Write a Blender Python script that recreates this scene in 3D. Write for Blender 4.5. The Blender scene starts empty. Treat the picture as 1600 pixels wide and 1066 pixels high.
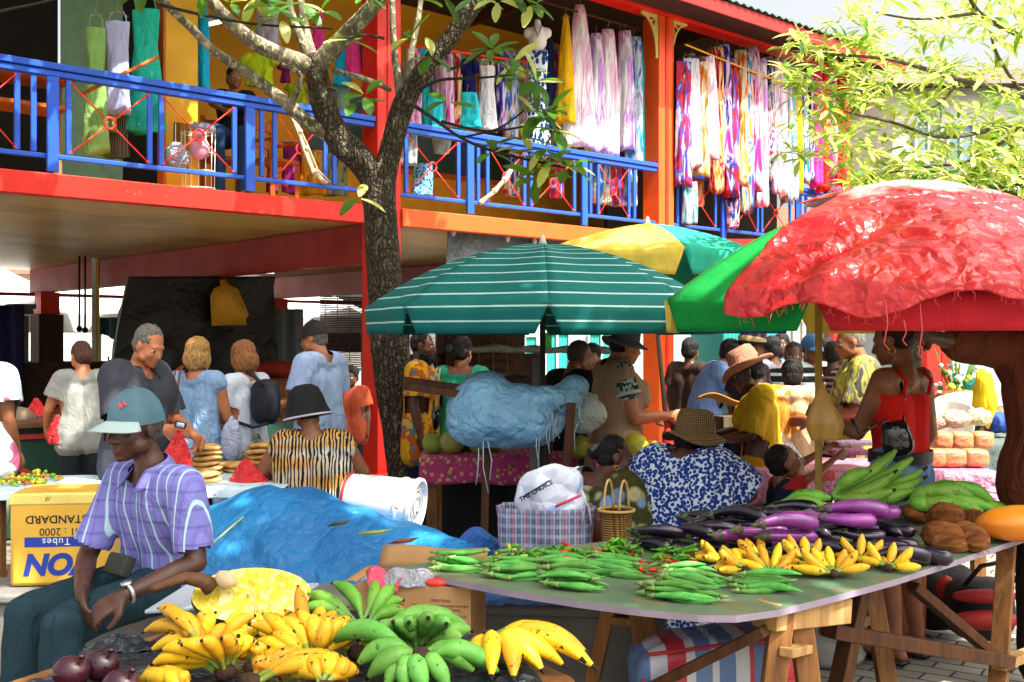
import bpy, bmesh, math, random
import numpy as np
from mathutils import Vector, Matrix, noise as mnoise
R = math.radians
rnd = random.Random(7)
SC = bpy.context.scene
COL = SC.collection
F, CX, CY, CH = 1700.0, 800.0, 530.0, 1.6      # pinhole of the photograph: focal length, vanishing centre, eye height

def P(u, v, d):
    return Vector(((u - CX) / F * d, d, CH - (v - CY) / F * d))
def PZ(u, v, z):
    return P(u, v, (CH - z) * F / (v - CY))
def hx(h, k=1.0):
    h = h.lstrip('#')
    c = [int(h[i:i + 2], 16) / 255 for i in (0, 2, 4)]
    return tuple(k * ((x / 12.92) if x <= .04045 else ((x + .055) / 1.055) ** 2.4) for x in c) + (1,)

# ---------------------------------------------------------------- materials
class Mat:
    def __init__(s, name, rough=.6, metal=0., spec=.4):
        s.m = bpy.data.materials.new(name); s.m.use_nodes = True
        s.nt = s.m.node_tree; s.b = s.nt.nodes['Principled BSDF']
        s.b.inputs['Roughness'].default_value = rough
        s.b.inputs['Metallic'].default_value = metal
        s.b.inputs['Specular IOR Level'].default_value = spec
        s._c = {}
    def n(s, t, **kw):
        x = s.nt.nodes.new(t)
        for k, v in kw.items(): setattr(x, k, v)
        return x
    def l(s, a, b): s.nt.links.new(a, b)
    def co(s, scale=(1, 1, 1), rot=(0, 0, 0), kind='Object'):
        k = (scale, rot, kind)
        if k not in s._c:
            t = s.n('ShaderNodeTexCoord'); m = s.n('ShaderNodeMapping')
            m.inputs['Scale'].default_value = scale; m.inputs['Rotation'].default_value = rot
            s.l(t.outputs[kind], m.inputs['Vector']); s._c[k] = m.outputs['Vector']
        return s._c[k]
    def noise(s, scale, vec=None, detail=4, dist=0., rough=.55):
        x = s.n('ShaderNodeTexNoise'); x.inputs['Scale'].default_value = scale
        x.inputs['Detail'].default_value = detail; x.inputs['Distortion'].default_value = dist
        x.inputs['Roughness'].default_value = rough
        s.l(vec if vec is not None else s.co(), x.inputs['Vector']); return x.outputs['Fac']
    def noisec(s, scale, vec=None, detail=3):
        x = s.n('ShaderNodeTexNoise'); x.inputs['Scale'].default_value = scale
        x.inputs['Detail'].default_value = detail
        s.l(vec if vec is not None else s.co(), x.inputs['Vector']); return x.outputs['Color']
    def wave(s, scale, vec=None, dist=0., detail=2, dscale=1., dirn='X', typ='BANDS'):
        x = s.n('ShaderNodeTexWave', wave_type=typ)
        if typ == 'BANDS': x.bands_direction = dirn
        x.inputs['Scale'].default_value = scale; x.inputs['Distortion'].default_value = dist
        x.inputs['Detail'].default_value = detail; x.inputs['Detail Scale'].default_value = dscale
        s.l(vec if vec is not None else s.co(), x.inputs['Vector']); return x.outputs['Fac']
    def voro(s, scale, vec=None, feature='F1', out='Distance', rand=1.):
        x = s.n('ShaderNodeTexVoronoi', feature=feature); x.inputs['Scale'].default_value = scale
        x.inputs['Randomness'].default_value = rand
        s.l(vec if vec is not None else s.co(), x.inputs['Vector']); return x.outputs[out]
    def ramp(s, fac, stops, const=False):
        x = s.n('ShaderNodeValToRGB'); cr = x.color_ramp
        if const: cr.interpolation = 'CONSTANT'
        while len(cr.elements) < len(stops): cr.elements.new(.5)
        for e, (p, c) in zip(cr.elements, stops):
            e.position = p
            e.color = c if len(c) == 4 else tuple(c) + (1,)
        s.l(fac, x.inputs['Fac']); return x.outputs['Color']
    def step(s, fac, at, w=.02):
        return s.ramp(fac, [(max(0, at - w), (0, 0, 0, 1)), (min(1, at + w), (1, 1, 1, 1))])
    def put(s, sock, v):
        if isinstance(v, (tuple, list, float, int)): sock.default_value = v
        else: s.l(v, sock)
    def mix(s, fac, a, b, mode='MIX'):
        x = s.n('ShaderNodeMix', data_type='RGBA', blend_type=mode)
        s.put(x.inputs[0], fac); s.put(x.inputs[6], a); s.put(x.inputs[7], b)
        return x.outputs[2]
    def math(s, op, a, b=0.):
        x = s.n('ShaderNodeMath', operation=op); s.put(x.inputs[0], a); s.put(x.inputs[1], b); return x.outputs[0]
    def sep(s, vec):
        x = s.n('ShaderNodeSeparateXYZ'); s.l(vec, x.inputs[0]); return x.outputs
    def base(s, c): s.put(s.b.inputs['Base Color'], c); return s
    def var(s, c, amt=.2, scale=6., detail=4):
        """colour with mottled value variation (the thing's own colour, dirt and wear)"""
        f = s.noise(scale, detail=detail)
        lo = tuple(x * (1 - amt) for x in c[:3]) + (1,); hi = tuple(min(1, x * (1 + amt)) for x in c[:3]) + (1,)
        return s.ramp(f, [(.3, lo), (.7, hi)])
    def bump(s, h, st=.3, dist=.02):
        x = s.n('ShaderNodeBump'); x.inputs['Strength'].default_value = st; x.inputs['Distance'].default_value = dist
        s.l(h, x.inputs['Height']); s.l(x.outputs[0], s.b.inputs['Normal']); return s
    def vary(s, c, amt=.25):
        """each object its own slightly lighter or darker colour"""
        oi = s.n('ShaderNodeObjectInfo'); h = s.n('ShaderNodeHueSaturation'); s.l(c, h.inputs['Color']); s.l(s.math('ADD', s.math('MULTIPLY', oi.outputs['Random'], amt * 2), 1 - amt), h.inputs['Value']); s.l(s.math('ADD', s.math('MULTIPLY', oi.outputs['Random'], .03), .485), h.inputs['Hue']); return h.outputs[0]
    def rough(s, v): s.put(s.b.inputs['Roughness'], v); return s
    def sss(s, w, rad=(.02, .008, .004)):
        s.b.inputs['Subsurface Weight'].default_value = w; s.b.inputs['Subsurface Radius'].default_value = rad; return s

MATS = {}
def plain(name, col, rough=.6, amt=.15, scale=7., bst=.15, bsc=60., metal=0., spec=.4, k=1.):
    if name in MATS: return MATS[name]
    m = Mat(name, rough, metal, spec); c = hx(col, k) if isinstance(col, str) else col
    m.base(m.var(c, amt, scale)).bump(m.noise(bsc), bst, .01)
    MATS[name] = m.m; return m.m
def reg(m, name): MATS[name] = m.m; return m.m
def cloth(name, col, amt=.12, fold=.5, rough=.85, k=1., fs=9.):
    if name in MATS: return MATS[name]
    m = Mat(name, rough, 0, .2); c = hx(col, k) if isinstance(col, str) else col
    m.base(m.var(c, amt, 5.))
    folds(m, fold, fs); return reg(m, name)
def folds(m, st=.5, fs=9.):
    """soft creases plus weave"""
    a = m.noise(fs, m.co((1, 1, .45)), 3, 1.2); b = m.noise(260, detail=1)
    h = m.math('ADD', m.math('MULTIPLY', a, 1.), m.math('MULTIPLY', b, .02))
    m.bump(h, st, .05)

# ---------------------------------------------------------------- mesh builder
class MB:
    def __init__(s): s.v = []; s.f = []; s.mi = []; s.uvs = None
    def add(s, vs, fs, mi=0):
        o = len(s.v); s.v.extend([Vector(x) for x in vs])
        for f in fs: s.f.append(tuple(i + o for i in f)); s.mi.append(mi)
        return s
    def box(s, c, size, rot=None, mi=0, taper=None):
        c = Vector(c); x, y, z = (k / 2 for k in size); vs = []
        for k, (sx, sy, sz) in enumerate([(-1, -1, -1), (1, -1, -1), (1, 1, -1), (-1, 1, -1), (-1, -1, 1), (1, -1, 1), (1, 1, 1), (-1, 1, 1)]):
            t = taper if (taper and sz > 0) else 1
            q = Vector((sx * x * t, sy * y * t, sz * z))
            if rot is not None: q = rot @ q
            vs.append(c + q)
        return s.add(vs, [(0, 3, 2, 1), (4, 5, 6, 7), (0, 1, 5, 4), (1, 2, 6, 5), (2, 3, 7, 6), (3, 0, 4, 7)], mi)
    def bar(s, p0, p1, w, h=None, up=(0, 0, 1), mi=0):
        p0 = Vector(p0); p1 = Vector(p1); h = h or w
        d = (p1 - p0); L = d.length; d.normalize(); up = Vector(up)
        if abs(d.dot(up)) > .98: up = Vector((0, 1, 0))
        x = d.cross(up).normalized(); z = x.cross(d)
        rot = Matrix((x, d, z)).transposed()
        return s.box((p0 + p1) / 2, (w, L, h), rot, mi)
    def tube(s, pts, rad, n=10, mi=0, cap=True, sq=None):
        pts = [Vector(p) for p in pts]; m = len(pts)
        if not hasattr(rad, '__len__'): rad = [rad] * m
        vs = []; fs = []; ref = None
        for i, p in enumerate(pts):
            t = (pts[min(i + 1, m - 1)] - pts[max(i - 1, 0)]).normalized()
            if ref is None:
                ref = Vector((0, 0, 1)) if abs(t.z) < .9 else Vector((1, 0, 0))
            ref = (ref - t * ref.dot(t)).normalized(); b = t.cross(ref)
            for k in range(n):
                a = 2 * math.pi * k / n; r = rad[i]
                if sq: r *= sq(a, i / (m - 1))
                vs.append(p + ref * (r * math.cos(a)) + b * (r * math.sin(a)))
        for i in range(m - 1):
            for k in range(n):
                k2 = (k + 1) % n
                fs.append((i * n + k, i * n + k2, (i + 1) * n + k2, (i + 1) * n + k))
        if cap: fs += [tuple(range(n))[::-1], tuple(range((m - 1) * n, m * n))]
        return s.add(vs, fs, mi)
    def ball(s, c, r, nu=14, nv=9, rot=None, mi=0, f=None):
        c = Vector(c); r = Vector((r, r, r)) if not hasattr(r, '__len__') else Vector(r)
        vs = []; fs = []
        for j in range(nv + 1):
            ph = math.pi * j / nv
            for i in range(nu):
                th = 2 * math.pi * i / nu
                q = Vector((math.sin(ph) * math.cos(th), math.sin(ph) * math.sin(th), math.cos(ph)))
                k = f(q) if f else 1
                q = Vector((q.x * r.x, q.y * r.y, q.z * r.z)) * k
                vs.append(c + (rot @ q if rot is not None else q))
        for j in range(nv):
            for i in range(nu):
                i2 = (i + 1) % nu
                fs.append((j * nu + i, (j + 1) * nu + i, (j + 1) * nu + i2, j * nu + i2))
        return s.add(vs, fs, mi)
    def cap(s, p0, r0, p1, r1, n=12):
        """closed tapered capsule"""
        p0 = Vector(p0); p1 = Vector(p1); d = p1 - p0
        if d.length < 1e-5: return s.ball(p0, max(r0, r1))
        d.normalize(); pts = []; rad = []
        for a in (-1, -.92, -.7, -.38): pts.append(p0 + d * r0 * a); rad.append(max(r0 * math.sqrt(max(0, 1 - a * a)), r0 * .05))
        for t in (0, .33, .67, 1): pts.append(p0.lerp(p1, t)); rad.append(r0 + (r1 - r0) * t)
        for a in (.38, .7, .92, 1): pts.append(p1 + d * r1 * a); rad.append(max(r1 * math.sqrt(max(0, 1 - a * a)), r1 * .05))
        return s.tube(pts, rad, n)
    def lathe(s, prof, c=(0, 0, 0), n=24, rot=None, mi=0, f=None):
        """profile [(r,z)] turned round z; f(a, r, z) -> (r, z)"""
        c = Vector(c); vs = []; fs = []; m = len(prof)
        for (r, z) in prof:
            for k in range(n):
                a = 2 * math.pi * k / n; rr, zz = f(a, r, z) if f else (r, z)
                q = Vector((rr * math.cos(a), rr * math.sin(a), zz)); vs.append(c + (rot @ q if rot is not None else q))
        for i in range(m - 1):
            for k in range(n):
                k2 = (k + 1) % n; fs.append((i * n + k, i * n + k2, (i + 1) * n + k2, (i + 1) * n + k))
        return s.add(vs, fs, mi)
    def grid(s, fn, nu, nv, mi=0, close_u=False):
        vs = [fn(i / (nu if close_u else nu - 1), j / (nv - 1)) for j in range(nv) for i in range(nu)]
        fs = []
        for j in range(nv - 1):
            for i in range(nu if close_u else nu - 1):
                i2 = (i + 1) % nu
                fs.append((j * nu + i, j * nu + i2, (j + 1) * nu + i2, (j + 1) * nu + i))
        return s.add(vs, fs, mi)
    def sheet(s, fn, nu, nv, th=.004, mi=0):
        """a sheet with real thickness: fn(u,v) front, offset along normal for the back, rim closed"""
        vs = [Vector(fn(i / (nu - 1), j / (nv - 1))) for j in range(nv) for i in range(nu)]
        nrm = []
        for j in range(nv):
            for i in range(nu):
                a = vs[j * nu + min(i + 1, nu - 1)] - vs[j * nu + max(i - 1, 0)]
                b = vs[min(j + 1, nv - 1) * nu + i] - vs[max(j - 1, 0) * nu + i]
                q = a.cross(b); nrm.append(q.normalized() if q.length > 1e-9 else Vector((0, 0, 1)))
        N = nu * nv; back = [p + q * th for p, q in zip(vs, nrm)]; fs = []
        for j in range(nv - 1):
            for i in range(nu - 1):
                a, b, c, d = j * nu + i, j * nu + i + 1, (j + 1) * nu + i + 1, (j + 1) * nu + i
                fs.append((d, c, b, a)); fs.append((a + N, b + N, c + N, d + N))
        rim = [i for i in range(nu)] + [j * nu + nu - 1 for j in range(1, nv)] + [(nv - 1) * nu + i for i in range(nu - 2, -1, -1)] + [j * nu for j in range(nv - 2, 0, -1)]
        for k in range(len(rim)):
            a, b = rim[k], rim[(k + 1) % len(rim)]; fs.append((a, b, b + N, a + N))
        return s.add(vs + back, fs, mi)
    def prism(s, poly, z0, z1, mi=0, M=None):
        n = len(poly); vs = [Vector((x, y, z0)) for x, y in poly] + [Vector((x, y, z1)) for x, y in poly]
        if M is not None: vs = [M @ q for q in vs]
        fs = [tuple(range(n))[::-1], tuple(range(n, 2 * n))] + [(i, (i + 1) % n, (i + 1) % n + n, i + n) for i in range(n)]
        return s.add(vs, fs, mi)
    def mesh(s, name, mats, M=None, smooth=True):
        me = bpy.data.meshes.new(name)
        vs = [M @ q for q in s.v] if M is not None else s.v
        me.from_pydata([tuple(q) for q in vs], [], s.f)
        for m in (mats if isinstance(mats, (list, tuple)) else [mats]): me.materials.append(m)
        if me.polygons:
            me.polygons.foreach_set('material_index', s.mi)
            me.polygons.foreach_set('use_smooth', [smooth] * len(me.polygons))
        me.update(); return me
    def build(s, name, mats, parent=None, smooth=True, origin=None, sharp=None, bevel=0, subd=0):
        M = None
        if parent is not None: M = root_M(parent).inverted()
        else:
            if origin is None:
                a = np.array([tuple(q) for q in s.v]); origin = (a[:, 0].mean(), a[:, 1].mean(), a[:, 2].min())
            M = Matrix.Translation(-Vector(origin))
        me = s.mesh(name, mats, M, smooth)
        if smooth and sharp: me.set_sharp_from_angle(angle=R(sharp))
        o = bpy.data.objects.new(name, me); COL.objects.link(o)
        if parent is not None: o.parent = parent; ROOTM[o.name] = root_M(parent)
        else: o.location = origin; ROOTM[o.name] = Matrix.Translation(Vector(origin))
        if bevel:
            b = o.modifiers.new('bevel', 'BEVEL'); b.width = bevel; b.segments = 2; b.limit_method = 'ANGLE'; b.angle_limit = R(40)
        if subd:
            b = o.modifiers.new('subd', 'SUBSURF'); b.levels = subd; b.render_levels = subd
        return o
ROOTM = {}
def root_M(o): return ROOTM[o.name]
def tag(o, label=None, cat=None, group=None, kind=None):
    if label: o['label'] = label
    if cat: o['category'] = cat
    if group: o['group'] = group
    if kind: o['kind'] = kind
    return o
def thing(name, label, cat, loc=(0, 0, 0), rotz=0., group=None, M=None):
    o = bpy.data.objects.new(name, None); COL.objects.link(o); o.empty_display_size = .1
    if M is None: M = Matrix.Translation(Vector(loc)) @ Matrix.Rotation(rotz, 4, 'Z')
    o.matrix_basis = M; ROOTM[o.name] = M.copy()
    return tag(o, label, cat, group)
def kids(o): return [c for c in COL.objects if c.parent == o]
KIDS = {}
def copy_tree(o, M=None, label=None, group=None):
    if o.name not in KIDS: KIDS[o.name] = kids(o)
    c = o.copy(); COL.objects.link(c)
    if M is not None: c.matrix_basis = M
    if label: c['label'] = label
    if group: c['group'] = group
    for ch in KIDS[o.name]:
        d = ch.copy(); COL.objects.link(d); d.parent = c
        if ch.name not in KIDS: KIDS[ch.name] = kids(ch)
        for g in KIDS[ch.name]:
            e = g.copy(); COL.objects.link(e); e.parent = d
    return c
def TRS(loc, rz=0., rx=0., ry=0., s=1.):
    S = Matrix.Diagonal((s, s, s, 1)) if not hasattr(s, '__len__') else Matrix.Diagonal((s[0], s[1], s[2], 1))
    return Matrix.Translation(Vector(loc)) @ Matrix.Rotation(rz, 4, 'Z') @ Matrix.Rotation(ry, 4, 'Y') @ Matrix.Rotation(rx, 4, 'X') @ S
def lerp(a, b, t): return a + (b - a) * t
def struct(o): o['kind'] = 'structure'; return o

def remeshed(mb, vox, smooth=2, fac=.5):
    """union of closed pieces into one continuous surface"""
    me = mb.mesh('tmp', [], None)
    o = bpy.data.objects.new('tmp', me); COL.objects.link(o)
    md = o.modifiers.new('r', 'REMESH'); md.mode = 'VOXEL'; md.voxel_size = vox
    dg = bpy.context.evaluated_depsgraph_get(); ev = o.evaluated_get(dg)
    m2 = ev.to_mesh()
    nv = len(m2.vertices); co = np.empty(nv * 3); m2.vertices.foreach_get('co', co); co = co.reshape(-1, 3)
    faces = [tuple(p.vertices) for p in m2.polygons]
    ne = len(m2.edges); ed = np.empty(ne * 2, dtype=np.int64); m2.edges.foreach_get('vertices', ed); ed = ed.reshape(-1, 2)
    ev.to_mesh_clear(); bpy.data.objects.remove(o); bpy.data.meshes.remove(me)
    cnt = np.bincount(ed.ravel(), minlength=nv).reshape(-1, 1).clip(1)
    for k in range(smooth):
        acc = np.zeros_like(co)
        for ax in range(3):
            acc[:, ax] = np.bincount(ed[:, 0], co[ed[:, 1], ax], nv) + np.bincount(ed[:, 1], co[ed[:, 0], ax], nv)
        f = fac if k % 2 == 0 else fac * .9
        co = co + f * (acc / cnt - co)
    return co, faces
def mesh_obj(name, co, faces, mats, parent, midx=None):
    M = np.array(root_M(parent).inverted())
    c = co @ M[:3, :3].T + M[:3, 3]
    me = bpy.data.meshes.new(name); me.from_pydata(c.tolist(), [], faces)
    for m in (mats if isinstance(mats, (list, tuple)) else [mats]): me.materials.append(m)
    me.polygons.foreach_set('use_smooth', [True] * len(me.polygons))
    if midx is not None: me.polygons.foreach_set('material_index', midx)
    me.update(); o = bpy.data.objects.new(name, me); COL.objects.link(o); o.parent = parent
    ROOTM[o.name] = root_M(parent); return o
def fold_noise(co, amp, f=7., fz=3.):
    n = np.empty(len(co))
    for i, p in enumerate(co): n[i] = mnoise.noise((p[0] * f, p[1] * f, p[2] * fz)) + .5 * mnoise.noise((p[0] * f * 2.3 + 5, p[1] * f * 2.3, p[2] * fz * 2.1))
    return n * amp
def vnormals(co, faces):
    f = np.array([q[:3] for q in faces]); nn = np.cross(co[f[:, 1]] - co[f[:, 0]], co[f[:, 2]] - co[f[:, 0]])
    out = np.zeros_like(co)
    for k in range(3): np.add.at(out, f[:, k], nn)
    return out / np.linalg.norm(out, axis=1, keepdims=True).clip(1e-9)
def lettering(text, parent, mat, pos, size, rot, depth=.0006, align='CENTER', name='lettering', shear=0., spacing=1., bold=0.):
    """real letters lying on a surface; rot is a 3x3 (x along the line, y up the letter, z out of the surface)"""
    cu = bpy.data.curves.new('t', 'FONT'); cu.body = text; cu.size = size; cu.align_x = align; cu.extrude = depth; cu.shear = shear; cu.space_character = spacing; cu.offset = bold
    o = bpy.data.objects.new('t', cu); COL.objects.link(o)
    ev = o.evaluated_get(bpy.context.evaluated_depsgraph_get()); me = bpy.data.meshes.new_from_object(ev)
    bpy.data.objects.remove(o)
    me.name = name; me.materials.clear(); me.materials.append(mat)
    T = root_M(parent).inverted() @ Matrix.Translation(Vector(pos)) @ rot.to_4x4()
    me.transform(T); q = bpy.data.objects.new(name, me); COL.objects.link(q); q.parent = parent; ROOTM[q.name] = root_M(parent)
    return q

_cr = random.Random(77); CRD = [(Vector((_cr.gauss(0, 1), _cr.gauss(0, 1), _cr.gauss(0, 1))).normalized(), _cr.uniform(.6, 1.7), _cr.uniform(0, 9)) for _ in range(9)]
def crumple(p, f=6., warp=.25):
    """creased sheeting: folded triangle waves along several directions, gently warped; about -1..1"""
    q = p + warp / f * 3 * Vector((mnoise.noise(p * f * .4), mnoise.noise(p * f * .4 + Vector((7, 3, 1))), mnoise.noise(p * f * .4 + Vector((2, 9, 5))))); h = 0.
    for k, (d, w, o) in enumerate(CRD):
        x = q.dot(d) * f * w + o; t = abs((x % 2) - 1) * 2 - 1; m = mnoise.noise(q * f * .35 + Vector((o, k, 0))); h += t * max(0, .25 + 1.3 * m) / w
    return h * .42
# ---------------------------------------------------------------- camera, sun, sky
cam = bpy.data.cameras.new('camera'); camo = bpy.data.objects.new('camera', cam); COL.objects.link(camo)
cam.sensor_width = 36; cam.lens = F / 1600 * 36; camo.location = (0, 0, CH); camo.rotation_euler = (R(90), 0, 0)
cam.shift_y = (CY - 533) / 1600; cam.shift_x = 0; cam.clip_end = 500; cam.clip_start = .05
SC.camera = camo
SUN_DIR = Vector((.40, -.34, .85)).normalized()     # towards the sun
w = bpy.data.worlds.new('World'); SC.world = w; w.use_nodes = True
sky = w.node_tree.nodes.new('ShaderNodeTexSky'); sky.sky_type = 'NISHITA'; sky.sun_disc = False
el = math.asin(SUN_DIR.z); sky.sun_elevation = el; sky.sun_rotation = math.atan2(SUN_DIR.x, SUN_DIR.y); sky.dust_density = 8.; sky.air_density = 1.; sky.ozone_density = 1.
bg = w.node_tree.nodes['Background']; bg.inputs['Strength'].default_value = .15
# hazy, nearly white tropical sky: most of the blue is washed out
bw = w.node_tree.nodes.new('ShaderNodeRGBToBW'); mxs = w.node_tree.nodes.new('ShaderNodeMix'); mxs.data_type = 'RGBA'; mxs.inputs[0].default_value = .62
gn = w.node_tree.nodes.new('ShaderNodeMix'); gn.data_type = 'RGBA'; gn.blend_type = 'MULTIPLY'; gn.inputs[0].default_value = 1.; gn.inputs[7].default_value = (1.52, 1.45, 1.36, 1)
w.node_tree.links.new(sky.outputs[0], bw.inputs[0]); w.node_tree.links.new(bw.outputs[0], gn.inputs[6]); w.node_tree.links.new(sky.outputs[0], mxs.inputs[6]); w.node_tree.links.new(gn.outputs[2], mxs.inputs[7]); w.node_tree.links.new(mxs.outputs[2], bg.inputs['Color'])
sl = bpy.data.lights.new('sun', 'SUN'); sl.energy = 5.; sl.angle = R(.5); sl.color = (1, .95, .86)
so = bpy.data.objects.new('sun', sl); COL.objects.link(so); so.rotation_euler = SUN_DIR.to_track_quat('Z', 'Y').to_euler(); so.location = SUN_DIR * 40
vs = SC.view_settings; vs.view_transform = 'Standard'; vs.look = 'None'; vs.exposure = 1.33; vs.gamma = 1; vs.use_curve_mapping = False
SC.cycles.use_denoising = True
try: SC.cycles.denoiser = 'OPENIMAGEDENOISE'
except Exception: pass
SC.cycles.max_bounces = 6; SC.cycles.diffuse_bounces = 4; SC.cycles.glossy_bounces = 2; SC.cycles.transmission_bounces = 4; SC.cycles.transparent_max_bounces = 8
SC.cycles.caustics_reflective = False; SC.cycles.caustics_refractive = False; SC.cycles.sample_clamp_indirect = 6

# ground: interlocking grey pavers
def pavers():
    m = Mat('grey pavers', .9, 0, .25); v = m.co((1, 1, 1), (0, 0, R(35)))
    b = m.n('ShaderNodeTexBrick'); b.inputs['Scale'].default_value = 1.; b.inputs['Brick Width'].default_value = .22; b.inputs['Row Height'].default_value = .11; b.inputs['Mortar Size'].default_value = .008; b.inputs['Mortar Smooth'].default_value = .4
    b.inputs['Color1'].default_value = hx('#86837a'); b.inputs['Color2'].default_value = hx('#a09c90'); b.inputs['Mortar'].default_value = hx('#2f2d2a'); b.inputs['Bias'].default_value = -.2
    vv = m.mix(.03, v, m.noisec(5.)); m.l(vv, b.inputs['Vector'])
    n = m.noise(1.5, detail=6); c = m.mix(m.math('MULTIPLY', n, .6), b.outputs['Color'], hx('#5d594f'))
    m.base(c); x = m.math('SUBTRACT', 1., b.outputs['Fac']); m.bump(m.math('ADD', x, m.math('MULTIPLY', m.noise(60), .3)), .5, .012); return m.m
g = MB(); g.grid(lambda u, v: Vector((-70 + 140 * u, -20 + 160 * v, .012 * mnoise.noise((u * 60, v * 60, 0)) - .012)), 90, 90)
struct(g.build('ground', pavers(), origin=(0, 0, 0)))
# ---------------------------------------------------------------- named materials
def skin_mat(name, col, k=1.):
    m = Mat(name, .42, 0, .45); c = hx(col, k)
    f = m.noise(9., detail=5); f2 = m.noise(60)
    lo = tuple(x * .68 for x in c[:3]) + (1,); hi = (min(1, c[0] * 1.22), min(1, c[1] * 1.12), min(1, c[2] * 1.1), 1)
    m.base(m.ramp(f, [(.3, lo), (.7, hi)])).bump(m.math('ADD', f2, m.math('MULTIPLY', m.noise(240.), .6)), .22, .004).sss(.06); m.rough(m.ramp(m.noise(14., detail=4), [(.3, (.30,) * 3 + (1,)), (.7, (.55,) * 3 + (1,))]))
    return reg(m, name)
SK_DEEP = skin_mat('skin deep', '#4a2e22'); SK_DARK = skin_mat('skin dark', '#5e3a28'); SK_BROWN = skin_mat('skin brown', '#8a5738')
SK_TAN = skin_mat('skin tan', '#b5744f'); SK_PALE = skin_mat('skin pale', '#c98a68')
EYE = plain('eye white', '#c9c2b8', .3, .03); IRIS = plain('iris', '#1a0f0a', .2, .05)
LIPS = {SK_DEEP: plain('lips deep', '#5a3029', .4), SK_DARK: plain('lips dark', '#6e3b33', .4), SK_BROWN: plain('lips brown', '#8a4a40', .4), SK_TAN: plain('lips tan', '#a85f52', .4), SK_PALE: plain('lips pale', '#b8665c', .4)}

def hair_mat(name, col, sc=90.):
    m = Mat(name, .55, 0, .3); c = hx(col)
    v = m.co((1, 1, .35)); f = m.noise(sc, v, 3, .6)
    m.base(m.ramp(f, [(.3, tuple(x * .55 for x in c[:3]) + (1,)), (.7, tuple(min(1, x * 1.5) for x in c[:3]) + (1,))])).bump(f, .9, .02)
    return reg(m, name)
H_BLACK = hair_mat('hair black', '#15110f'); H_GREY = hair_mat('hair grey', '#6b6560'); H_BLOND = hair_mat('hair blond', '#a77c47')
H_GING = hair_mat('hair light brown', '#8f5d35'); H_BROWN = hair_mat('hair brown', '#4f3226'); H_SALT = hair_mat('hair greying', '#4a443f')

def plaid_shirt():
    m = Mat('lilac checked cotton', .8, 0, .2)
    x, y, z = m.sep(m.co())[0:3]
    base = m.var(hx('#7c7ac0'), .12, 6)
    v = m.wave(6.2, m.co((1, .75, 0)), .25, 1, 1.); vs = m.step(v, .965, .02)
    v2 = m.wave(6.2, m.co((1, .75, 0), (0, 0, .02)), .25, 1, 1.); dk = m.step(m.math('SUBTRACT', 1, v2), .93, .03)
    h = m.wave(5.0, m.co((0, 0, 1)), .2, 1, 1., 'Z'); hs = m.step(h, .93, .04)
    c = m.mix(m.math('MULTIPLY', hs, .45), base, hx('#4f4490'))
    c = m.mix(m.math('MULTIPLY', dk, .35), c, hx('#5a4da0'))
    c = m.mix(m.math('MULTIPLY', vs, .85), c, hx('#b9e2e6'))
    m.base(c); folds(m, .55, 8); return reg(m, 'plaid')
MAT_PLAID = plaid_shirt()

def tiger():
    m = Mat('tiger print cotton', .85, 0, .2)
    w = m.wave(15., m.co((1, 1, .16)), 7., 3, 1.6); st = m.step(w, .42, .06)
    z = m.noise(3.2, m.co((.25, .25, 1.6)), 1)
    bg = m.ramp(z, [(.40, hx('#b9b7ad')), (.50, hx('#c08a35')), (.58, hx('#bdb9ad'))])
    m.base(m.mix(st, hx('#191512'), bg)); folds(m, .4); return reg(m, 'tiger')
def spots(name, bgc, fgc, sc=60., at=.42, vec=(1, 1, 1)):
    m = Mat(name, .85, 0, .2); d = m.voro(sc, m.co(vec)); st = m.step(d, at, .06)
    m.base(m.mix(st, bgc if len(bgc) == 4 else hx(bgc), fgc)); folds(m, .4); return reg(m, name)
def blobs(name, cols, sc=7., fold=.4, dist=.6, const=True, vec=(1, 1, 1)):
    """large print of irregular patches"""
    m = Mat(name, .85, 0, .2); f = m.noise(sc, m.co(vec), 2, dist)
    n = len(cols); lo, hi = .3, .7
    m.base(m.ramp(f, [(lo + (hi - lo) * i / n if i else 0., hx(c)) for i, c in enumerate(cols)], const)); folds(m, fold); return reg(m, name)
def floral():
    m = Mat('floral dress', .85, 0, .2)
    vec = m.co(); c = m.voro(11., vec, out='Color'); d = m.voro(11., vec)
    r, g, b = m.sep(c)[0:3]
    pet = m.ramp(r, [(0, hx('#5d8fc0')), (.3, hx('#9a9a3e')), (.55, hx('#b9a866')), (.8, hx('#3f6ea8'))], True)
    ed = m.step(d, .46, .08); n = m.noise(40)
    dark = m.mix(n, hx('#171a18'), hx('#5a5a2a'))
    m.base(m.mix(ed, m.mix(.25, pet, m.noisec(30)), dark)); folds(m, .4); return reg(m, 'floral')
def stripes(name, cols, sc, dirn='Z', dist=.3, vec=(1, 1, 1), fold=.35, rough=.8):
    m = Mat(name, rough, 0, .25); w = m.wave(sc, m.co(vec), dist, 1, 1., dirn)
    n = len(cols); m.base(m.ramp(w, [(i / n, hx(c)) for i, c in enumerate(cols)], True)); folds(m, fold); return reg(m, name)
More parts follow.
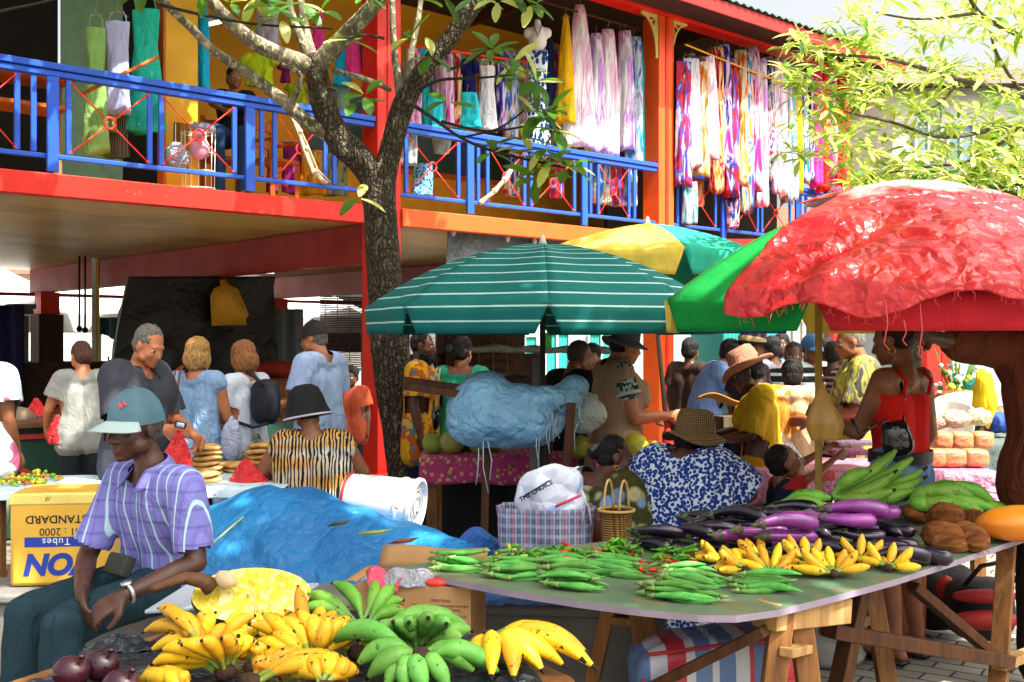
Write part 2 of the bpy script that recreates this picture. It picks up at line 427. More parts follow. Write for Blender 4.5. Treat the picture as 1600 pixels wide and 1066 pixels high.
def tiedye(name, cols, sc=3.2, white=.25, vz=.4, dark=None, k=.62):
    """bright batik: patches that run down the cloth, white resist areas, fine dark veins"""
    m = Mat(name, .8, 0, .2)
    vec = m.co((1.6, 1.6, vz))
    f = m.noise(sc, vec, 3, 1.1); n = len(cols); st = [(.28 + .44 * i / n if i else 0., hx(c, k)) for i, c in enumerate(cols)]
    c = m.ramp(f, st, False)
    if white:
        w = m.noise(sc * .8, m.co((1.8, 1.8, vz * .8), (0, 0, 1)), 3, 1.5)
        c = m.mix(m.ramp(w, [(.66 - .25 * white, (0, 0, 0, 1)), (.70 - .25 * white, (1, 1, 1, 1))]), c, hx('#b8b4b8'))
    if dark:
        e = m.noise(sc * 4, m.co((1.5, 1.5, .5)), 3, 1.); c = m.mix(m.step(e, .64, .02), c, hx(dark))
    m.base(c)
    a = m.noise(22., m.co((1, 1, .1)), 2, .4); m.bump(a, .7, .05)
    return reg(m, name)
def wood(name, c1, c2, sc=3., rough=.65, axis='Z'):
    if name in MATS: return MATS[name]
    m = Mat(name, rough, 0, .3)
    v = {'Z': (9, 9, .7), 'X': (.7, 9, 9), 'Y': (9, .7, 9)}[axis]
    f = m.noise(sc, m.co(v), 5, .8, .6); g = m.noise(1.2)
    c = m.ramp(f, [(.3, hx(c1)), (.68, hx(c2))])
    m.base(m.mix(m.math('MULTIPLY', g, .25), c, hx(c1))).bump(f, .25, .006); return reg(m, name)
def paint(name, col, rough=.38, dirt=.18, k=1.):
    """gloss paint on timber or steel with scuffs and grime"""
    if name in MATS: return MATS[name]
    m = Mat(name, rough, 0, .45); c = hx(col, k)
    n = m.noise(2.3, detail=6); d = m.noise(22., m.co((1, 1, .3)), 5)
    col1 = m.ramp(n, [(.3, tuple(x * (1 - dirt) for x in c[:3]) + (1,)), (.7, tuple(min(1, x * (1 + dirt * .4)) for x in c[:3]) + (1,))])
    c2 = m.mix(m.step(d, .70, .04), col1, tuple(x * .6 for x in c[:3]) + (1,)); ch = m.noise(38., detail=4); cm = m.math('MULTIPLY', m.step(ch, .68, .015), m.step(n, .52, .06))
    m.base(m.mix(m.math('MULTIPLY', cm, .8), c2, hx('#8a8070')))
    m.rough(m.ramp(n, [(.3, (rough + .15,) * 3 + (1,)), (.7, (rough,) * 3 + (1,))])); m.bump(m.noise(45), .05, .004)
    return reg(m, name)
def plastic_sheet(name, col, rough=.35, st=.9, sc=5., spec=.5, k=1., amt=.15, trans=0.):
    """creased sheeting"""
    m = Mat(name, rough, 0, spec); c = hx(col, k)
    m.base(m.var(c, amt, 3.))
    a = m.voro(sc, m.mix(.12, m.co(), m.noisec(3.)), 'DISTANCE_TO_EDGE'); b = m.noise(sc * 2.2, detail=5, dist=1.5); fine = m.voro(sc * 3.4, m.mix(.1, m.co(), m.noisec(8.)), 'DISTANCE_TO_EDGE')
    h = m.math('ADD', m.math('ADD', m.math('MULTIPLY', a, 1.2), b), m.math('MULTIPLY', fine, .4)); m.bump(h, st, .06)
    if trans: m.b.inputs['Transmission Weight'].default_value = 0; m.sss(trans, (.05, .02, .02))
    return reg(m, name)

BLUE = paint('blue gloss paint', '#1f55c8'); RED = paint('red gloss paint', '#e02414', .4); ORANGE = paint('orange paint', '#ee5a18', .45)
REDROD = paint('red rod paint', '#e8301c'); YELLOWP = paint('yellow wall paint', '#e0a51c', .6, .2); CREAM = paint('cream paint', '#d8cf7a', .5)
WHITEP = paint('white paint', '#d8d8d2', .5, .12); GREENP = paint('dark green paint', '#123c2c', .5); DARKRED = paint('dark red paint', '#a02018', .45)
def boards(name, c1, c2, pitch):
    m = Mat(name, .42, 0, .35); f = m.noise(1.8, m.co((.7, 9, 9)), 5, .8, .6); st = m.noise(.9, detail=6); y = m.sep(m.co())[1]; fr = m.math('FRACT', m.math('DIVIDE', y, pitch)); j = m.math('LESS_THAN', fr, .035)
    c = m.ramp(f, [(.3, hx(c1)), (.68, hx(c2))]); c = m.mix(m.math('MULTIPLY', m.step(st, .56, .08), .45), c, hx('#7a5a34')); m.base(m.mix(m.math('MULTIPLY', j, .75), c, hx('#3a2a18'))); m.bump(m.math('SUBTRACT', f, m.math('MULTIPLY', j, 2.)), .2, .006); return reg(m, name)
SOFFIT = boards('soffit boards', '#c89c4c', '#e2c078', .14) if True else wood('soffit boards', '#d2a450', '#e6c478', 1.6, .35, 'X')
WOOD_DK = wood('dark timber', '#38200f', '#5c3618'); WOOD_MD = wood('trestle timber', '#5e3c1c', '#946334'); WOOD_LT = wood('pale timber', '#8f6a3c', '#c09a62')
WOOD_OR = wood('orange stained timber', '#a04a14', '#d0702a'); POSTBRN = wood('brown post', '#3a2420', '#4e322c', 1.)
BLACKM = plain('black', '#141416', .5); DARKM = plain('dark interior', '#1c1a1a', .8); METAL = plain('galvanised metal', '#9a9ca0', .35, .1, metal=.8)
CONC = plain('concrete', '#8c8a84', .9, .25, 5., .5, 35.); GREYCONC = plain('grey painted concrete', '#7e8c8e', .8, .2, 4.)
# ---------------------------------------------------------------- people
def V(*a): return Vector(a)
STAND = dict(pel=(0, 0, .93), wai=(0, 0, 1.06), che=(0, .015, 1.26), nec=(0, -.015, 1.43), hed=(0, .02, 1.575),
             shoR=(.17, -.01, 1.385), elbR=(.225, -.04, 1.11), wriR=(.235, .05, .87), hipR=(.09, 0, .91), kneR=(.10, .02, .49), ankR=(.10, -.03, .09))
def mirror(J):
    for k in list(J):
        if k.endswith('R') and k[:-1] + 'L' not in J:
            p = J[k]; J[k[:-1] + 'L'] = (-p[0], p[1], p[2])
    return J
def sit_pose(seat, lean=.0):
    """joints of somebody sitting with the seat at this height (H=1.7)"""
    d = seat + .11 - .93
    J = dict(STAND)
    for k in ('wai', 'che', 'nec', 'hed', 'shoR', 'elbR', 'wriR'):
        p = J[k]; J[k] = (p[0], p[1] + lean * (p[2] - .93), p[2] + d)
    J['pel'] = (0, 0, seat + .11); J['hipR'] = (.1, .02, seat + .1); J['kneR'] = (.13, .44, seat + .09); J['ankR'] = (.12, .40, .09)
    J['elbR'] = (.23, .06 + lean * .2, 1.13 + d); J['wriR'] = (.12, .30, seat + .22)
    return J

def torso_caps(J, g, off=0., female=False, belly=0.):
    up = (J['nec'] - J['pel']).normalized(); right = (J['shoR'] - J['shoL']).normalized(); fw = up.cross(right)
    hr = (J['hipR'] - J['hipL']).normalized()
    c = []; s = J['s']
    def a(p, r, q, r2): c.append((p, r * s + off, q, r2 * s + off))
    sh = .062 * g
    a(J['shoR'] - right * .01, sh, J['shoL'] + right * .01, sh)
    for k in (-1, 1):
        a(J['che'] + right * .075 * k * g * s, .105 * g, J['wai'] + right * .062 * k * g * s, .093 * g)
        a(J['wai'] + right * .062 * k * g * s, .093 * g, J['pel'] + hr * .075 * k * g * s, .108 * g)
        a(J['che'] + right * .09 * k * g * s + up * .05 * s, .09 * g, J['sho' + ('R' if k > 0 else 'L')] - up * .02 * s, .062 * g)
        if female: a(J['che'] + right * .075 * k * s * g + fw * .075 * s * g - up * .01, .062 * g, J['che'] + right * .075 * k * s * g + fw * .085 * s * g - up * .04 * s, .06 * g)
    if belly: a(J['wai'] + fw * .05 * s, .10 * g * belly, J['pel'] + fw * .05 * s + up * .03, .10 * g * belly)
    a(J['nec'] - up * .05 * s, .075, J['nec'] + up * .01, .058)
    return c
def hand_caps(w, d, pn, side, s=1., curl=.35, spread=1.):
    """wrist, direction, palm normal (towards the palm side), side=+1: thumb on +cross"""
    d = d.normalized(); pn = (pn - d * pn.dot(d)).normalized(); x = d.cross(pn) * side     # thumb side
    c = []; c.append((w, .024 * s, w + d * .03 * s, .026 * s))
    for i, (o, L) in enumerate([(.030, .074), (.010, .083), (-.010, .078), (-.028, .062)]):
        k = w + d * .088 * s + x * o * s
        c.append((w + d * .02 * s + x * o * .7 * s, .0155 * s, k, .0125 * s))
        a = curl * (1 + .15 * i); p = k; dd = d + x * .05 * (1.5 - i) * spread; r = .0105
        for j, fr in enumerate((.45, .32, .27)):
            ang = a * (j + .6); v = (dd * math.cos(ang) + pn * math.sin(ang)).normalized(); q = p + v * L * fr * s
            c.append((p, r * s, q, (r - .0012) * s)); p = q; r -= .0012
    t0 = w + d * .025 * s + x * .025 * s; t1 = t0 + (d * .6 + x * .75 + pn * .25).normalized() * .042 * s; t2 = t1 + (d * .9 + x * .25 + pn * .35).normalized() * .03 * s; t3 = t2 + (d + pn * .4).normalized() * .026 * s
    c += [(t0, .016 * s, t1, .0135 * s), (t1, .0135 * s, t2, .0115 * s), (t2, .0115 * s, t3, .0095 * s)]
    return c
def head_frame(J, yaw, pitch, roll=0.):
    return Matrix.Rotation(R(yaw), 3, 'Z') @ Matrix.Rotation(R(pitch), 3, 'X') @ Matrix.Rotation(R(roll), 3, 'Y')
def head_prims(mb, c, Q, k):
    def e(p, r): mb.ball(c + Q @ Vector(p) * k, [x * k for x in r], 16, 10, Q)
    def cp(p, r, q, r2): mb.cap(c + Q @ Vector(p) * k, r * k, c + Q @ Vector(q) * k, r2 * k)
    e((0, -.012, .036), (.073, .094, .086)); e((0, .033, -.02), (.060, .062, .084)); e((0, .05, -.075), (.036, .036, .034)); e((0, .078, -.092), (.020, .017, .015))
    cp((0, .088, .012), .010, (0, .108, -.022), .0125); e((0, .112, -.028), (.013, .012, .010)); e((.013, .098, -.033), (.010, .011, .008)); e((-.013, .098, -.033), (.010, .011, .008))
    e((0, .077, .031), (.052, .017, .011)); e((.036, .062, -.024), (.024, .024, .022)); e((-.036, .062, -.024), (.024, .024, .022))
    e((0, .091, -.057), (.024, .012, .0065)); e((0, .089, -.069), (.021, .012, .007))
    for sx in (-1, 1):
        e((sx * .075, -.006, -.004), (.009, .019, .032)); e((sx * .031, .076, .006), (.0145, .0125, .011)); e((sx * .045, .02, -.055), (.026, .04, .03))
def person(label, xy, yaw, H=1.7, skin=SK_DARK, J=None, world=False, g=1., hy=0., hp=0., hr=0., hair=None, hmat=H_BLACK, shirt=None, pants=None, skirt=None,
           hat=None, vox=.011, female=False, belly=0., hands=True, curl=.35, palms=None, beard=None, ground=0., headk=1.0, group='people at the market', cat='person', fold=1., neckr=.055, shoes=None, hdir=None, standoff=0.):
    root = thing('person', label, cat, (xy[0], xy[1], ground), R(yaw), group)
    s = H / 1.7; M = root_M(root); Rz = M.to_3x3()
    D = dict(STAND); J = dict(J or {})
    if not world:
        D.update(J); mirror(D); W = {k: M @ (Vector(p) * s) for k, p in D.items()}
    else:
        base = dict(STAND); mirror(base); W = {k: M @ (Vector(p) * s) for k, p in base.items()}
        for k, p in J.items(): W[k] = Vector(p)
    W['s'] = s
    mb = MB()
    for (p, r, q, r2) in torso_caps(W, g, 0, female, belly): mb.cap(p, r, q, r2)
    Q = (Rz @ head_frame(W, hy, hp, hr))
    hk = s ** .5 * headk
    mb.cap(W['nec'], neckr * s * g ** .5, W['hed'] - Q @ V(0, .025, .05) * hk, neckr * .98 * s)
    head_prims(mb, W['hed'], Q, hk)
    for sd in 'RL':
        sg = 1 if sd == 'R' else -1
        S, E, Wr = W['sho' + sd], W['elb' + sd], W['wri' + sd]
        mb.cap(S, .056 * g * s, S.lerp(E, .5), .047 * g * s); mb.cap(S.lerp(E, .5), .047 * g * s, E, .039 * s * g ** .5)
        mb.cap(E, .040 * s * g ** .5, E.lerp(Wr, .3), .041 * s * g ** .5); mb.cap(E.lerp(Wr, .3), .041 * s * g ** .5, Wr, .0265 * s)
        if hands:
            hd = (hdir or {}).get(sd); hd = Vector(hd) if hd is not None else (Wr - E).normalized()
            pn = (palms or {}).get(sd); pn = Vector(pn) if pn is not None else (Rz @ V(-sg, .35, 0))
            for (p, r, q, r2) in hand_caps(Wr, hd, pn, -sg, s, curl): mb.cap(p, max(r, vox * .75), q, max(r2, vox * .72), 10)
        else: mb.cap(Wr, .03 * s, Wr + (Wr - E).normalized() * .1 * s, .025 * s)
        Hp, K, A = W['hip' + sd], W['kne' + sd], W['ank' + sd]
        mb.cap(Hp, .088 * g * s, Hp.lerp(K, .5), .074 * g * s); mb.cap(Hp.lerp(K, .5), .074 * g * s, K, .054 * s * g ** .5)
        mb.cap(K, .054 * s * g ** .5, K.lerp(A, .35), .055 * s * g ** .5); mb.cap(K.lerp(A, .35), .055 * s * g ** .5, A, .035 * s)
        f = Rz @ V(0, 1, 0); t = W.get('toe' + sd, A + f * .15 * s - V(0, 0, .055 * s)); mb.cap(A - f * .03 * s - V(0, 0, .045 * s), .034 * s, t, .028 * s); mb.cap(A, .035 * s, A.lerp(t, .5), .034 * s)
    co, fc = remeshed(mb, vox, 3 if vox > .008 else 4, .5)
    # eyes and lips by where they lie on the head
    hl = ((co - np.array(W['hed'])) @ np.array(Q)) / hk
    cen = np.array([hl[list(q)].mean(0) for q in fc]); mi = np.zeros(len(fc), dtype=int)
    fr = (cen[:, 1] > .055) & (np.abs(cen[:, 0]) < .06) & (np.abs(cen[:, 2]) < .12)
    for sx in (-1, 1):
        dx = cen[:, 0] - sx * .031; dz = cen[:, 2] - .006; d = np.hypot(dx, dz * 1.9)
        mi[fr & (d < .0135)] = 1; mi[fr & (np.hypot(dx, dz) < .0065)] = 2
    mi[(cen[:, 1] > .075) & (((cen[:, 0]) / .024) ** 2 + ((cen[:, 2] + .063) / .0105) ** 2 < 1)] = 3
    mesh_obj('body', co, fc, [skin, EYE, IRIS, LIPS.get(skin, skin)], root, mi)
    out = dict(root=root, W=W, Q=Q, hk=hk, Rz=Rz, s=s)
    if hair: add_hair(out, hair, hmat, vox)
    if beard: add_beard(out, beard, vox)
    if pants: add_pants(out, **dict(dict(g=g, vox=vox), **pants))
    if skirt: add_skirt(out, g=g, **skirt)
    if shirt: add_shirt(out, g=g, vox=vox, female=female, belly=belly, **dict(dict(fold=fold), **shirt))
    if hat: hat[0](out, *hat[1:])
    return out
def add_hair(o, kind, mat, vox):
    mb = MB(); c, Q, k = o['W']['hed'], o['Q'], o['hk']
    def e(p, r): mb.ball(c + Q @ Vector(p) * k, [x * k for x in r], 16, 10, Q)
    if kind == 'short':
        e((0, -.022, .046), (.0775, .092, .088)); e((0, -.045, .0), (.072, .066, .075))
    elif kind == 'crop':
        e((0, -.020, .042), (.0755, .092, .086)); e((0, -.04, .005), (.071, .066, .065))
    elif kind == 'thin':      # short greying sides under a cap
        e((0, -.035, .01), (.0755, .078, .06)); e((0, -.055, -.03), (.06, .05, .045))
    elif kind == 'full':
        e((0, -.018, .052), (.085, .098, .092)); e((0, -.045, .0), (.080, .072, .085))
    elif kind == 'bob':
        e((0, -.02, .05), (.090, .102, .092)); e((0, -.05, -.03), (.092, .075, .10))
        for sx in (-1, 1): e((sx * .072, -.005, -.035), (.026, .05, .075))
    elif kind == 'curly':
        e((0, -.02, .055), (.092, .102, .092)); e((0, -.045, .0), (.09, .08, .09)); r = random.Random(5)
        for i in range(46):
            a = r.uniform(0, 6.28); b = r.uniform(-.2, 1.4); q = (math.cos(a) * math.cos(b) * .088, math.sin(a) * math.cos(b) * .095 - .03, math.sin(b) * .09 + .045)
            if q[1] < .05: e(q, (.02, .02, .018))
    elif kind == 'tail':      # hair drawn back into a knot
        e((0, -.022, .046), (.0775, .092, .088)); e((0, -.045, .0), (.072, .066, .07)); e((0, -.125, .03), (.045, .04, .045))
    elif kind == 'back':      # seen above the nape
        e((0, -.022, .05), (.080, .094, .088)); e((0, -.05, -.01), (.074, .064, .08)); e((0, -.11, -.02), (.05, .04, .055))
    co, fc = remeshed(mb, max(vox * .8, .007), 2)
    n = vnormals(co, fc); co = co + n * fold_noise(co, .006 if kind != 'curly' else .008, 38, 30)[:, None]
    mesh_obj('hair', co, fc, mat, o['root'])
def add_beard(o, mat, vox):
    mb = MB(); c, Q, k = o['W']['hed'], o['Q'], o['hk']
    def e(p, r): mb.ball(c + Q @ Vector(p) * k, [x * k for x in r], 14, 9, Q)
    e((0, .062, -.088), (.050, .046, .04)); e((0, .05, -.11), (.042, .04, .05))
    for sx in (-1, 1): e((sx * .05, .025, -.06), (.022, .042, .045))
    co, fc = remeshed(mb, .008, 2); n = vnormals(co, fc); co = co + n * fold_noise(co, .006, 40, 40)[:, None]
    mesh_obj('beard', co, fc, mat, o['root'])
def add_shirt(o, mat, g=1., vox=.011, female=False, belly=0., sleeve=.75, hem=.0, loose=.012, fold=1., collar=None, name='shirt', strap=False, neck=.0, buttons=False, flare=0., clip=None):
    W, s = o['W'], o['s']; mb = MB(); up = (W['nec'] - W['pel']).normalized(); right = (W['shoR'] - W['shoL']).normalized(); fw = up.cross(right)
    caps = torso_caps(W, g, loose, female, belly)[:-1]
    if strap: caps = caps[1:]
    for (p, r, q, r2) in caps: mb.cap(p, r, q, r2)
    if hem:
        for k in (-1, 1): mb.cap(W['pel'] + right * .08 * k * g * s, .108 * g * s + loose, W['pel'] + right * .085 * k * g * s - V(0, 0, hem), .112 * g * s + loose + flare)
    for sd in 'RL':
        S, E, Wr = W['sho' + sd], W['elb' + sd], W['wri' + sd]
        if sleeve > 0:
            t = min(sleeve, 1.); mb.cap(S, .060 * g * s + loose, S.lerp(E, t), (.052 if t < 1 else .046) * g * s + loose * (1.6 if t < 1 else 1))
            if sleeve > 1: mb.cap(E, .046 * g * s + loose, E.lerp(Wr, sleeve - 1), .034 * g * s + loose)
    co, fc = remeshed(mb, max(vox, .009), 3)
    nr = vnormals(co, fc); co = co + nr * fold_noise(co, .009 * fold, 8, 4)[:, None]
    # open the neck: drop the faces above the neckline
    c0 = np.array(W['nec']); upn = np.array(up); fwn = np.array(fw); cen = np.array([co[list(q)].mean(0) for q in fc]); rel = cen - c0
    h = rel @ upn; f = rel @ fwn; rr = np.linalg.norm(rel - h[:, None] * upn, axis=1)
    keep = ~((rr < .085 * s + neck * .4) & (h > -.035 * s - np.maximum(f, 0) * (.3 + neck * 6)))
    if 0 < sleeve <= 1:      # open sleeve ends
        for sd in 'RL':
            S, E = np.array(W['sho' + sd]), np.array(W['elb' + sd]); L = np.linalg.norm(E - S); ax = (E - S) / L; q = cen - S; pr = q @ ax; ra = np.linalg.norm(q - pr[:, None] * ax, axis=1)
            keep &= ~((pr > L * sleeve + .012) & (ra < .11 * g) & (pr < L * sleeve + .13))
    if clip:
        zz = cen[:, 2] - root_M(o['root']).translation.z; keep &= (zz > clip[0] * s) & (zz < clip[1] * s)
    fc = [q for q, kk in zip(fc, keep) if kk]
    mesh_obj(name, co, fc, mat, o['root'])
    if collar:
        b = MB(); c = W['nec'] + up * .005
        def fn(u, v):
            a = (u - .5) * 5.0; r = (.066 + .028 * v) * s; d = -fw * math.cos(a) * r * 1.05 + right * math.sin(a) * r
            return c + d + up * (.030 * (1 - v) - .012 * v - .03 * abs(u - .5) * 2 * (1 + 1.0 * v)) * s + fw * (.055 * (abs(u - .5) * 2) ** 3 * v)
        b.sheet(fn, 28, 5, .003); b.build('collar', collar, o['root'])
def add_pants(o, mat, g=1., vox=.011, length=1., loose=.014, name='trousers', fold=1., waist=.0):
    W, s = o['W'], o['s']; mb = MB(); hr = (W['hipR'] - W['hipL']).normalized(); up = (W['nec'] - W['pel']).normalized()
    for k in (-1, 1): mb.cap(W['pel'] + hr * .078 * k * g * s + up * waist * s, .092 * g * s + loose * .3, W['pel'] + hr * .08 * k * g * s - V(0, 0, .02), .104 * g * s + loose * .4)
    for sd in 'RL':
        Hp, K, A = W['hip' + sd], W['kne' + sd], W['ank' + sd]; t = min(1, length * 2)
        mb.cap(Hp, .094 * g * s + loose * .6, Hp.lerp(K, t), (.064 + (1 - t) * .03) * g ** .5 * s + loose)
        if length > .5:
            t = (length - .5) * 2; mb.cap(K, .062 * g ** .5 * s + loose, K.lerp(A, t), .048 * s + loose)
    co, fc = remeshed(mb, max(vox, .009), 3); nr = vnormals(co, fc); co = co + nr * fold_noise(co, .010 * fold, 7, 5)[:, None]
    mesh_obj(name, co, fc, mat, o['root'])
def add_skirt(o, mat, g=1., hem=.4, flare=.1, name='skirt', top=.08, folds_n=9, amp=.012):
    W, s = o['W'], o['s']; right = (W['hipR'] - W['hipL']).normalized(); fw = o['Rz'] @ V(0, 1, 0); p0 = W['pel'] + V(0, 0, top * s); z1 = hem; b = MB()
    def ring(t):
        c = p0.lerp(Vector((p0.x, p0.y, z1)), t); w = lerp(.145 * g * s, .19 * g * s, min(1, t * 3.5)) + flare * t; d = lerp(.11 * g * s, .145 * g * s, min(1, t * 3.5)) + flare * t * .8; return c, w, d
    def fn(u, v):
        v = min(v, 1); a = u * 2 * math.pi; c, w, d = ring(v); k = 1 + amp * 6 * v * math.sin(a * folds_n + 1.3 * math.sin(a * 2))
        return c + right * (w * k * math.cos(a)) + fw * (d * k * math.sin(a))
    b.grid(fn, 72, 22, close_u=True); n = 72
    b.f.append(tuple(range(n))[::-1]); b.mi.append(0); b.f.append(tuple(range(21 * n, 22 * n))); b.mi.append(0)
    b.build(name, mat, o['root'])
# hats are worn: children of the person
def hat_straw(o, mat, brim=.17, crown=.105, h=.12, dip=.03, tilt=0., band=None, up=.045, sides=0.):
    c, Q, k = o['W']['hed'], o['Q'] @ Matrix.Rotation(R(tilt), 3, 'X'), o['hk']; b = MB()
    def f(a, r, z):
        if r > crown * 1.02:
            t = (r - crown) / (brim - crown); z = z - dip * t * (math.cos(a * 2) * .5 + .5) + sides * t * t * abs(math.cos(a)) + .008 * t * math.sin(a * 3)
        return r * (1 if r > 0 else 0), z
    prof = [(.001, h), (crown * .55, h + .002), (crown * .82, h - .012), (crown * .93, h * .6), (crown, .0), (crown * 1.15, -.004), (lerp(crown, brim, .5), -.012), (brim, -.02), (brim, -.027), (lerp(crown, brim, .5), -.019), (crown * 1.0, -.009), (crown * .9, -.004), (crown * .85, h * .6)]
    b.lathe([(r * k, z * k) for r, z in prof], c + Q @ V(0, -.012, up) * k, 40, Q, f=lambda a, r, z: f(a, r, z))
    # slightly longer than wide
    q = b.build('hat', mat, o['root'])
    if band:
        b = MB(); b.lathe([((crown + .004) * k, .0), ((crown * .985 + .004) * k, .03 * k)], c + Q @ V(0, -.012, up) * k, 40, Q); b.build('hat_band', band, o['root'])
    return q
def hat_cap(o, mat, visor=None, logo=None, up=.0, back=False):
    c, Q, k = o['W']['hed'], o['Q'], o['hk']; b = MB()
    def P3(p): return c + Q @ Vector(p) * k
    def fn(u, v):
        a = u * 2 * math.pi; ph = v * 1.62
        x, y, z = .086 * math.sin(ph) * math.cos(a), -.012 + .106 * math.sin(ph) * math.sin(a), .036 + up + .108 * math.cos(ph) - .012 * v * v
        return P3((x, y, z))
    b.grid(fn, 36, 12, close_u=True); b.ball(P3((0, -.012, .036 + up + .108)), .008 * k, 8, 6)
    q = b.build('cap_crown', mat, o['root'])
    b = MB()
    def vf(u, v):
        a = lerp(-1.12, 1.12, u); r = lerp(.096, .172, v * max(0, math.cos(a * 1.2)) ** .45)
        sx = math.sin(a) * r * .82; sy = math.cos(a) * r
        return P3((sx, sy, .030 + up + .012 - .022 * v - 1.5 * sx * sx))
    b.sheet(vf, 22, 8, -.004 * k); b.build('visor', visor or mat, o['root'])
    if logo:
        b = MB(); pts = []
        for i in range(3):
            q2 = P3((-.052 + .012 * i * 0, .085, .09)); 
        Ql = Q
        for (x, z, w, h) in [(-.034, .096, .030, .010), (-.024, .090, .030, .012), (-.03, .103, .020, .008), (-.018, .098, .016, .008)]:
            y = -.012 + .106 * math.sqrt(max(0, 1 - (x / .086) ** 2 - ((z - .036) / .108) ** 2)) ; b.ball(P3((x, y + .001, z)), (w * .5 * k, .0025 * k, h * .6 * k), 10, 6, Q)
        b.build('cap_emblem', logo, o['root'])
# ---------------------------------------------------------------- the red and blue market building
A2 = Vector((.741, .6715, 0)).normalized(); IN2 = Vector((-A2.y, A2.x, 0)); O2 = Vector((-1.40, 12.1, 0)); BYAW = math.atan2(A2.y, A2.x)
RB = Matrix((A2, IN2, Vector((0, 0, 1)))).transposed()
def B(s, t, z): return O2 + A2 * s + IN2 * t + Vector((0, 0, z))
def bbox(mb, s0, s1, t0, t1, z0, z1, mi=0): mb.box(B((s0 + s1) / 2, (t0 + t1) / 2, (z0 + z1) / 2), (abs(s1 - s0), abs(t1 - t0), abs(z1 - z0)), RB, mi); return mb
def BU(u, v, t):
    k = (u - CX) / F; s = (k * (O2.y + IN2.y * t) - O2.x - IN2.x * t) / (A2.x - A2.y * k); p = B(s, t, 0); return V(p.x, p.y, CH - (v - CY) / F * p.y)
def BS(u, t):
    k = (u - CX) / F; return (k * (O2.y + IN2.y * t) - O2.x - IN2.x * t) / (A2.x - A2.y * k)
bld = thing('market_building', 'two storey red market hall with blue balcony railings and clothes stalls upstairs', 'building', B(0, 0, 0), BYAW)
def bpart(name, mats, *boxes, bevel=.008, parent=None):
    mb = MB()
    for b_ in boxes: bbox(mb, *b_)
    o = mb.build(name, mats, bld, smooth=True, sharp=30, bevel=bevel)
    if parent is not None: o.parent = parent
    return o
ZS, ZF = 2.88, 3.06
# front posts, red steel with an inner web line
for s_ in (-4.75, 0., 4.76, 9.44):
    top = 6.12
    bpart('post', RED if s_ < 4 else ORANGE, (s_ - .16, s_ + .16, -.06, .24, .02, top))
    bpart('post_foot', RED, (s_ - .22, s_ + .22, -.12, .30, 0, .12))
    bpart('post_rib', RED, (s_ - .03, s_ + .03, -.075, -.062, .13, top - .01))
# floor slab, fascias and beams
bpart('floor_slab', SOFFIT, (-8, 9.9, .05, 11.4, ZS + .02, ZF - .03), bevel=0)
for a_, b_ in ((-8, -.165), (.165, 4.595), (4.925, 9.28), (9.6, 9.9)):
    bpart('floor_fascia', RED if a_ < 0 else ORANGE, (a_, b_, -.09, .045, ZS - .02, ZF))
for s_ in (-4.75, 0., 4.76, 9.44):
    bpart('floor_beam', DARKRED, (s_ - .12, s_ + .12, .245, 11.2, 2.46, ZS + .015))
bpart('rear_beam', DARKRED, (-8, 9.9, 10.9, 11.2, 2.40, 2.455))
for s_ in (-4.75, 0., 4.76, 9.44):
    bpart('rear_post', RED, (s_ - .17, s_ + .17, 10.45, 10.8, 2.05, 2.455))
    bpart('rear_pier', POSTBRN, (s_ - .22, s_ + .22, 10.40, 10.86, 0, 2.045))
# upper wall, windows and ceiling
YW = 2.6
bpart('upper_wall', YELLOWP, (-8, -4.2, YW, YW + .12, ZF, 3.95), (-4.2, -1.2, YW, YW + .12, ZF, 3.4), (-1.2, .6, YW, YW + .12, ZF, 6.36), (.6, 4.2, YW, YW + .12, ZF, 4.0), (.6, 4.2, YW, YW + .12, 5.0, 6.36), (4.2, 9.9, YW, YW + .12, ZF, 6.36), (-8, -1.2, YW, YW + .12, 5.9, 6.36), bevel=0)
SEAF = plain('sea green shutter', '#8fc6a8', .6); GLASSD = plain('dark window glass', '#31525a', .15, .1, spec=.6)
bpart('window', GLASSD, (-8, -4.6, YW + .03, YW + .06, 3.95, 5.9), bevel=0); bpart('window', GLASSD, (.6, 4.2, YW + .03, YW + .06, 4.0, 5.0), bevel=0)
bpart('shutter', SEAF, (-4.58, -3.6, YW + .02, YW + .07, 3.42, 5.9), (-2.6, -1.9, YW + .02, YW + .07, 3.42, 5.9), bevel=0)
bpart('doorway', DARKM, (-3.58, -2.62, YW + .09, YW + .11, 3.42, 5.9), (-1.88, -1.22, YW + .09, YW + .11, 3.42, 5.9), bevel=0)
bpart('window_frame', WOOD_OR, (-4.72, -4.6, YW - .03, YW + .02, ZF, 5.9), (-8, -4.73, YW - .03, YW + .02, 3.93, 4.0))
bpart('window_frame', WOOD_OR, (.5, 4.3, YW - .03, YW - .002, 3.95, 4.03), (.5, 4.3, YW - .03, YW - .002, 4.97, 5.05), (.5, .58, YW - .03, YW - .002, 4.035, 4.965))
bpart('third_bay_shade', DARKM, (4.9, 9.3, 1.2, 1.26, ZF + .01, 6.05), bevel=0)  # dark sheet standing for the shade behind the hanging clothes
bpart('eave_beam', RED, (-8, 9.9, -.1, .18, 6.125, 6.36))
rf = MB()
def roofpt(s_, t_, off=0.): return B(s_, t_, 6.27 + .36 * (t_ + .8) + off)
mbn = 150
rf.sheet(lambda u, v: roofpt(lerp(-9, 10.1, u), lerp(-.85, 6., v), .018 * math.sin(u * 22 / .09 * 2 * math.pi / 2.2)), 700, 2, .006)
rf.build('roof', plain('green roof iron', '#1f4a3a', .5), bld)
bpart('roof_soffit', plain('roof underside', '#3a2a1c', .8), (-9, 10.1, -.78, -.1, 6.17, 6.19), bevel=0)
bpart('eave_board', DARKRED, (-9, 10.1, -.81, -.785, 6.05, 6.24))
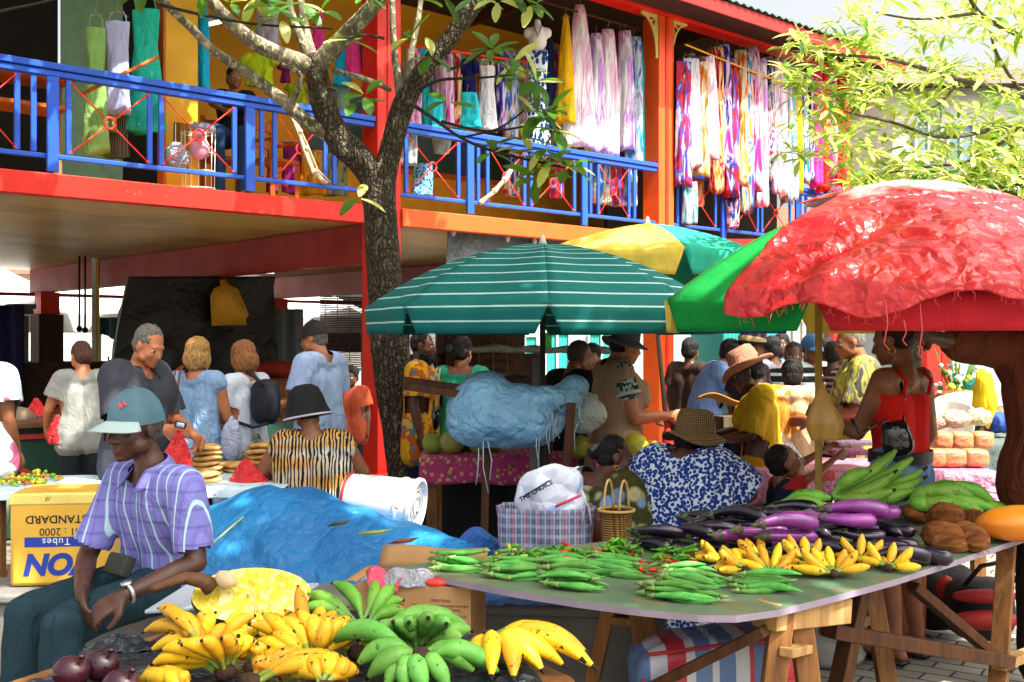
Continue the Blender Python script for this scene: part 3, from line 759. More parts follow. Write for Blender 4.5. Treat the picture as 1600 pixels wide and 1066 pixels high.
bpart('ceiling', plain('roof lining', '#2e2620', .85), (-8, 9.9, .18, YW, 6.36, 6.4), bevel=0)
bpart('rafter', WOOD_DK, *[(s_ - .04, s_ + .04, .19, YW - .01, 6.2, 6.355) for s_ in (-3.2, -1.6, 1.6, 3.2, 6.3, 7.9)])
# fretwork brackets under the eave beam
def bracket(s_, sg):
    mb = MB(); pts = [B(s_ + sg * (.02 + .30 * (1 - math.sin(a))), -.02, 6.09 - .5 * (1 - math.cos(a))) for a in np.linspace(0, math.pi / 2, 9)]
    mb.bar(B(s_, -.02, 6.10), B(s_ + sg * .34, -.02, 6.10), .03, .035); mb.bar(B(s_ + sg * .015, -.02, 6.10), B(s_ + sg * .015, -.02, 5.56), .03, .035)
    for p, q in zip(pts[:-1], pts[1:]): mb.bar(p, q, .026, .03)
    for k, a in enumerate(np.linspace(.25, 1.3, 4)):
        q = B(s_ + sg * (.02 + .30 * (1 - math.sin(a))), -.02, 6.09 - .5 * (1 - math.cos(a))); mb.bar(B(s_ + sg * .03, -.02, 6.08), q, .018, .02)
    mb.ball(B(s_ + sg * .015, -.02, 5.54), .026, 8, 6)
    mb.build('fretwork_bracket', CREAM, bld, sharp=30)
for s_ in (0., 4.76, 9.44): bracket(s_ + .15, 1); bracket(s_ - .15, -1)
# blue railings: pairs of balusters either side of a thick one, crossed red rods with a ring between
def railing(a_, b_, thick, t_=0.):
    r = bpart('railing', BLUE, (a_, b_, t_ - .03, t_ + .05, 3.93, 3.985), (a_, b_, t_ - .05, t_ + .07, 3.99, 4.05), (a_, b_, t_ - .015, t_ + .02, 3.20, 3.245))
    def sub(name, m, *boxes, bev=.004):
        mb = MB()
        for q in boxes: bbox(mb, *q)
        o = mb.build(name, m, bld, sharp=30, bevel=bev); o.parent = r
    for th in thick:
        if a_ < th < b_: sub('baluster', BLUE, (th - .05, th + .05, t_ - .052, t_ - .016, 3.08, 3.925))
        for d_ in (-.152, .152, .906 - 0., 1.02) + ((-.29,) if th < -3 else (.30,)):
            if a_ < th + d_ < b_: sub('baluster', BLUE, (th + d_ - .024, th + d_ + .024, t_ - .013, t_ + .018, 3.25, 3.925))
        for (x0, x1) in ((th + (.17 if th < -3 else .325), th + .885), (th + 1.04, th + (1.63 if th < -5 else 1.765))):
            if x0 > a_ - .1 and x1 < b_ + .1:
                mb = MB(); c = B((x0 + x1) / 2, t_, 3.585)
                for (p, q) in ((B(x0, t_, 3.90), B(x1, t_, 3.27)), (B(x0, t_, 3.27), B(x1, t_, 3.90))):
                    d = (q - p).normalized(); mb.tube([p, c - d * .05], .0075, 6); mb.tube([c + d * .05, q], .0075, 6); mb.ball(p, .018, 8, 6); mb.ball(q, .018, 8, 6)
                mb.tube([c + (A2 * math.cos(a) + Vector((0, 0, 1)) * math.sin(a)) * .052 for a in np.linspace(0, 2 * math.pi, 17)], .011, 7)
                o = mb.build('tie_rod', REDROD, bld); o.parent = r
railing(-8, -.17, [-3.632 - 1.935 * 2, -3.632 - 1.935, -3.632, -1.697])
railing(.17, 4.59, [1.19 - 1.935, 1.19, 3.13])
railing(4.93, 9.27, [6.1 - 1.935, 6.1, 8.04])
# yellow partition boards with a shaped cut-out on the left balcony
def partition(s_, t0, t1):
    mb = MB(); q = 40
    bbox(mb, s_, s_ + .05, t0, t1, 3.55, 6.1); bbox(mb, s_, s_ + .05, t0, t0 + .10, ZF, 3.549); bbox(mb, s_, s_ + .05, t1 - .10, t1, ZF, 3.549); bbox(mb, s_ + .003, s_ + .047, t0 + .101, t1 - .101, ZF, 3.2)
    mb.build('partition_board', YELLOWP, bld, sharp=30)
mb = MB(); s0 = -2.38; bbox(mb, s0, s0 + .36, .45, .5, 3.78, 6.1); bbox(mb, s0, s0 + .10, .45, .5, ZF, 3.779); bbox(mb, s0 + .26, s0 + .36, .45, .5, ZF, 3.779); bbox(mb, s0 + .101, s0 + .259, .452, .498, ZF, 3.3)
for k in range(6):
    a0 = k / 6 * math.pi / 2; 
    for sg in (1, -1): bbox(mb, s0 + .18 + sg * (.079 - .02 * k), s0 + .18 + sg * (.079 - .02 * k + .0), .451, .499, 3.6 + .03 * k, 3.778) if False else None
mb.build('partition_board', YELLOWP, bld, sharp=30)
mb = MB(); bbox(mb, s0 - .03, s0 - .004, .40, .54, ZF, 6.1); mb.build('partition_edge', WOOD_OR, bld, sharp=30)
# ---------------------------------------------------------------- everyone in the market
def at(u, d): return ((u - CX) / F * d, d)
T_PANTS = cloth('dark teal trousers', '#1b323c', fold=.6); NAVYT = cloth('navy cloth', '#151a2c'); DKGREY = cloth('charcoal cloth', '#23262b')
STRAW = None
def straw_mat(name, c1, c2, sc=34.):
    m = Mat(name, .75, 0, .2); v = m.co((1, 1, 1)); a = m.wave(sc, v, .6, 1, 1., 'X'); b = m.wave(sc, v, .6, 1, 1., 'Z'); k = m.math('MULTIPLY', a, b)
    m.base(m.ramp(k, [(.12, hx(c1)), (.5, hx(c2))])).bump(k, .8, .006); return reg(m, name)
STRAW = straw_mat('tan woven straw', '#4a3620', '#b89a68'); STRAWP = straw_mat('pinkish straw', '#a86a52', '#d8a084', 60.)

# --- the seated man in front
fx = V(-.65, -.76, 0); rt = V(-.76, .65, 0)
HJ = dict(pel=V(-1.40, 4.31, .67), wai=V(-1.395, 4.28, .80), che=V(-1.385, 4.225, .965), nec=V(-1.385, 4.17, 1.115), hed=V(-1.432, 4.125, 1.262),
          shoR=V(-1.535, 4.305, 1.055), shoL=V(-1.225, 4.075, 1.055), elbL=V(-1.165, 4.02, .775), wriL=V(-1.355, 3.815, .705),
          elbR=V(-1.665, 4.26, .745), wriR=V(-1.555, 3.93, .690), hipL=V(-1.325, 4.25, .645), hipR=V(-1.475, 4.38, .645),
          kneL=V(-1.60, 3.88, .575), kneR=V(-1.845, 4.13, .56), ankL=V(-1.62, 3.84, .09), ankR=V(-1.86, 4.06, .09))
HERO = person('elderly man in a lilac checked shirt and grey blue cap sitting with clasped hands', (-1.40, 4.31), 139.5, 1.72, SK_DEEP, HJ, True, .96, hy=12, hp=-6,
              hair='thin', hmat=H_SALT, vox=.0065, headk=1.07, shirt=dict(mat=MAT_PLAID, sleeve=.80, loose=.014, hem=.03, collar=MAT_PLAID, fold=1.3, neck=.02),
              pants=dict(mat=T_PANTS, fold=1.2, loose=.016), curl=.5, fold=1.2,
              hdir={'L': (-.75, -.25, -.45), 'R': (.30, -.55, -.55)}, palms={'L': (-.3, .5, -.8), 'R': (.65, .5, .1)},
              hat=(hat_cap, plain('faded denim cap', '#4d6d7c', .85, .2, 9, .4, 90), plain('cap visor', '#9db3b2', .7, .1), plain('pink cap emblem', '#c8606c', .7)))
# belt pouch, watch, breast-pocket lines
mb = MB(); mb.box(V(-1.49, 4.13, .742), (.135, .05, .085), Matrix.Rotation(R(-40), 3, 'Z') @ Matrix.Rotation(R(-25), 3, 'X')); mb.build('belt_pouch', plain('khaki pouch', '#2f332c', .8, .2, 8, .4), HERO['root'], subd=2, bevel=.012)
mb = MB(); wd = (HJ['wriL'] - HJ['elbL']).normalized(); c = HJ['wriL'] - wd * .012; ux = wd.cross(V(0, 0, 1)).normalized(); uz = ux.cross(wd)
mb.tube([c + (ux * math.cos(a) + uz * math.sin(a)) * .0335 for a in np.linspace(0, 2 * math.pi, 25)], .0075, 8); mb.lathe([(0, 0), (.019, 0), (.021, .004), (.019, .010), (0, .011)], c + uz * .032, 18, Matrix((ux, wd, uz)).transposed())
mb.build('wrist_watch', plain('steel', '#c8ccd0', .25, .1, metal=.9), HERO['root'])

# --- far left
person('woman in a grey tee shirt seen from behind at the market counter', at(130, 8.6), 18, 1.585, SK_TAN, dict(elbL=(-.27, .0, 1.12), wriL=(-.30, .14, .96), hed=(-.02, .05, 1.56), elbR=(.22, .05, 1.12), wriR=(.14, .26, 1.03)), g=1.12, hy=28, hp=-18, hair='back', hmat=H_BROWN,
       shirt=dict(mat=cloth('heather grey jersey', '#8b8d88'), sleeve=.55, loose=.016, hem=.08), pants=dict(mat=blobs('washed black denim', ['#1a1d22', '#1d2026', '#22262c', '#5a6066'], 2.5), loose=.02), female=True)
person('man with grey hair in a dark grey polo shirt looking down', at(214, 6.7), -118, 1.70, SK_TAN, dict(hed=(0, .10, 1.555), nec=(0, .02, 1.43), che=(0, .03, 1.26), elbR=(.23, .08, 1.11), wriR=(.14, .36, 1.07), elbL=(-.23, .08, 1.10), wriL=(-.12, .37, 1.00)), g=1.25, hy=0, hp=-26, hair='short', hmat=H_GREY, headk=1.02,
       shirt=dict(mat=stripes('dark slate polo', ['#34363f', '#3a3c47', '#34363f'], 30), sleeve=.85, loose=.018, hem=.1, collar=MATS['dark slate polo'], neck=.02), pants=dict(mat=cloth('grey slacks', '#4b4a58'), loose=.02), belly=1.05, vox=.009)
GREYM = _p = COL.objects['person.002'] if 'person.002' in COL.objects else None
person('woman with blond bobbed hair in a long pale blue sleeveless dress', at(308, 7.8), -12, 1.60, SK_TAN, dict(elbR=(.235, .03, 1.10), wriR=(.20, .25, 1.02), elbL=(-.22, .03, 1.1), wriL=(-.12, .26, 1.05)), g=1.06, hp=-8, hair='bob', hmat=H_BLOND, female=True,
       shirt=dict(mat=cloth('pale blue crinkle cotton', '#86a6cc', fold=.8, fs=16), sleeve=0, loose=.014), skirt=dict(mat=MATS['pale blue crinkle cotton'], hem=.18, flare=.10, top=.10))
person('woman in a white tee shirt and camouflage skirt with a backpack', at(382, 8.0), 62, 1.575, SK_TAN, dict(elbR=(.22, .06, 1.10), wriR=(.13, .33, 1.03), elbL=(-.22, .05, 1.1), wriL=(-.14, .32, 1.03)), g=1.1, hp=-14, hair='bob', hmat=H_GING, female=True,
       shirt=dict(mat=cloth('white jersey', '#c9d2e2'), sleeve=.55, loose=.014, hem=.02), skirt=dict(mat=blobs('camouflage cotton', ['#3a4034', '#6c7264', '#9aa096', '#4a5244', '#b6bab0'], 16), hem=.42, flare=.03, top=.05))
person('person in a white and turquoise shirt cut off by the frame', at(-30, 7.2), -8, 1.66, SK_BROWN, g=1.2, hair='short', shirt=dict(mat=blobs('white turquoise print', ['#d9e6ea', '#c9e2ea', '#e0e6e8', '#c86a90'], 3), sleeve=.6, loose=.03, hem=.12), pants=dict(mat=cloth('pale trousers', '#a3a48c')))
person('man in a pale blue shirt and dark cap seen from the side', at(500, 8.3), 58, 1.74, SK_TAN, dict(hed=(0, .06, 1.565), elbL=(-.24, .02, 1.12), wriL=(-.16, .24, 1.02), elbR=(.23, .02, 1.12), wriR=(.14, .25, 1.02)), g=1.1, hy=14, hp=-10, hair='thin', hmat=H_GREY,
       shirt=dict(mat=cloth('pale blue cotton', '#a3b9e0', fold=.7), sleeve=.75, loose=.025, hem=.12), pants=dict(mat=cloth('olive trousers', '#4a4a38')), hat=(hat_cap, plain('black red cap', '#1a1416', .7), plain('dark visor', '#131316', .6), plain('red cap patch', '#8a1c1c', .7)))

# --- the seated woman in tiger print, from behind
def hat_bucket(o, mat, rim):
    c, Q, k = o['W']['hed'], o['Q'], o['hk']; b = MB()
    prof = [(.001, .145), (.05, .14), (.088, .115), (.108, .06), (.122, .0), (.142, -.045), (.146, -.05), (.138, -.045), (.112, .0), (.1, .05)]
    b.lathe([(r * k, z * k) for r, z in prof], c + Q @ V(0, -.012, .02) * k, 36, Q); b.build('hat', mat, o['root'])
    b = MB(); b.tube([c + Q @ (V(math.cos(a) * .146, math.sin(a) * .146 - .012, -.03)) * k for a in np.linspace(0, 2 * math.pi, 37)], .006, 8, cap=False); b.build('hat_rim', rim, o['root'])
person('woman in a sleeveless tiger print top and black hat seen from behind', at(488, 6.4), 4, 1.66, SK_BROWN, dict(sit_pose(.44), elbR=(.30, .05, .83), wriR=(.2, .33, .75), elbL=(-.31, .05, .83), wriL=(-.2, .33, .75), hed=(-.035, .03, 1.20)), g=1.32, hy=14, hp=-8, hr=-8, hair='crop',
       shirt=dict(mat=tiger(), sleeve=0, loose=.018, hem=.06), skirt=dict(mat=DKGREY, hem=.1, flare=.1), hat=(hat_bucket, plain('black felt', '#101014', .9, .2, 20, .4, 120), plain('white hat rim', '#b9b2c4', .7)), female=True, vox=.009)
# --- behind the tree
person('bearded man in a yellow patterned shirt behind the tree trunk', at(657, 8.7), -98, 1.66, SK_DARK, dict(elbR=(.22, 0, 1.1), elbL=(-.22, .05, 1.1), wriL=(-.2, .2, .95)), g=1.1, hp=-5, hair='crop', beard=H_BLACK,
       shirt=dict(mat=blobs('yellow batik', ['#1a2440', '#d79a1c', '#e0a828', '#c25a1c', '#3f7f8c', '#d9a63a'], 6), sleeve=.7, loose=.022, hem=.2), pants=dict(mat=NAVYT))
person('woman with short black hair in a turquoise top seen from behind', at(722, 8.9), -10, 1.605, SK_BROWN, dict(elbL=(-.26, -.0, 1.08), wriL=(-.27, .05, .87), elbR=(.25, .05, 1.1), wriR=(.18, .26, 1.02)), g=1.18, hy=-14, hp=-12, hair='full', female=True,
       shirt=dict(mat=cloth('turquoise jersey', '#35b08c'), sleeve=.35, loose=.016, hem=.18, neck=.1), skirt=dict(mat=cloth('green print skirt', '#2c9a6c'), hem=.3, flare=.06))
person('man with cropped hair in a black tee shirt leaning forward', at(878, 7.9), -52, 1.63, SK_BROWN, dict(nec=(0, .10, 1.40), hed=(0, .18, 1.53), che=(0, .07, 1.24), shoR=(.18, .09, 1.36), elbR=(.24, .15, 1.1), wriR=(.18, .38, 1.02)), hy=-12, hp=-16, hair='crop', hmat=H_SALT, g=1.1,
       shirt=dict(mat=cloth('black jersey', '#14141a'), sleeve=.7, loose=.018, hem=.1), pants=dict(mat=DKGREY))
CAMO = blobs('dark leaf print', ['#1d2a22', '#2f4a38', '#aebfae', '#26352c', '#3b5a44'], 14)
person('woman in a beige top with dark green printed sleeves and a brimmed hat', at(962, 7.3), -78, 1.69, SK_TAN, dict(elbR=(.24, .05, 1.09), wriR=(.16, .32, 1.10), elbL=(-.24, .05, 1.1), wriL=(-.14, .3, 1.08), hed=(0, .07, 1.56)), g=1.3, hp=-14, hair='short', hmat=H_BLACK, female=True,
       shirt=dict(mat=cloth('beige cotton', '#a58868'), sleeve=.0, loose=.02, hem=.2), skirt=dict(mat=cloth('beige skirt', '#8a7054'), hem=.3, flare=.05), hat=(hat_straw, plain('grey hat', '#5c6068', .8), .16, .1, .10))
_bt = [o for o in COL.objects if o.get('label', '').startswith('woman in a beige top')][0]
# printed sleeves with a white edge
def sleeves(rootname, mat, edge, t=.5, r=.075):
    root = rootname; M = root_M(root)
    for sg in (1, -1):
        S = M @ V(sg * .17, -.01, 1.385) * 1.0; E = M @ V(sg * .24, .05, 1.09); b = MB(); b.cap(S, r, S.lerp(E, t), r * .93, 16); b.build('sleeve', mat, root)
        d = (E - S).normalized(); x = d.cross(V(0, 1, 0)).normalized(); y = d.cross(x); c = S.lerp(E, t + .04); b = MB(); b.tube([c + (x * math.cos(a) + y * math.sin(a)) * (r * .97) for a in np.linspace(0, 2 * math.pi, 21)], .012, 6); b.build('sleeve_edge', edge, root)
sleeves(_bt, CAMO, plain('white trim', '#c8c8c4', .8), .45, .083)

# --- the two seated women with their backs to us
W1 = person('woman in a floral dress seated in profile by the plaid bag', at(936, 6.0), -40, 1.62, SK_DARK, dict(sit_pose(.25, .10), hed=(.03, .12, .985)), g=1.42, hy=-44, hp=-4, hair='tail', shirt=dict(mat=floral(), sleeve=.75, loose=.025, hem=.05, neck=.1), skirt=dict(mat=MATS['floral'], hem=.05, flare=.18), female=True, vox=.009)
W2 = person('heavy woman in a blue and white speckled dress and woven straw hat', at(1068, 5.95), -24, 1.70, SK_DARK, dict(sit_pose(.33, .10), elbR=(.33, .12, .76), wriR=(.2, .35, .68), elbL=(-.33, .1, .76), wriL=(-.2, .35, .68), hed=(.045, .10, 1.045)), g=1.62, hy=-42, hp=-6, hair='short', shirt=dict(mat=spots('blue white speckle', '#173a86', hx('#d6deea'), 58, .60), sleeve=.9, loose=.03, hem=.06, neck=.06), skirt=dict(mat=MATS['blue white speckle'], hem=.05, flare=.2),
            hat=(hat_straw, STRAW, .165, .105, .115, .03, 0, None, .04), female=True, vox=.009, headk=1.08)
def earring(o, sx, r=.018, gold=plain('gold', '#d9a441', .25, .05, metal=.9)):
    c = o['W']['hed'] + o['Q'] @ V(sx * .082, -.006, -.05) * o['hk']; b = MB(); x = o['Q'] @ V(0, 1, 0); z = o['Q'] @ V(0, 0, 1)
    b.tube([c + (x * math.cos(a) + z * math.sin(a)) * r for a in np.linspace(0, 2 * math.pi, 17)], .0028, 6); b.build('earring', gold, o['root'])
earring(W1, 1, .013); earring(W1, -1, .013); earring(W2, 1, .019); earring(W2, -1, .019)
W3 = person('woman in a mustard yellow tee shirt and tilted pinkish straw hat', at(1190, 7.0), 72, 1.52, SK_DEEP, dict(nec=(0, .03, 1.42), hed=(0, .10, 1.55), elbL=(-.26, .05, 1.12), wriL=(-.06, .30, 1.06), elbR=(.24, .1, 1.12), wriR=(.02, .33, 1.10)), g=1.25, hy=4, hp=-24, hair='short', shirt=dict(mat=cloth('mustard jersey', '#b08c10', fold=.6), sleeve=.95, loose=.012, hem=.1, neck=.06), skirt=dict(mat=DKGREY, hem=.3),
            hat=(hat_straw, STRAWP, .175, .10, .125, .0, -4, None, .035, .05), female=True, vox=.009, headk=1.12)
# --- the crowd behind
person('man in a sky blue shirt bending to the right', at(1100, 9.3), -92, 1.66, SK_TAN, dict(nec=(0, .14, 1.39), hed=(0, .24, 1.51), che=(0, .08, 1.24), shoR=(.18, .12, 1.35), elbR=(.22, .22, 1.1), wriR=(.15, .48, 1.08), shoL=(-.18, .12, 1.35), elbL=(-.22, .2, 1.1), wriL=(-.15, .46, 1.05)), g=1.2, hp=-12, hair='short', hmat=H_BLACK, shirt=dict(mat=cloth('sky blue cotton', '#7f9bd8'), sleeve=.8, loose=.025, hem=.15), pants=dict(mat=NAVYT), vox=.012)
person('person in a turquoise shirt half hidden behind the bending man', at(1146, 9.9), 150, 1.58, SK_BROWN, hair='short', shirt=dict(mat=cloth('aqua cotton', '#6fb6cc'), sleeve=.6, hem=.1), pants=dict(mat=NAVYT), vox=.013, hands=False)
def hat_sun(o, dark, light):
    hat_straw(o, dark, .17, .105, .13, .0, 0, None, .03, .03)
    c, Q, k = o['W']['hed'], o['Q'], o['hk']; b = MB(); b.lathe([(.108 * k, .0), (.112 * k, .035 * k), (.108 * k, .04 * k)], c + Q @ V(0, -.012, .035) * k, 32, Q); b.build('hat_band', light, o['root'])
person('person in a dark sun hat with a pale band behind the mustard tee', at(1172, 8.4), -70, 1.66, SK_BROWN, hair='short', hp=-10, shirt=dict(mat=cloth('dark plum cotton', '#3a2a38'), sleeve=.6, hem=.1), pants=dict(mat=NAVYT), vox=.013, hands=False, hat=(hat_sun, plain('dark hat', '#2b2420', .8), plain('pale hat band', '#b89a72', .7)))
person('person in a sunlit orange and white shirt with black hair', at(1236, 7.7), -20, 1.47, SK_BROWN, dict(nec=(0, .06, 1.42), hed=(-.0, .12, 1.54), elbR=(.25, .05, 1.12), wriR=(.2, .25, 1.0)), g=1.1, hair='full', shirt=dict(mat=blobs('orange white cotton', ['#cc7420', '#d48a34', '#d8b890', '#cc7824'], 2.6), sleeve=.6, loose=.02, hem=.15), skirt=dict(mat=stripes('blue check skirt', ['#cfe0ee', '#2b4a86', '#e6eef2'], 14, 'X'), hem=.3), vox=.012, hands=False, female=True)
person('person in a black shirt with white stripes in the crowd', at(1240, 9.0), 165, 1.57, SK_DARK, hair='short', shirt=dict(mat=stripes('black white stripes', ['#14161c', '#14161c', '#14161c', '#d4dbe0'], 4.2), sleeve=.7, loose=.02, hem=.15), pants=dict(mat=NAVYT), vox=.013, hands=False, g=1.15)
person('person in a white shirt and blue cap in the crowd', at(1266, 9.5), -150, 1.63, SK_BROWN, hair='crop', hp=-12, shirt=dict(mat=cloth('white shirt cotton', '#d6dde8'), sleeve=.8, loose=.02, hem=.15), pants=dict(mat=NAVYT), vox=.013, hands=False, hat=(hat_cap, plain('blue cap', '#2f5c8c', .7)))
person('person in a maroon and white striped tee shirt', at(1303, 9.1), -60, 1.58, SK_DARK, dict(elbR=(.24, .1, 1.1), wriR=(.1, .34, 1.05)), hair='short', shirt=dict(mat=stripes('maroon stripes', ['#5a2430', '#6a2a38', '#b8a8a8'], 6.5), sleeve=.55, loose=.018, hem=.15), pants=dict(mat=NAVYT), vox=.012, g=1.15)
person('grey haired man in a yellow green checked shirt', at(1342, 7.6), 84, 1.71, SK_BROWN, dict(elbL=(-.25, .08, 1.1), wriL=(-.12, .36, 1.04), elbR=(.24, .08, 1.1), wriR=(.12, .36, 1.04), hed=(0, .06, 1.565)), g=1.15, hy=6, hp=-14, hair='crop', hmat=H_GREY, shirt=dict(mat=blobs('yellow green checks', ['#5a5a48', '#8c8a3c', '#b0aa50', '#6c6c60', '#a8a24a', '#4a4a44'], 5., vec=(2, 2, .6), dist=.2), sleeve=.85, loose=.03, hem=.2), pants=dict(mat=cloth('brown trousers', '#4a3a30')), vox=.011)
# --- child reaching up
CH_ = person('small boy in a navy shirt with red sleeves reaching up', at(1222, 5.95), -78, .99, SK_BROWN, dict(hed=(0, .03, 1.575), shoR=(.16, 0, 1.36), elbR=(.20, .24, 1.50), wriR=(.17, .46, 1.64), shoL=(-.16, .02, 1.36), elbL=(-.2, .28, 1.54), wriL=(-.15, .50, 1.68)), g=1.1, hy=-8, hp=22, headk=1.22, hair='crop', shirt=dict(mat=cloth('navy jersey', '#1b2236'), sleeve=0, loose=.01, hem=.12), pants=dict(mat=cloth('red shorts', '#8c2420'), length=.5), vox=.0075)
mb = MB(); W = CH_['W']
for sd in 'RL': mb.cap(W['sho' + sd], .048, W['sho' + sd].lerp(W['elb' + sd], .42), .042); mb.build('sleeve', cloth('red jersey', '#b02a26'), CH_['root']); mb = MB()
# --- woman in the red strappy top
RW = person('woman in a red strappy top with a black handbag seen from behind', at(1408, 5.45), 38, 1.72, SK_BROWN, dict(shoL=(-.165, 0, 1.385), elbL=(-.19, .12, 1.12), wriL=(-.12, .38, 1.185), elbR=(.225, -.02, 1.10), wriR=(.20, .12, .88), hed=(0, .045, 1.57), hipR=(.09, 0, .91), kneR=(.085, .02, .49)), g=.98, hy=16, hp=-16, hair='tail', hmat=hair_mat('hair dark braid', '#241812'), female=True, vox=.008,
            pants=dict(mat=blobs('blue denim', ['#3a5678', '#4a6a8e', '#6888a8'], 5, const=False), length=.24, loose=.034, waist=.075))
W = RW['W']; up = V(0, 0, 1); rgt = (W['shoR'] - W['shoL']).normalized(); fwd = up.cross(rgt)
REDTOP = cloth('red lycra', '#c81a14', fold=.3)
def band(o, z0, z1, mat, name, grow=.02, kx=.168, ky=.122):
    W = o['W']; b = MB(); n = 40
    c = lambda z: W['pel'].lerp(W['nec'], (z - W['pel'].z) / (W['nec'].z - W['pel'].z))
    def fn(u, v):
        a = u * 2 * math.pi; z = lerp(z0, z1, v); return c(z) + rgt * math.cos(a) * (kx + grow) + fwd * math.sin(a) * (ky + grow + .02 * max(0, math.sin(a)))
    b.grid(fn, n, 6, close_u=True); b.build(name, mat, o['root'])
add_shirt(RW, REDTOP, g=.98, vox=.008, female=True, sleeve=0, loose=.009, fold=.4, clip=(1.03, 1.31), name='top'); band(RW, .985, 1.045, BLACKM, 'belt', .012, .165, .125)
mb = MB()
for k in (-1, 1):
    p = W['nec'] + rgt * .10 * k - up * .02; mb.tube([W['che'] + rgt * .105 * k - fwd * .10 + up * .05, W['nec'] + rgt * .105 * k - fwd * .085 - up * .05, W['nec'] + rgt * .105 * k - fwd * .04 - up * .005, W['nec'] + rgt * .10 * k + fwd * .05 - up * .01, W['che'] + rgt * .09 * k + fwd * .12 + up * .04], .011, 8)
mb.build('shoulder_strap', REDTOP, RW['root']); earring(RW, -1, .016)
for sd in 'RL':
    A = W['ank' + sd]; f = RW['Rz'] @ V(0, 1, 0); b = MB(); b.prism([(-.035, -.06), (.035, -.06), (.045, .08), (.03, .17), (-.03, .17), (-.045, .08)], -.085, -.068, M=Matrix.Translation(A) @ RW['Rz'].to_4x4()); b.tube([A - f * .02 + (rgt * math.cos(a) + f * math.sin(a)) * .045 + up * .01 for a in np.linspace(0, 2 * math.pi, 15)], .006, 6); b.tube([A + f * .09 + rgt * math.cos(a) * .045 + up * (-.07 + math.sin(a) * .05) for a in np.linspace(0, math.pi, 9)], .012, 6)
    b.build('sandal', BLACKM, RW['root'])
# --- tall figure in brown at the right edge, arm held out
person('tall person in a dark brown shirt with an arm stretched out to the left', at(1656, 4.95), 172, 1.86, SK_DEEP, dict(shoR=(.19, 0, 1.43), elbR=(.40, .10, 1.44), wriR=(.56, .24, 1.47), elbL=(-.25, 0, 1.15)), g=1.15, belly=1.15, hair='short', shirt=dict(mat=cloth('dark brown cotton', '#5a2a18', fold=.9), sleeve=1.3, loose=.03, hem=.10), pants=dict(mat=cloth('black brown trousers', '#1d1512')), vox=.010)
# --- upstairs
person('woman in a black tank top sitting on the balcony', tuple(BU(366, 0, .85).xy), 190, 1.68, SK_BROWN, dict(sit_pose(.62), elbR=(.23, .1, 1.08), wriR=(.1, .3, .98), elbL=(-.25, .02, 1.06), wriL=(-.2, .2, .92)), g=1.05, hy=20, hp=-6, hair='back', shirt=dict(mat=cloth('black tank', '#121216'), sleeve=0, loose=.01), pants=dict(mat=cloth('indigo jeans', '#24406a')), ground=ZF, vox=.011, group='people upstairs', female=True)
# --- far heads in the crowd
rr = random.Random(3)
for (u, d, yaw, H, lab, m_, c_) in [(1078, 10.6, -40, 1.6, 'dark haired person in a brown top by the orange post', SK_DARK, '#3a2a24'), (1207, 10.8, 20, 1.62, 'person with black hair in a grey shirt deep in the crowd', SK_DARK, '#6a6c74'),
                               (1222, 12.0, 160, 1.66, 'person in a teal shirt far back beside the red columns', SK_DARK, '#2a7a80'), (1292, 11.2, -30, 1.6, 'person in a red shirt behind the wooden umbrella pole', SK_DARK, '#a02a2a'),
                               (548, 11.2, 180, 1.30, 'small figure with black hair under the market hall', SK_DARK, '#a0442a'), (925, 9.2, 170, 1.55, 'person in a grey shirt behind the man in black', SK_BROWN, '#6a707c')]:
    person(lab, at(u, d), yaw, H, m_, hair='full' if u != 548 else 'curly', shirt=dict(mat=cloth('crowd cloth ' + c_, c_), sleeve=.6, loose=.02, hem=.12), pants=dict(mat=NAVYT), vox=.014, hands=False, g=1.1)
# ---------------------------------------------------------------- trees
def bark():
    m = Mat('rough grey brown bark', .9, 0, .2); v = m.co((1, 1, .28)); f = m.voro(34., m.mix(.08, v, m.noisec(9.)), 'DISTANCE_TO_EDGE'); n = m.noise(5., detail=6); g = m.noise(16., m.co((1, 1, .5)), 5)
    c = m.ramp(f, [(.0, hx('#241d17')), (.10, hx('#5a4e42')), (.4, hx('#8c7f6c'))]); c = m.mix(m.math('MULTIPLY', n, .5), c, hx('#3c342b'))
    lich = m.step(g, .63, .03); c = m.mix(m.math('MULTIPLY', lich, .7), c, hx('#9a957c')); m.base(c); m.bump(m.math('ADD', m.math('MULTIPLY', f, 2.), n), 1., .05); return reg(m, 'bark')
BARK = bark()
def bark2():
    m = Mat('pale lichened bark', .9, 0, .2); v = m.co((1, 1, .6)); n = m.noise(7., detail=6); g = m.noise(24., v, 5, .8)
    c = m.ramp(n, [(.3, hx('#4e463b')), (.7, hx('#857b6a'))]); c = m.mix(m.step(g, .56, .03), c, hx('#aaa583')); m.base(c); m.bump(g, .7, .03); return reg(m, 'bark2')
BARK2 = bark2()
def leafmat(name, c1, c2, trans=.35):
    m = Mat(name, .45, 0, .35); r = m.n('ShaderNodeObjectInfo'); n = m.noise(2.2, detail=2); col = m.ramp(n, [(.3, hx(c1)), (.7, hx(c2))]); m.base(col)
    t = m.n('ShaderNodeBsdfTranslucent'); m.l(m.mix(.35, col, hx('#b4cf1e')), t.inputs['Color']); mx = m.n('ShaderNodeMixShader'); mx.inputs[0].default_value = trans
    out = m.nt.nodes['Material Output']; m.l(m.b.outputs[0], mx.inputs[1]); m.l(t.outputs[0], mx.inputs[2]); m.l(mx.outputs[0], out.inputs['Surface']); return reg(m, name)
LEAF = leafmat('mid green leaf', '#2a5a14', '#4f8a24'); LEAFD = leafmat('dark green leaf', '#1c4412', '#35661c'); LEAFY = leafmat('yellow green leaf', '#b0c454', '#dede90', .5); LEAFG = leafmat('sunlit green leaf', '#4f8a26', '#7fa836', .45)
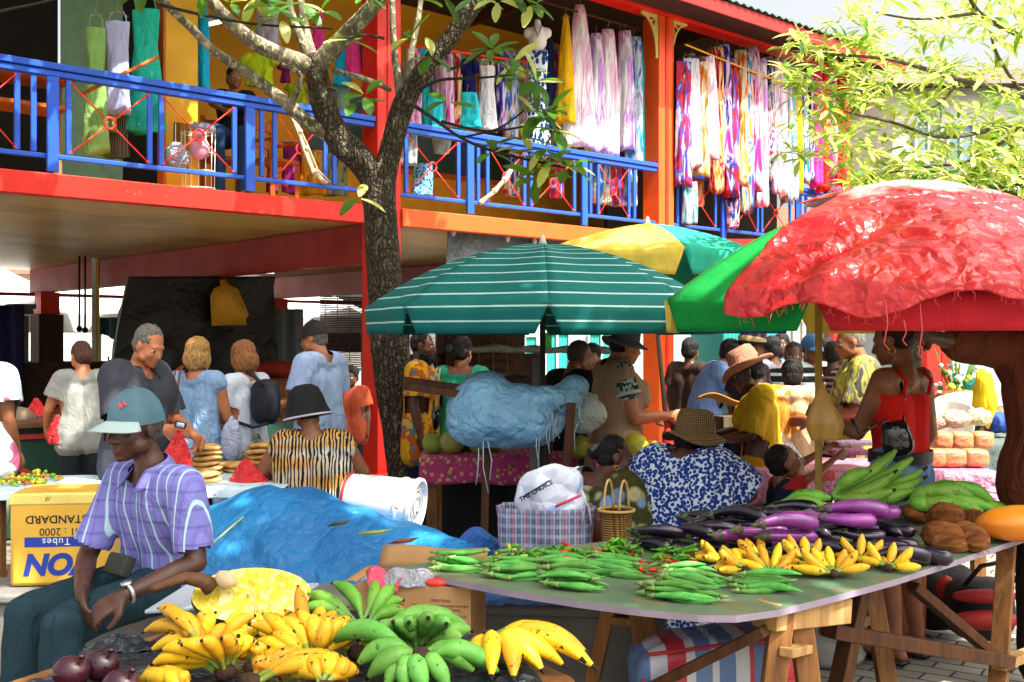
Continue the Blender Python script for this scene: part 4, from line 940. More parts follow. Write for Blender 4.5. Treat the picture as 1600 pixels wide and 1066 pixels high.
def leaf(mb, p, d, nrm, L, W, mi, curl=.2, n=5):
    d = d.normalized(); x = d.cross(nrm).normalized(); z = x.cross(d); vs = []; fs = []
    for i in range(n + 1):
        t = i / n; w = W * (math.sin(math.pi * min(1, t * .92 + .04)) ** .8) * (.75 + .5 * t); c = p + d * L * t - z * (L * curl * t * t)
        vs += [c - x * w * .5 + z * w * .12, c, c + x * w * .5 + z * w * .12]
    for i in range(n):
        a = i * 3; fs += [(a, a + 1, a + 4, a + 3), (a + 1, a + 2, a + 5, a + 4)]
    mb.add(vs, fs, mi)
def whorl(mb, r, c, ax, n, L, W, mats, droop=.25):
    ax = ax.normalized(); x = ax.orthogonal().normalized(); y = ax.cross(x); a0 = r.uniform(0, 6.28)
    for k in range(n):
        a = a0 + 2.4 * k; el = r.uniform(-.15, .75); d = (x * math.cos(a) + y * math.sin(a)) * math.cos(el) + ax * math.sin(el); d.z -= droop * r.uniform(.2, 1)
        leaf(mb, c + d * .02, d, (ax + Vector((r.uniform(-.3, .3), r.uniform(-.3, .3), .6))), L * r.uniform(.65, 1.1), W * r.uniform(.8, 1.15), r.choice(mats), r.uniform(.05, .4))
def limb(mb, pts, n=10, wob=.0):
    """pts (u, v, d, width px) in the photograph's frame, smoothed into a limb"""
    P3 = [P(u, v, d) for (u, v, d, w) in pts]; RR = [w / F * d / 2 for (u, v, d, w) in pts]; out = []; rad = []
    for i in range(len(P3) - 1):
        p0, p1, p2, p3 = P3[max(i - 1, 0)], P3[i], P3[i + 1], P3[min(i + 2, len(P3) - 1)]
        for k in range(5):
            t = k / 5; q = .5 * ((2 * p1) + (p2 - p0) * t + (2 * p0 - 5 * p1 + 4 * p2 - p3) * t * t + (3 * p1 - 3 * p2 + p3 - p0) * t ** 3); out.append(q); rad.append(lerp(RR[i], RR[i + 1], t))
    out.append(P3[-1]); rad.append(RR[-1])
    j = 0
    for i, q in enumerate(out): rad[i] *= 1 + .07 * mnoise.noise(q * 6)
    mb.tube(out, rad, n, sq=lambda a, t: 1 + .06 * math.sin(3 * a + t * 9) + .04 * math.sin(7 * a - t * 20))
    return out
tr = thing('tree', 'forked rough barked tree standing before the market hall', 'tree', (P(655, 832, 9).x, 9.0, 0))
mb = MB()
limb(mb, [(668, 850, 9, 120), (656, 800, 9, 96), (640, 720, 9, 74), (622, 620, 9, 64), (608, 520, 9, 60), (600, 420, 9, 54), (594, 340, 9, 52), (590, 285, 9, 54), (592, 255, 9, 46)], 20)
for a in (0, 1.2, 2.6, 3.7, 5.1):
    q = P(652, 832, 9); mb.tube([q + V(math.cos(a) * .12, math.sin(a) * .12, .42), q + V(math.cos(a) * .2, math.sin(a) * .2, .14), q + V(math.cos(a) * .40, math.sin(a) * .40, -.02)], [.07, .09, .04], 8)
mb.build('trunk', BARK, tr, subd=1)
mb = MB()
limb(mb, [(592, 290, 9, 44), (562, 250, 8.95, 46), (533, 222, 8.9, 44), (510, 175, 8.85, 40), (496, 120, 8.8, 36), (490, 85, 8.8, 34)], 14)
limb(mb, [(598, 285, 9, 40), (612, 225, 9, 36), (630, 165, 9, 36), (658, 118, 8.95, 32), (697, 68, 8.9, 28), (740, 8, 8.85, 27), (790, -70, 8.8, 24), (830, -190, 8.8, 16)], 14)
mb.build('limb', BARK, tr, subd=1)
mb = MB()
limb(mb, [(490, 105, 8.8, 32), (455, 92, 8.7, 26), (408, 72, 8.6, 24), (360, 35, 8.5, 22), (310, -25, 8.4, 18), (240, -120, 8.3, 12)])
limb(mb, [(492, 110, 8.8, 30), (520, 75, 8.7, 30), (560, 36, 8.6, 26), (602, -15, 8.5, 24), (680, -120, 8.4, 16)])
limb(mb, [(522, 215, 8.9, 26), (480, 190, 8.8, 24), (445, 160, 8.75, 20), (395, 120, 8.7, 17), (335, 80, 8.6, 14), (300, 45, 8.6, 13), (258, 5, 8.5, 12), (200, -60, 8.5, 8)])
limb(mb, [(486, 95, 8.8, 22), (468, 55, 8.8, 15), (452, 10, 8.8, 13), (445, -60, 8.8, 8)]); limb(mb, [(489, 95, 8.8, 20), (478, 50, 8.9, 14), (470, 0, 8.9, 12), (476, -60, 8.9, 8)])
limb(mb, [(628, 165, 9, 18), (618, 100, 9, 11), (614, 40, 9, 10), (612, -40, 9, 7)]); limb(mb, [(634, 165, 9, 16), (642, 90, 9.05, 10), (655, 20, 9.1, 9), (662, -50, 9.1, 6)])
limb(mb, [(610, 140, 8.95, 9), (565, 122, 8.8, 9), (520, 110, 8.8, 8)]); limb(mb, [(455, 165, 8.75, 10), (470, 120, 8.6, 8), (440, 100, 8.5, 6)])
mb.build('branch', BARK2, tr)
mb = MB()
twigs = [[(632, 155, 9, 7), (672, 182, 8.8, 6), (720, 215, 8.6, 5), (770, 236, 8.4, 5), (835, 252, 8.2, 4), (880, 262, 8.1, 3)], [(655, 140, 8.9, 6), (690, 125, 8.7, 5), (745, 122, 8.5, 4), (800, 118, 8.3, 3)], [(690, 190, 8.75, 5), (760, 205, 8.5, 4), (835, 195, 8.2, 3)],
         [(700, 110, 8.7, 5), (735, 95, 8.6, 4), (765, 75, 8.5, 3)], [(720, 215, 8.6, 4), (780, 200, 8.5, 3), (835, 160, 8.3, 3)], [(0, 18, 7.6, 5), (60, 5, 7.7, 4), (110, -8, 7.8, 4)], [(250, 8, 8.5, 5), (310, 22, 8.3, 5), (400, 38, 8.2, 4), (520, 45, 8.2, 3)], [(600, 60, 8.6, 5), (570, 55, 8.5, 4), (545, 60, 8.4, 4)]]
for t_ in twigs: limb(mb, t_, 6)
mb.build('twig', plain('dark twig', '#2e261e', .85), tr)
mb = MB(); r = random.Random(11)
for (u, v, d, n) in [(768, 78, 8.5, 8), (800, 100, 8.4, 6), (800, 118, 8.3, 7), (838, 128, 8.2, 8), (860, 175, 8.2, 7), (838, 180, 8.2, 6), (868, 205, 8.1, 8), (850, 235, 8.1, 8), (885, 262, 8.0, 9), (860, 255, 8.1, 7), (815, 215, 8.3, 6), (830, 8, 8.2, 7), (800, -8, 8.2, 6), (778, 2, 8.3, 5), (745, -6, 8.4, 5), (690, -10, 8.5, 4), (546, 62, 8.4, 4), (570, 150, 8.5, 4), (555, 160, 8.5, 3), (640, 60, 8.7, 4), (675, 90, 8.7, 4), (420, 10, 8.2, 6), (440, 30, 8.2, 5), (400, -5, 8.3, 6), (470, 5, 8.4, 5), (500, 20, 8.2, 5), (360, 5, 8.3, 4), (320, -10, 8.4, 5), (280, -12, 8.4, 5), (225, -20, 8.4, 5), (575, -10, 8.5, 5), (660, 0, 8.6, 4), (560, 310, 8.7, 3), (700, 160, 8.8, 3), (770, 240, 8.4, 4), (840, 278, 8.15, 5)]:
    whorl(mb, r, P(u, v, d), Vector((r.uniform(-.4, .4), -.5, r.uniform(.2, 1))), n, .24, .085, [0, 0, 1, 0, 2])
c0 = P(640, 0, 9)
for i in range(560):
    a = r.uniform(0, 6.28); q = r.uniform(.3, 1) ** .5; c = Vector((c0.x + math.cos(a) * q * 3.4, 8.6 + math.sin(a) * q * 2.8, r.uniform(5.0, 7.6)))
    if c.z < CH + (CY + 14) / F * c.y + .2: continue
    whorl(mb, r, c, Vector((0, 0, 1)), 7, .25, .10, [0, 1, 0])
o = mb.build('crown', [LEAF, LEAFD, LEAFY], tr)
# the bright tree on the right; its unseen crown is built out to shade the stalls
t2 = thing('tree', 'sunlit tree with slim yellow green leaves reaching in from the right', 'tree', (6.6, 9.2, 0))
mb = MB(); mb.tube([(6.6, 9.2, -.05), (6.55, 9.15, 1.2), (6.4, 9.0, 2.6), (6.1, 8.6, 3.7)], [.24, .18, .16, .14], 14); mb.build('trunk', BARK2, t2)
mb = MB(); tips = []
def brn(pts, rad): mb.tube([Vector(q) for q in pts], rad, 7)
for pts in [[(1720, 200, 8.9, 20), (1600, 150, 8.4, 11), (1500, 125, 8.0, 8), (1400, 95, 7.6, 6), (1300, 85, 7.4, 4), (1235, 80, 7.3, 3)], [(1700, 240, 8.9, 16), (1590, 200, 8.4, 9), (1480, 215, 8.0, 6), (1390, 190, 7.7, 5), (1320, 175, 7.6, 3)], [(1700, 120, 8.6, 16), (1600, 60, 8.2, 9), (1530, 20, 7.9, 7), (1500, -40, 7.8, 5)], [(1530, 20, 7.9, 6), (1440, 30, 7.7, 4), (1370, 20, 7.6, 3)], [(1590, 205, 8.4, 7), (1520, 250, 8.2, 5), (1440, 262, 8.0, 4), (1390, 270, 8., 3)], [(1700, 60, 8.4, 14), (1640, -60, 8.0, 9), (1560, -160, 7.4, 7), (1300, -260, 6.5, 5)], [(1500, 125, 8., 6), (1470, 160, 7.9, 4), (1430, 180, 7.8, 3)], [(1600, 150, 8.4, 6), (1560, 90, 8.2, 5), (1545, 40, 8.1, 3)]]:
    limb(mb, pts, 7)
mb.tube([(6.1, 8.6, 3.7), (5.2, 7.0, 5.0), (4.0, 4.6, 6.0), (2.4, 2.4, 6.4)], [.13, .10, .07, .04], 10); mb.tube([(6.1, 8.6, 3.7), P(1720, 150, 8.8), P(1690, 60, 8.4)], [.13, .08, .07], 10)
mb.build('branch', plain('grey branch', '#4a4438', .85), t2)
mb = MB(); r = random.Random(23)
cl = []
for i in range(330):
    u = r.uniform(1225, 1640); v = r.uniform(-20, 300)
    # keep the loose outline: thin towards the left, open sky at the upper left
    if v < 70 - (u - 1225) * .5 and u < 1400 and r.random() < .9: continue
    if u < 1300 and (v > 250): continue
    cl.append((u, v, r.uniform(7.3, 8.8)))
cl += [(1232, 80, 7.3), (1262, 72, 7.35), (1290, 78, 7.4), (1250, 62, 7.3), (1300, 120, 7.5), (1330, 140, 7.5), (1310, 60, 7.4), (1322, 178, 7.6), (1345, 190, 7.6), (1392, 268, 8.), (1318, 205, 7.6), (1350, 110, 7.6)]
for (u, v, d) in cl: whorl(mb, r, P(u, v, d), Vector((r.uniform(-.6, .6), -.3, r.uniform(.3, 1))), r.randint(6, 9), .165, .042, [0, 0, 0, 0, 1], .2)
for i in range(620):
    c = Vector((r.uniform(-1.6, 6.4), r.uniform(-.8, 6.4), r.uniform(5.0, 7.2)))
    e = ((c.x - 2.3) / 4.2) ** 2 + ((c.y - 2.8) / 3.8) ** 2
    if e > 1 or c.z < CH + (CY + 14) / F * c.y + .25: continue
    if mnoise.noise(Vector((c.x * .8, c.y * .8, 3.3))) < -.12: continue
    q = c - SUN_DIR * ((c.z - 2.3) / SUN_DIR.z)
    if ((q.x - 2.2) / 1.6) ** 2 + ((q.y - 5.8) / 1.35) ** 2 < 1: continue  # gap shaped in the unseen crown to let sun onto the red cloth
    whorl(mb, r, c, Vector((0, 0, 1)), 7, .27, .11, [3, 3, 1])
def shade(x0, x1, y0, y1, z, n):  # unseen leaf clusters added along the sun's rays to shade chosen spots
    for i in range(n):
        T = Vector((r.uniform(x0, x1), r.uniform(y0, y1), z)); h = r.uniform(5.2, 7.); c = T + SUN_DIR * ((h - z) / SUN_DIR.z)
        if c.z < CH + (CY + 14) / F * c.y + .25: continue
        whorl(mb, r, c, Vector((0, 0, 1)), 7, .27, .11, [3, 3, 1])
shade(-1.0, 1.3, 5.9, 8.2, 2.0, 190); shade(-1.7, 2.4, 2.2, 5.2, .8, 230); shade(-3, -1, 5.5, 9., 1.2, 120)
mb.build('crown', [LEAFY, LEAFG, LEAF, LEAFD], t2)
# ---------------------------------------------------------------- market umbrellas
def umbrella(label, c, apex, rim, Rr, n, a0, mats, pick, val=.15, notch=.03, poleb=None, polem=METAL, lean=(0, 0), pw=1.5, group='market umbrellas'):
    root = thing('market_umbrella', label, 'umbrella', (c[0] + lean[0], c[1] + lean[1], 0), 0, group); dr = apex - rim
    cx, cy = c; ns = 12; nr = 14
    for k in range(n):
        pass
    mb = MB()
    for k in range(n):
        def pt(i, r):
            f = i / ns; a = a0 + (k + f) * 2 * math.pi / n; rr = r * Rr * (1 - (1 - math.cos(math.pi / n)) * (1 - abs(2 * f - 1)) * .9)
            sag = .05 * math.sin(math.pi * f) * r * (1.2 - r) * 4 * .5
            return Vector((cx + rr * math.cos(a), cy + rr * math.sin(a), apex - dr * r ** pw - sag))
        def vt(i, v):
            f = i / ns; q = pt(i, 1.); a = a0 + (k + f) * 2 * math.pi / n; e = min(f, 1 - f); h = val * (1 if e > notch else .05 + .95 * (e / notch) ** .5) * (1 - .12 * math.sin(f * 3.14))
            inn = -.02 * v; return Vector((q.x + inn * math.cos(a) , q.y + inn * math.sin(a), q.z - h * v)) + Vector((math.cos(a), math.sin(a), 0)) * .012 * math.sin(f * 19 + k) * v
        vs = []; fs = []
        for j in range(nr + 1):
            for i in range(ns + 1): vs.append(pt(i, j / nr))
        for j in range(1, 5):
            for i in range(ns + 1): vs.append(vt(i, j / 4))
        m = ns + 1
        for j in range(nr + 4):
            for i in range(ns): fs.append((j * m + i, j * m + i + 1, (j + 1) * m + i + 1, (j + 1) * m + i))
        mb.add(vs, fs, pick(k))
    o = mb.build('canopy', mats, root); s_ = o.modifiers.new('solid', 'SOLIDIFY'); s_.thickness = .004; s_.offset = -1
    for k in range(n):
        a = a0 + k * 2 * math.pi / n; b = MB(); b.tube([Vector((cx + r * Rr * math.cos(a), cy + r * Rr * math.sin(a), apex - dr * r ** pw - .02)) for r in (.03, .35, .7, 1.0)], .006, 6)
        b.tube([Vector((cx, cy, rim + .06)), Vector((cx + .5 * Rr * math.cos(a), cy + .5 * Rr * math.sin(a), apex - dr * .5 ** pw - .03))], .005, 6); b.build('rib', METAL, root)
    b = MB(); b.tube([(cx + lean[0], cy + lean[1], poleb or 0), (cx + (lean[0] if poleb else 0), cy + (lean[1] if poleb else 0), apex - (.10 if poleb else 0))], .019, 12); b.build('pole', polem, root)
    b = MB(); b.lathe([(0, .07), (.012, .06), (.02, .03), (.03, .0), (0.0, -.01)], (cx, cy, apex), 12); b.build('finial', plain('finial', '#c8c8c0', .5), root)
    b = MB(); b.lathe([(0, .0), (.22, .0), (.23, .03), (.20, .07), (.04, .09), (.03, .25), (0, .25)], (cx + lean[0], cy + lean[1], 0), 20); b.build('base', CONC, root)
    return root
def teal_canopy(apex, dr, pw):
    m = Mat('teal striped canvas', .8, 0, .25); z = m.sep(m.co())[2]; t = m.math('POWER', m.math('MAXIMUM', m.math('DIVIDE', m.math('SUBTRACT', apex, z), dr), 0), 1 / pw)
    fr = m.math('FRACT', m.math('MULTIPLY', t, 10.3)); st = m.math('LESS_THAN', m.math('ABSOLUTE', m.math('SUBTRACT', fr, .5)), .06); f2 = m.math('ABSOLUTE', m.math('SUBTRACT', fr, .5)); thin = m.math('LESS_THAN', m.math('ABSOLUTE', m.math('SUBTRACT', f2, .17)), .025)
    bc = m.mix(m.noise(1.5, detail=3), hx('#0a5a58'), hx('#0f6f6a')); m.base(m.mix(m.math('MULTIPLY', st, .9), bc, hx('#b4dad6'))); folds(m, .15); m.sss(0); 
    return reg(m, 'teal')
A1, RM1, PW1 = 2.215, 1.80, 1.95
umbrella('teal canvas umbrella with thin white stripes', (.20, 7.1), A1, RM1, 1.16, 8, -math.pi / 2, [teal_canopy(A1, A1 - RM1, PW1)], lambda k: 0, .17, .045, pw=PW1, polem=plain('dark pole', '#2c3434', .5))
CY_, CT_, CG_, CB_, CR_ = (cloth('canvas yellow', '#e8cc58', fold=.2), cloth('canvas aqua', '#2eb09a', fold=.2), cloth('canvas green', '#0f8a3a', fold=.2), cloth('canvas blue', '#2338a0', fold=.2), cloth('canvas red', '#c02430', fold=.25))
umbrella('yellow and aqua panelled umbrella behind the teal one', (1.12, 9.0), 2.55, 2.28, .98, 8, -math.pi / 2 - math.pi / 8 + .16 + math.pi / 8, [CY_, CT_, CG_, CB_], lambda k: [1, 2, 0, 1, 0, 1, 0, 0][k], .20, .03, lean=(.16, -.6), polem=plain('bamboo pole', '#6a5a4a', .6))
U3 = umbrella('multicoloured umbrella with green and red panels under a red cloth', (1.94, 5.5), 2.33, 1.79, 1.20, 8, -math.pi / 2 - .62, [CG_, CR_, CY_, CB_, CT_], lambda k: [1, 2, 4, 3, 2, 3, 2, 0][k], .155, .03, pw=1.7, polem=plain('wooden pole', '#b08a3c', .6), lean=(-.39, .0), poleb=.01)
# red crinkled cloth thrown over it
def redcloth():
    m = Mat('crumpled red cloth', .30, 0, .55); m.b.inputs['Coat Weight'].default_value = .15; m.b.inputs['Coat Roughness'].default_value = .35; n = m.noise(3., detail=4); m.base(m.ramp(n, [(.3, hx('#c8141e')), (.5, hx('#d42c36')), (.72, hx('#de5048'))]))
    zglare = m.math('ADD', m.math('MULTIPLY', m.sep(m.co())[2], 2.2), m.math('MULTIPLY', m.noise(2.2, detail=5), .9)); m.base(m.mix(m.math('MULTIPLY', m.ramp(zglare, [(.40, (0, 0, 0, 1)), (.56, (1, 1, 1, 1))]), .85), m.ramp(n, [(.3, hx('#c00c14')), (.5, hx('#cc1c24')), (.72, hx('#d83c30'))]), hx('#e6cac4')))  # top paled with a noisy edge: sun glare put into the colour
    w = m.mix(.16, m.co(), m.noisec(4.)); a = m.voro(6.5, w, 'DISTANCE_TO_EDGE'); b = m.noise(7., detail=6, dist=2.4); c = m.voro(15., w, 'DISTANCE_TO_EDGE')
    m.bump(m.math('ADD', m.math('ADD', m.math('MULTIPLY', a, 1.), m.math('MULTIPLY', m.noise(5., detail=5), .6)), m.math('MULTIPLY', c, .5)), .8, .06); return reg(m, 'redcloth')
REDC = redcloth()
mb = MB(); cx, cy = 1.94, 5.5
def rc(u, v):
    # u round the canopy from its left front to the right back, v from just past the crown down to the hem
    a = lerp(-math.pi / 2 - .92, -math.pi / 2 + 2.3, u); r = lerp(-.30, 1.0, v)
    hem = 1.0 + .05 * math.sin(u * 17) + .04 * math.sin(u * 41 + 1); r2 = r * 1.17 * hem
    if r < 0: a += math.pi; r2 = -r2
    rc_ = min(r2, 1.0); z = 2.33 - .54 * rc_ ** 1.7
    if r2 > 1.0: z -= (r2 - 1.0) * .62
    rad = 1.20 * (min(r2, 1.03) if r2 < 1.03 else 1.03 + (r2 - 1.03) * .06)
    nz = mnoise.noise(Vector((u * 7, v * 4, 1))); q_ = Vector((math.cos(a) * r * 5, math.sin(a) * r * 5, z * 5)); nn = abs(mnoise.noise(q_)) + .5 * abs(mnoise.noise(q_ * 2.1 + Vector((3, 1, 7))))
    kq = min(1, .25 + max(0, r)); p_ = Vector((math.cos(a) * rad, math.sin(a) * rad, z)); off = .045 + (.02 * nz + .036 * crumple(p_, 5.) + .018 * crumple(p_ + Vector((3, 1, 2)), 11.)) * kq
    return Vector((cx + (rad + off * .8) * math.cos(a), cy + (rad + off * .8) * math.sin(a), z + off * .8 + .02))
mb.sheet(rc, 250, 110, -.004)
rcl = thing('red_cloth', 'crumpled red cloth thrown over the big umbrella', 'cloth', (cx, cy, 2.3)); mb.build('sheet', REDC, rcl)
mb = MB(); r = random.Random(4)
for i in range(110):
    u = r.random(); q = rc(u, .995); mb.tube([q, q + V(r.uniform(-.012, .012), r.uniform(-.012, .012), -r.uniform(.01, .025)), q + V(r.uniform(-.02, .02), r.uniform(-.02, .02), -r.uniform(.02, .05))], [.0016, .0014, .001], 4)
for (u, v0, v1) in [(1383, 468, 545), (1437, 470, 562), (1412, 500, 540)]:
    mb.tube([P(u, v0, 4.28), P(u + 4, (v0 + v1) / 2, 4.28), P(u - 2, v1 - 8, 4.27), P(u + 5, v1, 4.28)], .0028, 5)
o = mb.build('frayed_threads', plain('frayed red thread', '#cf4a4a', .8), rcl); o['kind'] = 'stuff'
# ---------------------------------------------------------------- tables and produce in front
TZ = .75
def tabletop_mat():
    m = Mat('weathered green board', .75, 0, .25); n = m.noise(1.8, detail=6); g = m.noise(9., detail=5); s_ = m.noise(30., detail=3)
    c = m.ramp(n, [(.32, hx('#3f5a46')), (.5, hx('#62745a')), (.68, hx('#827d5c'))]); c = m.mix(m.step(g, .60, .05), c, hx('#6f6846')); c = m.mix(m.step(s_, .70, .03), c, hx('#4a4f3a')); m.base(c); m.bump(g, .25, .01); return reg(m, 'board')
BOARD = tabletop_mat(); EDGE = plain('board edge', '#8d8090', .7)
tbl = thing('market_table', 'long board table on timber trestles spread with okra, bananas and aubergines', 'table', PZ(1250, 880, TZ) - V(0, 0, TZ))
front = [(617, 884), (650, 893), (700, 904), (800, 923), (900, 939), (1000, 952), (1090, 961), (1150, 962), (1215, 953), (1300, 932), (1400, 905), (1500, 873), (1600, 840), (1720, 806)]
back = [V(3.3, 5.5, TZ), V(2.3, 5.36, TZ), V(1.75, 5.28, TZ), V(1.22, 5.08, TZ), PZ(1000, 838, TZ), PZ(830, 862, TZ), PZ(640, 882, TZ)]
poly = [(p.x, p.y) for p in [PZ(u, v, TZ) for u, v in front] + back]
mb = MB(); mb.prism(poly, TZ - .022, TZ); mb.mi = [1] + [0] + [1] * (len(poly)); mb.build('table_top', [BOARD, EDGE], tbl, smooth=False)
def P2(u, v, d): return P(u, v, d)
def bar2(name, a, b, w, h, m=WOOD_MD, parent=tbl):
    mb = MB(); mb.bar(a, b, w, h); return mb.build(name, m, parent, sharp=30, bevel=.004)
def foot(u, v, d, tu): # a leg from under the top going on to the ground in line with the picture
    p = P(u, v, d); t = Vector((p.x, p.y, TZ - .024)); x = (tu - CX) / F * d; return t, Vector((t.x + (x - t.x), d, 0))
for (u, d, fu, fd, m_) in [(962, 3.98, 895, 4.02, WOOD_MD), (995, 3.92, 1040, 3.80, WOOD_MD), (1222, 3.52, 1180, 3.45, WOOD_MD), (1247, 3.62, 1292, 3.50, WOOD_MD), (1350, 4.15, 1285, 4.05, WOOD_DK), (1352, 4.5, 1400, 4.4, WOOD_MD), (1574, 4.85, 1556, 4.6, WOOD_MD), (1586, 5.05, 1640, 4.95, WOOD_MD)]:
    bar2('leg', V((u - CX) / F * d, d, TZ - .024), V((fu - CX) / F * fd, fd, 0), .075, .05, m_)
bar2('crosspiece', P(958, 968, 3.97), P(1000, 972, 3.90), .05, .03); bar2('bearer', P(1195, 962, 3.50), P(1312, 951, 3.75), .10, .085, WOOD_LT)
bar2('crosspiece', P(1228, 1020, 3.46), P(1262, 1012, 3.6), .05, .03, WOOD_LT); bar2('brace', P(1196, 985, 3.47), P(985, 1090, 3.72), .06, .035, WOOD_DK)
bar2('stretcher', P(1295, 985, 4.05), P(1575, 1033, 4.62), .075, .055, WOOD_DK); bar2('stretcher', P(1290, 985, 4.15), P(1360, 965, 4.52), .06, .04); bar2('brace', P(1425, 915, 4.45), P(1575, 1042, 4.66), .065, .04, WOOD_DK); bar2('crosspiece', P(1560, 1040, 4.6), P(1625, 1015, 4.95), .06, .04, WOOD_LT)
# ------------- okra
def okra_mat():
    m = Mat('okra green', .6, 0, .3); n = m.noise(20.); m.base(m.vary(m.ramp(n, [(.3, hx('#387a2e')), (.7, hx('#6aac50'))]), .22)); m.bump(m.noise(90.), .1, .004); return reg(m, 'okra')
OKRA = okra_mat(); OKC = plain('okra cap', '#7a9450', .6)
def okra_proto(L, bend, seed):
    mb = MB(); n = 12; pts = []; rad = []
    for i in range(n + 1):
        t = i / n; pts.append(V(L * (t - .5), bend * 4 * t * (1 - t), 0)); rad.append(.0122 * (math.sin(min(1, .25 + t * 1.2) * math.pi / 2) if t < .5 else (1 - ((t - .5) / .5) ** 1.7) * .98 + .02))
    mb.tube(pts, rad, 15, sq=lambda a, t: 1 + .07 * math.cos(5 * a)); k = len(mb.f)
    mb.tube([V(-L * .5 - .02, 0, 0), V(-L * .5 - .004, 0, 0), V(-L * .5 + .006, .0, 0)], [.004, .006, .011], 8, mi=1)
    o = thing('okra_pod', None, 'okra'); mb.build('pod', [OKRA, OKC], o); return o
OKP = [okra_proto(.165, .010, 1), okra_proto(.145, -.008, 2), okra_proto(.185, .016, 3)]; used = {}
def place(protos, i, M, label, group):
    o = protos[i % len(protos)]
    if o.name not in used:
        used[o.name] = 1; copy_first(o, M, label, group); return o
    return copy_tree(o, M, label, group)
def copy_first(o, M, label, group):
    o.matrix_basis = M; o['label'] = label; o['group'] = group
r = random.Random(5)
okra_piles = [(725, 880, 12, 10, 'okra pod in the pile at the left tip of the board table'), (812, 893, 9, 8, 'okra pod in the small pile beside the left tip pile'), (893, 908, 14, 14, 'okra pod in the pile at the middle of the table edge'), (962, 888, 15, 16, 'okra pod in the pile behind the middle pile'), (880, 884, 9, 9, 'okra pod lying just before the first heap of chillies'),
              (1065, 925, 22, 20, 'okra pod in the big pile next to the table corner'), (1085, 903, 9, 14, 'okra pod on the back of the big corner pile'), (1192, 912, 10, 12, 'okra pod in the pile in front of the small bananas')]
for (u, v, n, ang, lab) in okra_piles:
    c = PZ(u, v + 8, TZ)
    n = int(n * 1.35)
    for i in range(n):
        lay = 0 if i < n * .55 else (1 if i < n * .85 else 2); a = R(-ang + r.uniform(-14, 14) + (180 if r.random() < .06 else 0)); k = (i % max(1, int(n * .5))) / max(1, n * .5) - .5
        loc = c + V(r.uniform(-.035, .035), k * .15 * (1 - .3 * lay) + r.uniform(-.008, .008), .0145 + lay * .022); 
        place(OKP, r.randint(0, 2), TRS(loc, a, r.uniform(0, 6), r.uniform(-.06, .10), r.uniform(.92, 1.18)), 'green ' + lab, 'okra pods on the board table')
# ------------- chillies
CHG = plain('green chilli', '#4c8a1c', .35, .25, 30); CHR = plain('red chilli', '#c0180f', .3, .2, 30); CHY = plain('yellow green chilli', '#a8b83a', .35, .2)
def chilli_proto(mat, L, b):
    mb = MB(); mb.tube([V(L * (t - .5), b * math.sin(t * 3.1), 0) for t in np.linspace(0, 1, 8)], [.0045, .0065, .007, .0068, .006, .0048, .003, .0008], 8); mb.tube([V(-L * .5 - .022, -.006, 0), V(-L * .5, 0, 0)], [.0014, .0022], 5, mi=1)
    o = thing('chilli', None, 'chilli'); mb.build('pod', [mat, CHG], o); return o
CHP = [chilli_proto(CHG, .06, .006), chilli_proto(CHG, .07, -.008), chilli_proto(CHR, .065, .006), chilli_proto(CHY, .05, .004)]
for (u, v, n, lab, mixr) in [(800, 874, 34, 'in the yellowish heap behind the left okra', [3, 0, 3, 1]), (872, 866, 36, 'in the heap with red peppers by the plaid bag', [0, 1, 0, 2, 1]), (962, 862, 46, 'in the heap at the middle of the table back', [0, 1, 0, 0, 1, 2]), (1062, 868, 26, 'in the heap beside the small bananas', [0, 0, 1, 0, 2]), (1040, 884, 14, 'in the red heap between okra and small bananas', [2, 2, 2, 0])]:
    c = PZ(u, v + 6, TZ); 
    for i in range(int(n * 1.35)):
        q = r.random() ** .6; a = r.uniform(0, 6.28); loc = c + V(math.cos(a) * q * .11, math.sin(a) * q * .11, .007 + .075 * (1 - q) * r.random()); k = r.choice(mixr)
        place(CHP[k:k + 1], 0, TRS(loc, r.uniform(0, 6.28), r.uniform(0, 6), r.uniform(-.35, .35), r.uniform(.85, 1.2)), ['green', 'green', 'red', 'yellow green'][k] + ' chilli ' + lab, 'chillies on the board table')
for (u, v) in [(862, 872), (884, 877), (878, 868)]:
    mb = MB(); c = PZ(u, v, TZ + .035); mb.ball(c, (.03, .024, .02), 12, 8, f=lambda q: 1 + .1 * math.cos(3 * math.atan2(q.y, q.x))); mb.tube([c + V(.02, 0, .012), c + V(.035, 0, .022)], .003, 5)
    tag(mb.build('bell_pepper', plain('red pepper', '#c8221a', .25)), 'small round red pepper on the chilli heap by the plaid bag', 'pepper', 'red peppers')
# ------------- bananas
def banana_mat(name, c1, c2, spot, sp=.65):
    m = Mat(name, .45, 0, .35); n = m.noise(9., detail=4); s_ = m.noise(55., m.co((1, 1, 1)), 3); b = m.noise(120., detail=2)
    c = m.ramp(n, [(.3, hx(c1)), (.7, hx(c2))]); c = m.mix(m.step(s_, sp, .02), c, hx(spot)); c = m.mix(m.math('MULTIPLY', m.step(b, .66, .02), .5), c, hx(spot)); m.base(m.vary(c, .14)); m.bump(m.noise(70., detail=3), .12, .004); m.rough(m.ramp(n, [(.3, (.38,) * 3 + (1,)), (.7, (.6,) * 3 + (1,))])); return reg(m, name)
BY = banana_mat('ripe banana skin', '#dba412', '#e8c02c', '#4a2c10'); BYO = banana_mat('overripe banana skin', '#c98c14', '#dca628', '#3a2210', .63); BG = banana_mat('green banana skin', '#4f9238', '#76b24e', '#2e5a20', .68); BGD = banana_mat('dark plantain skin', '#4c8a2a', '#7aa83a', '#2c4a18', .66)
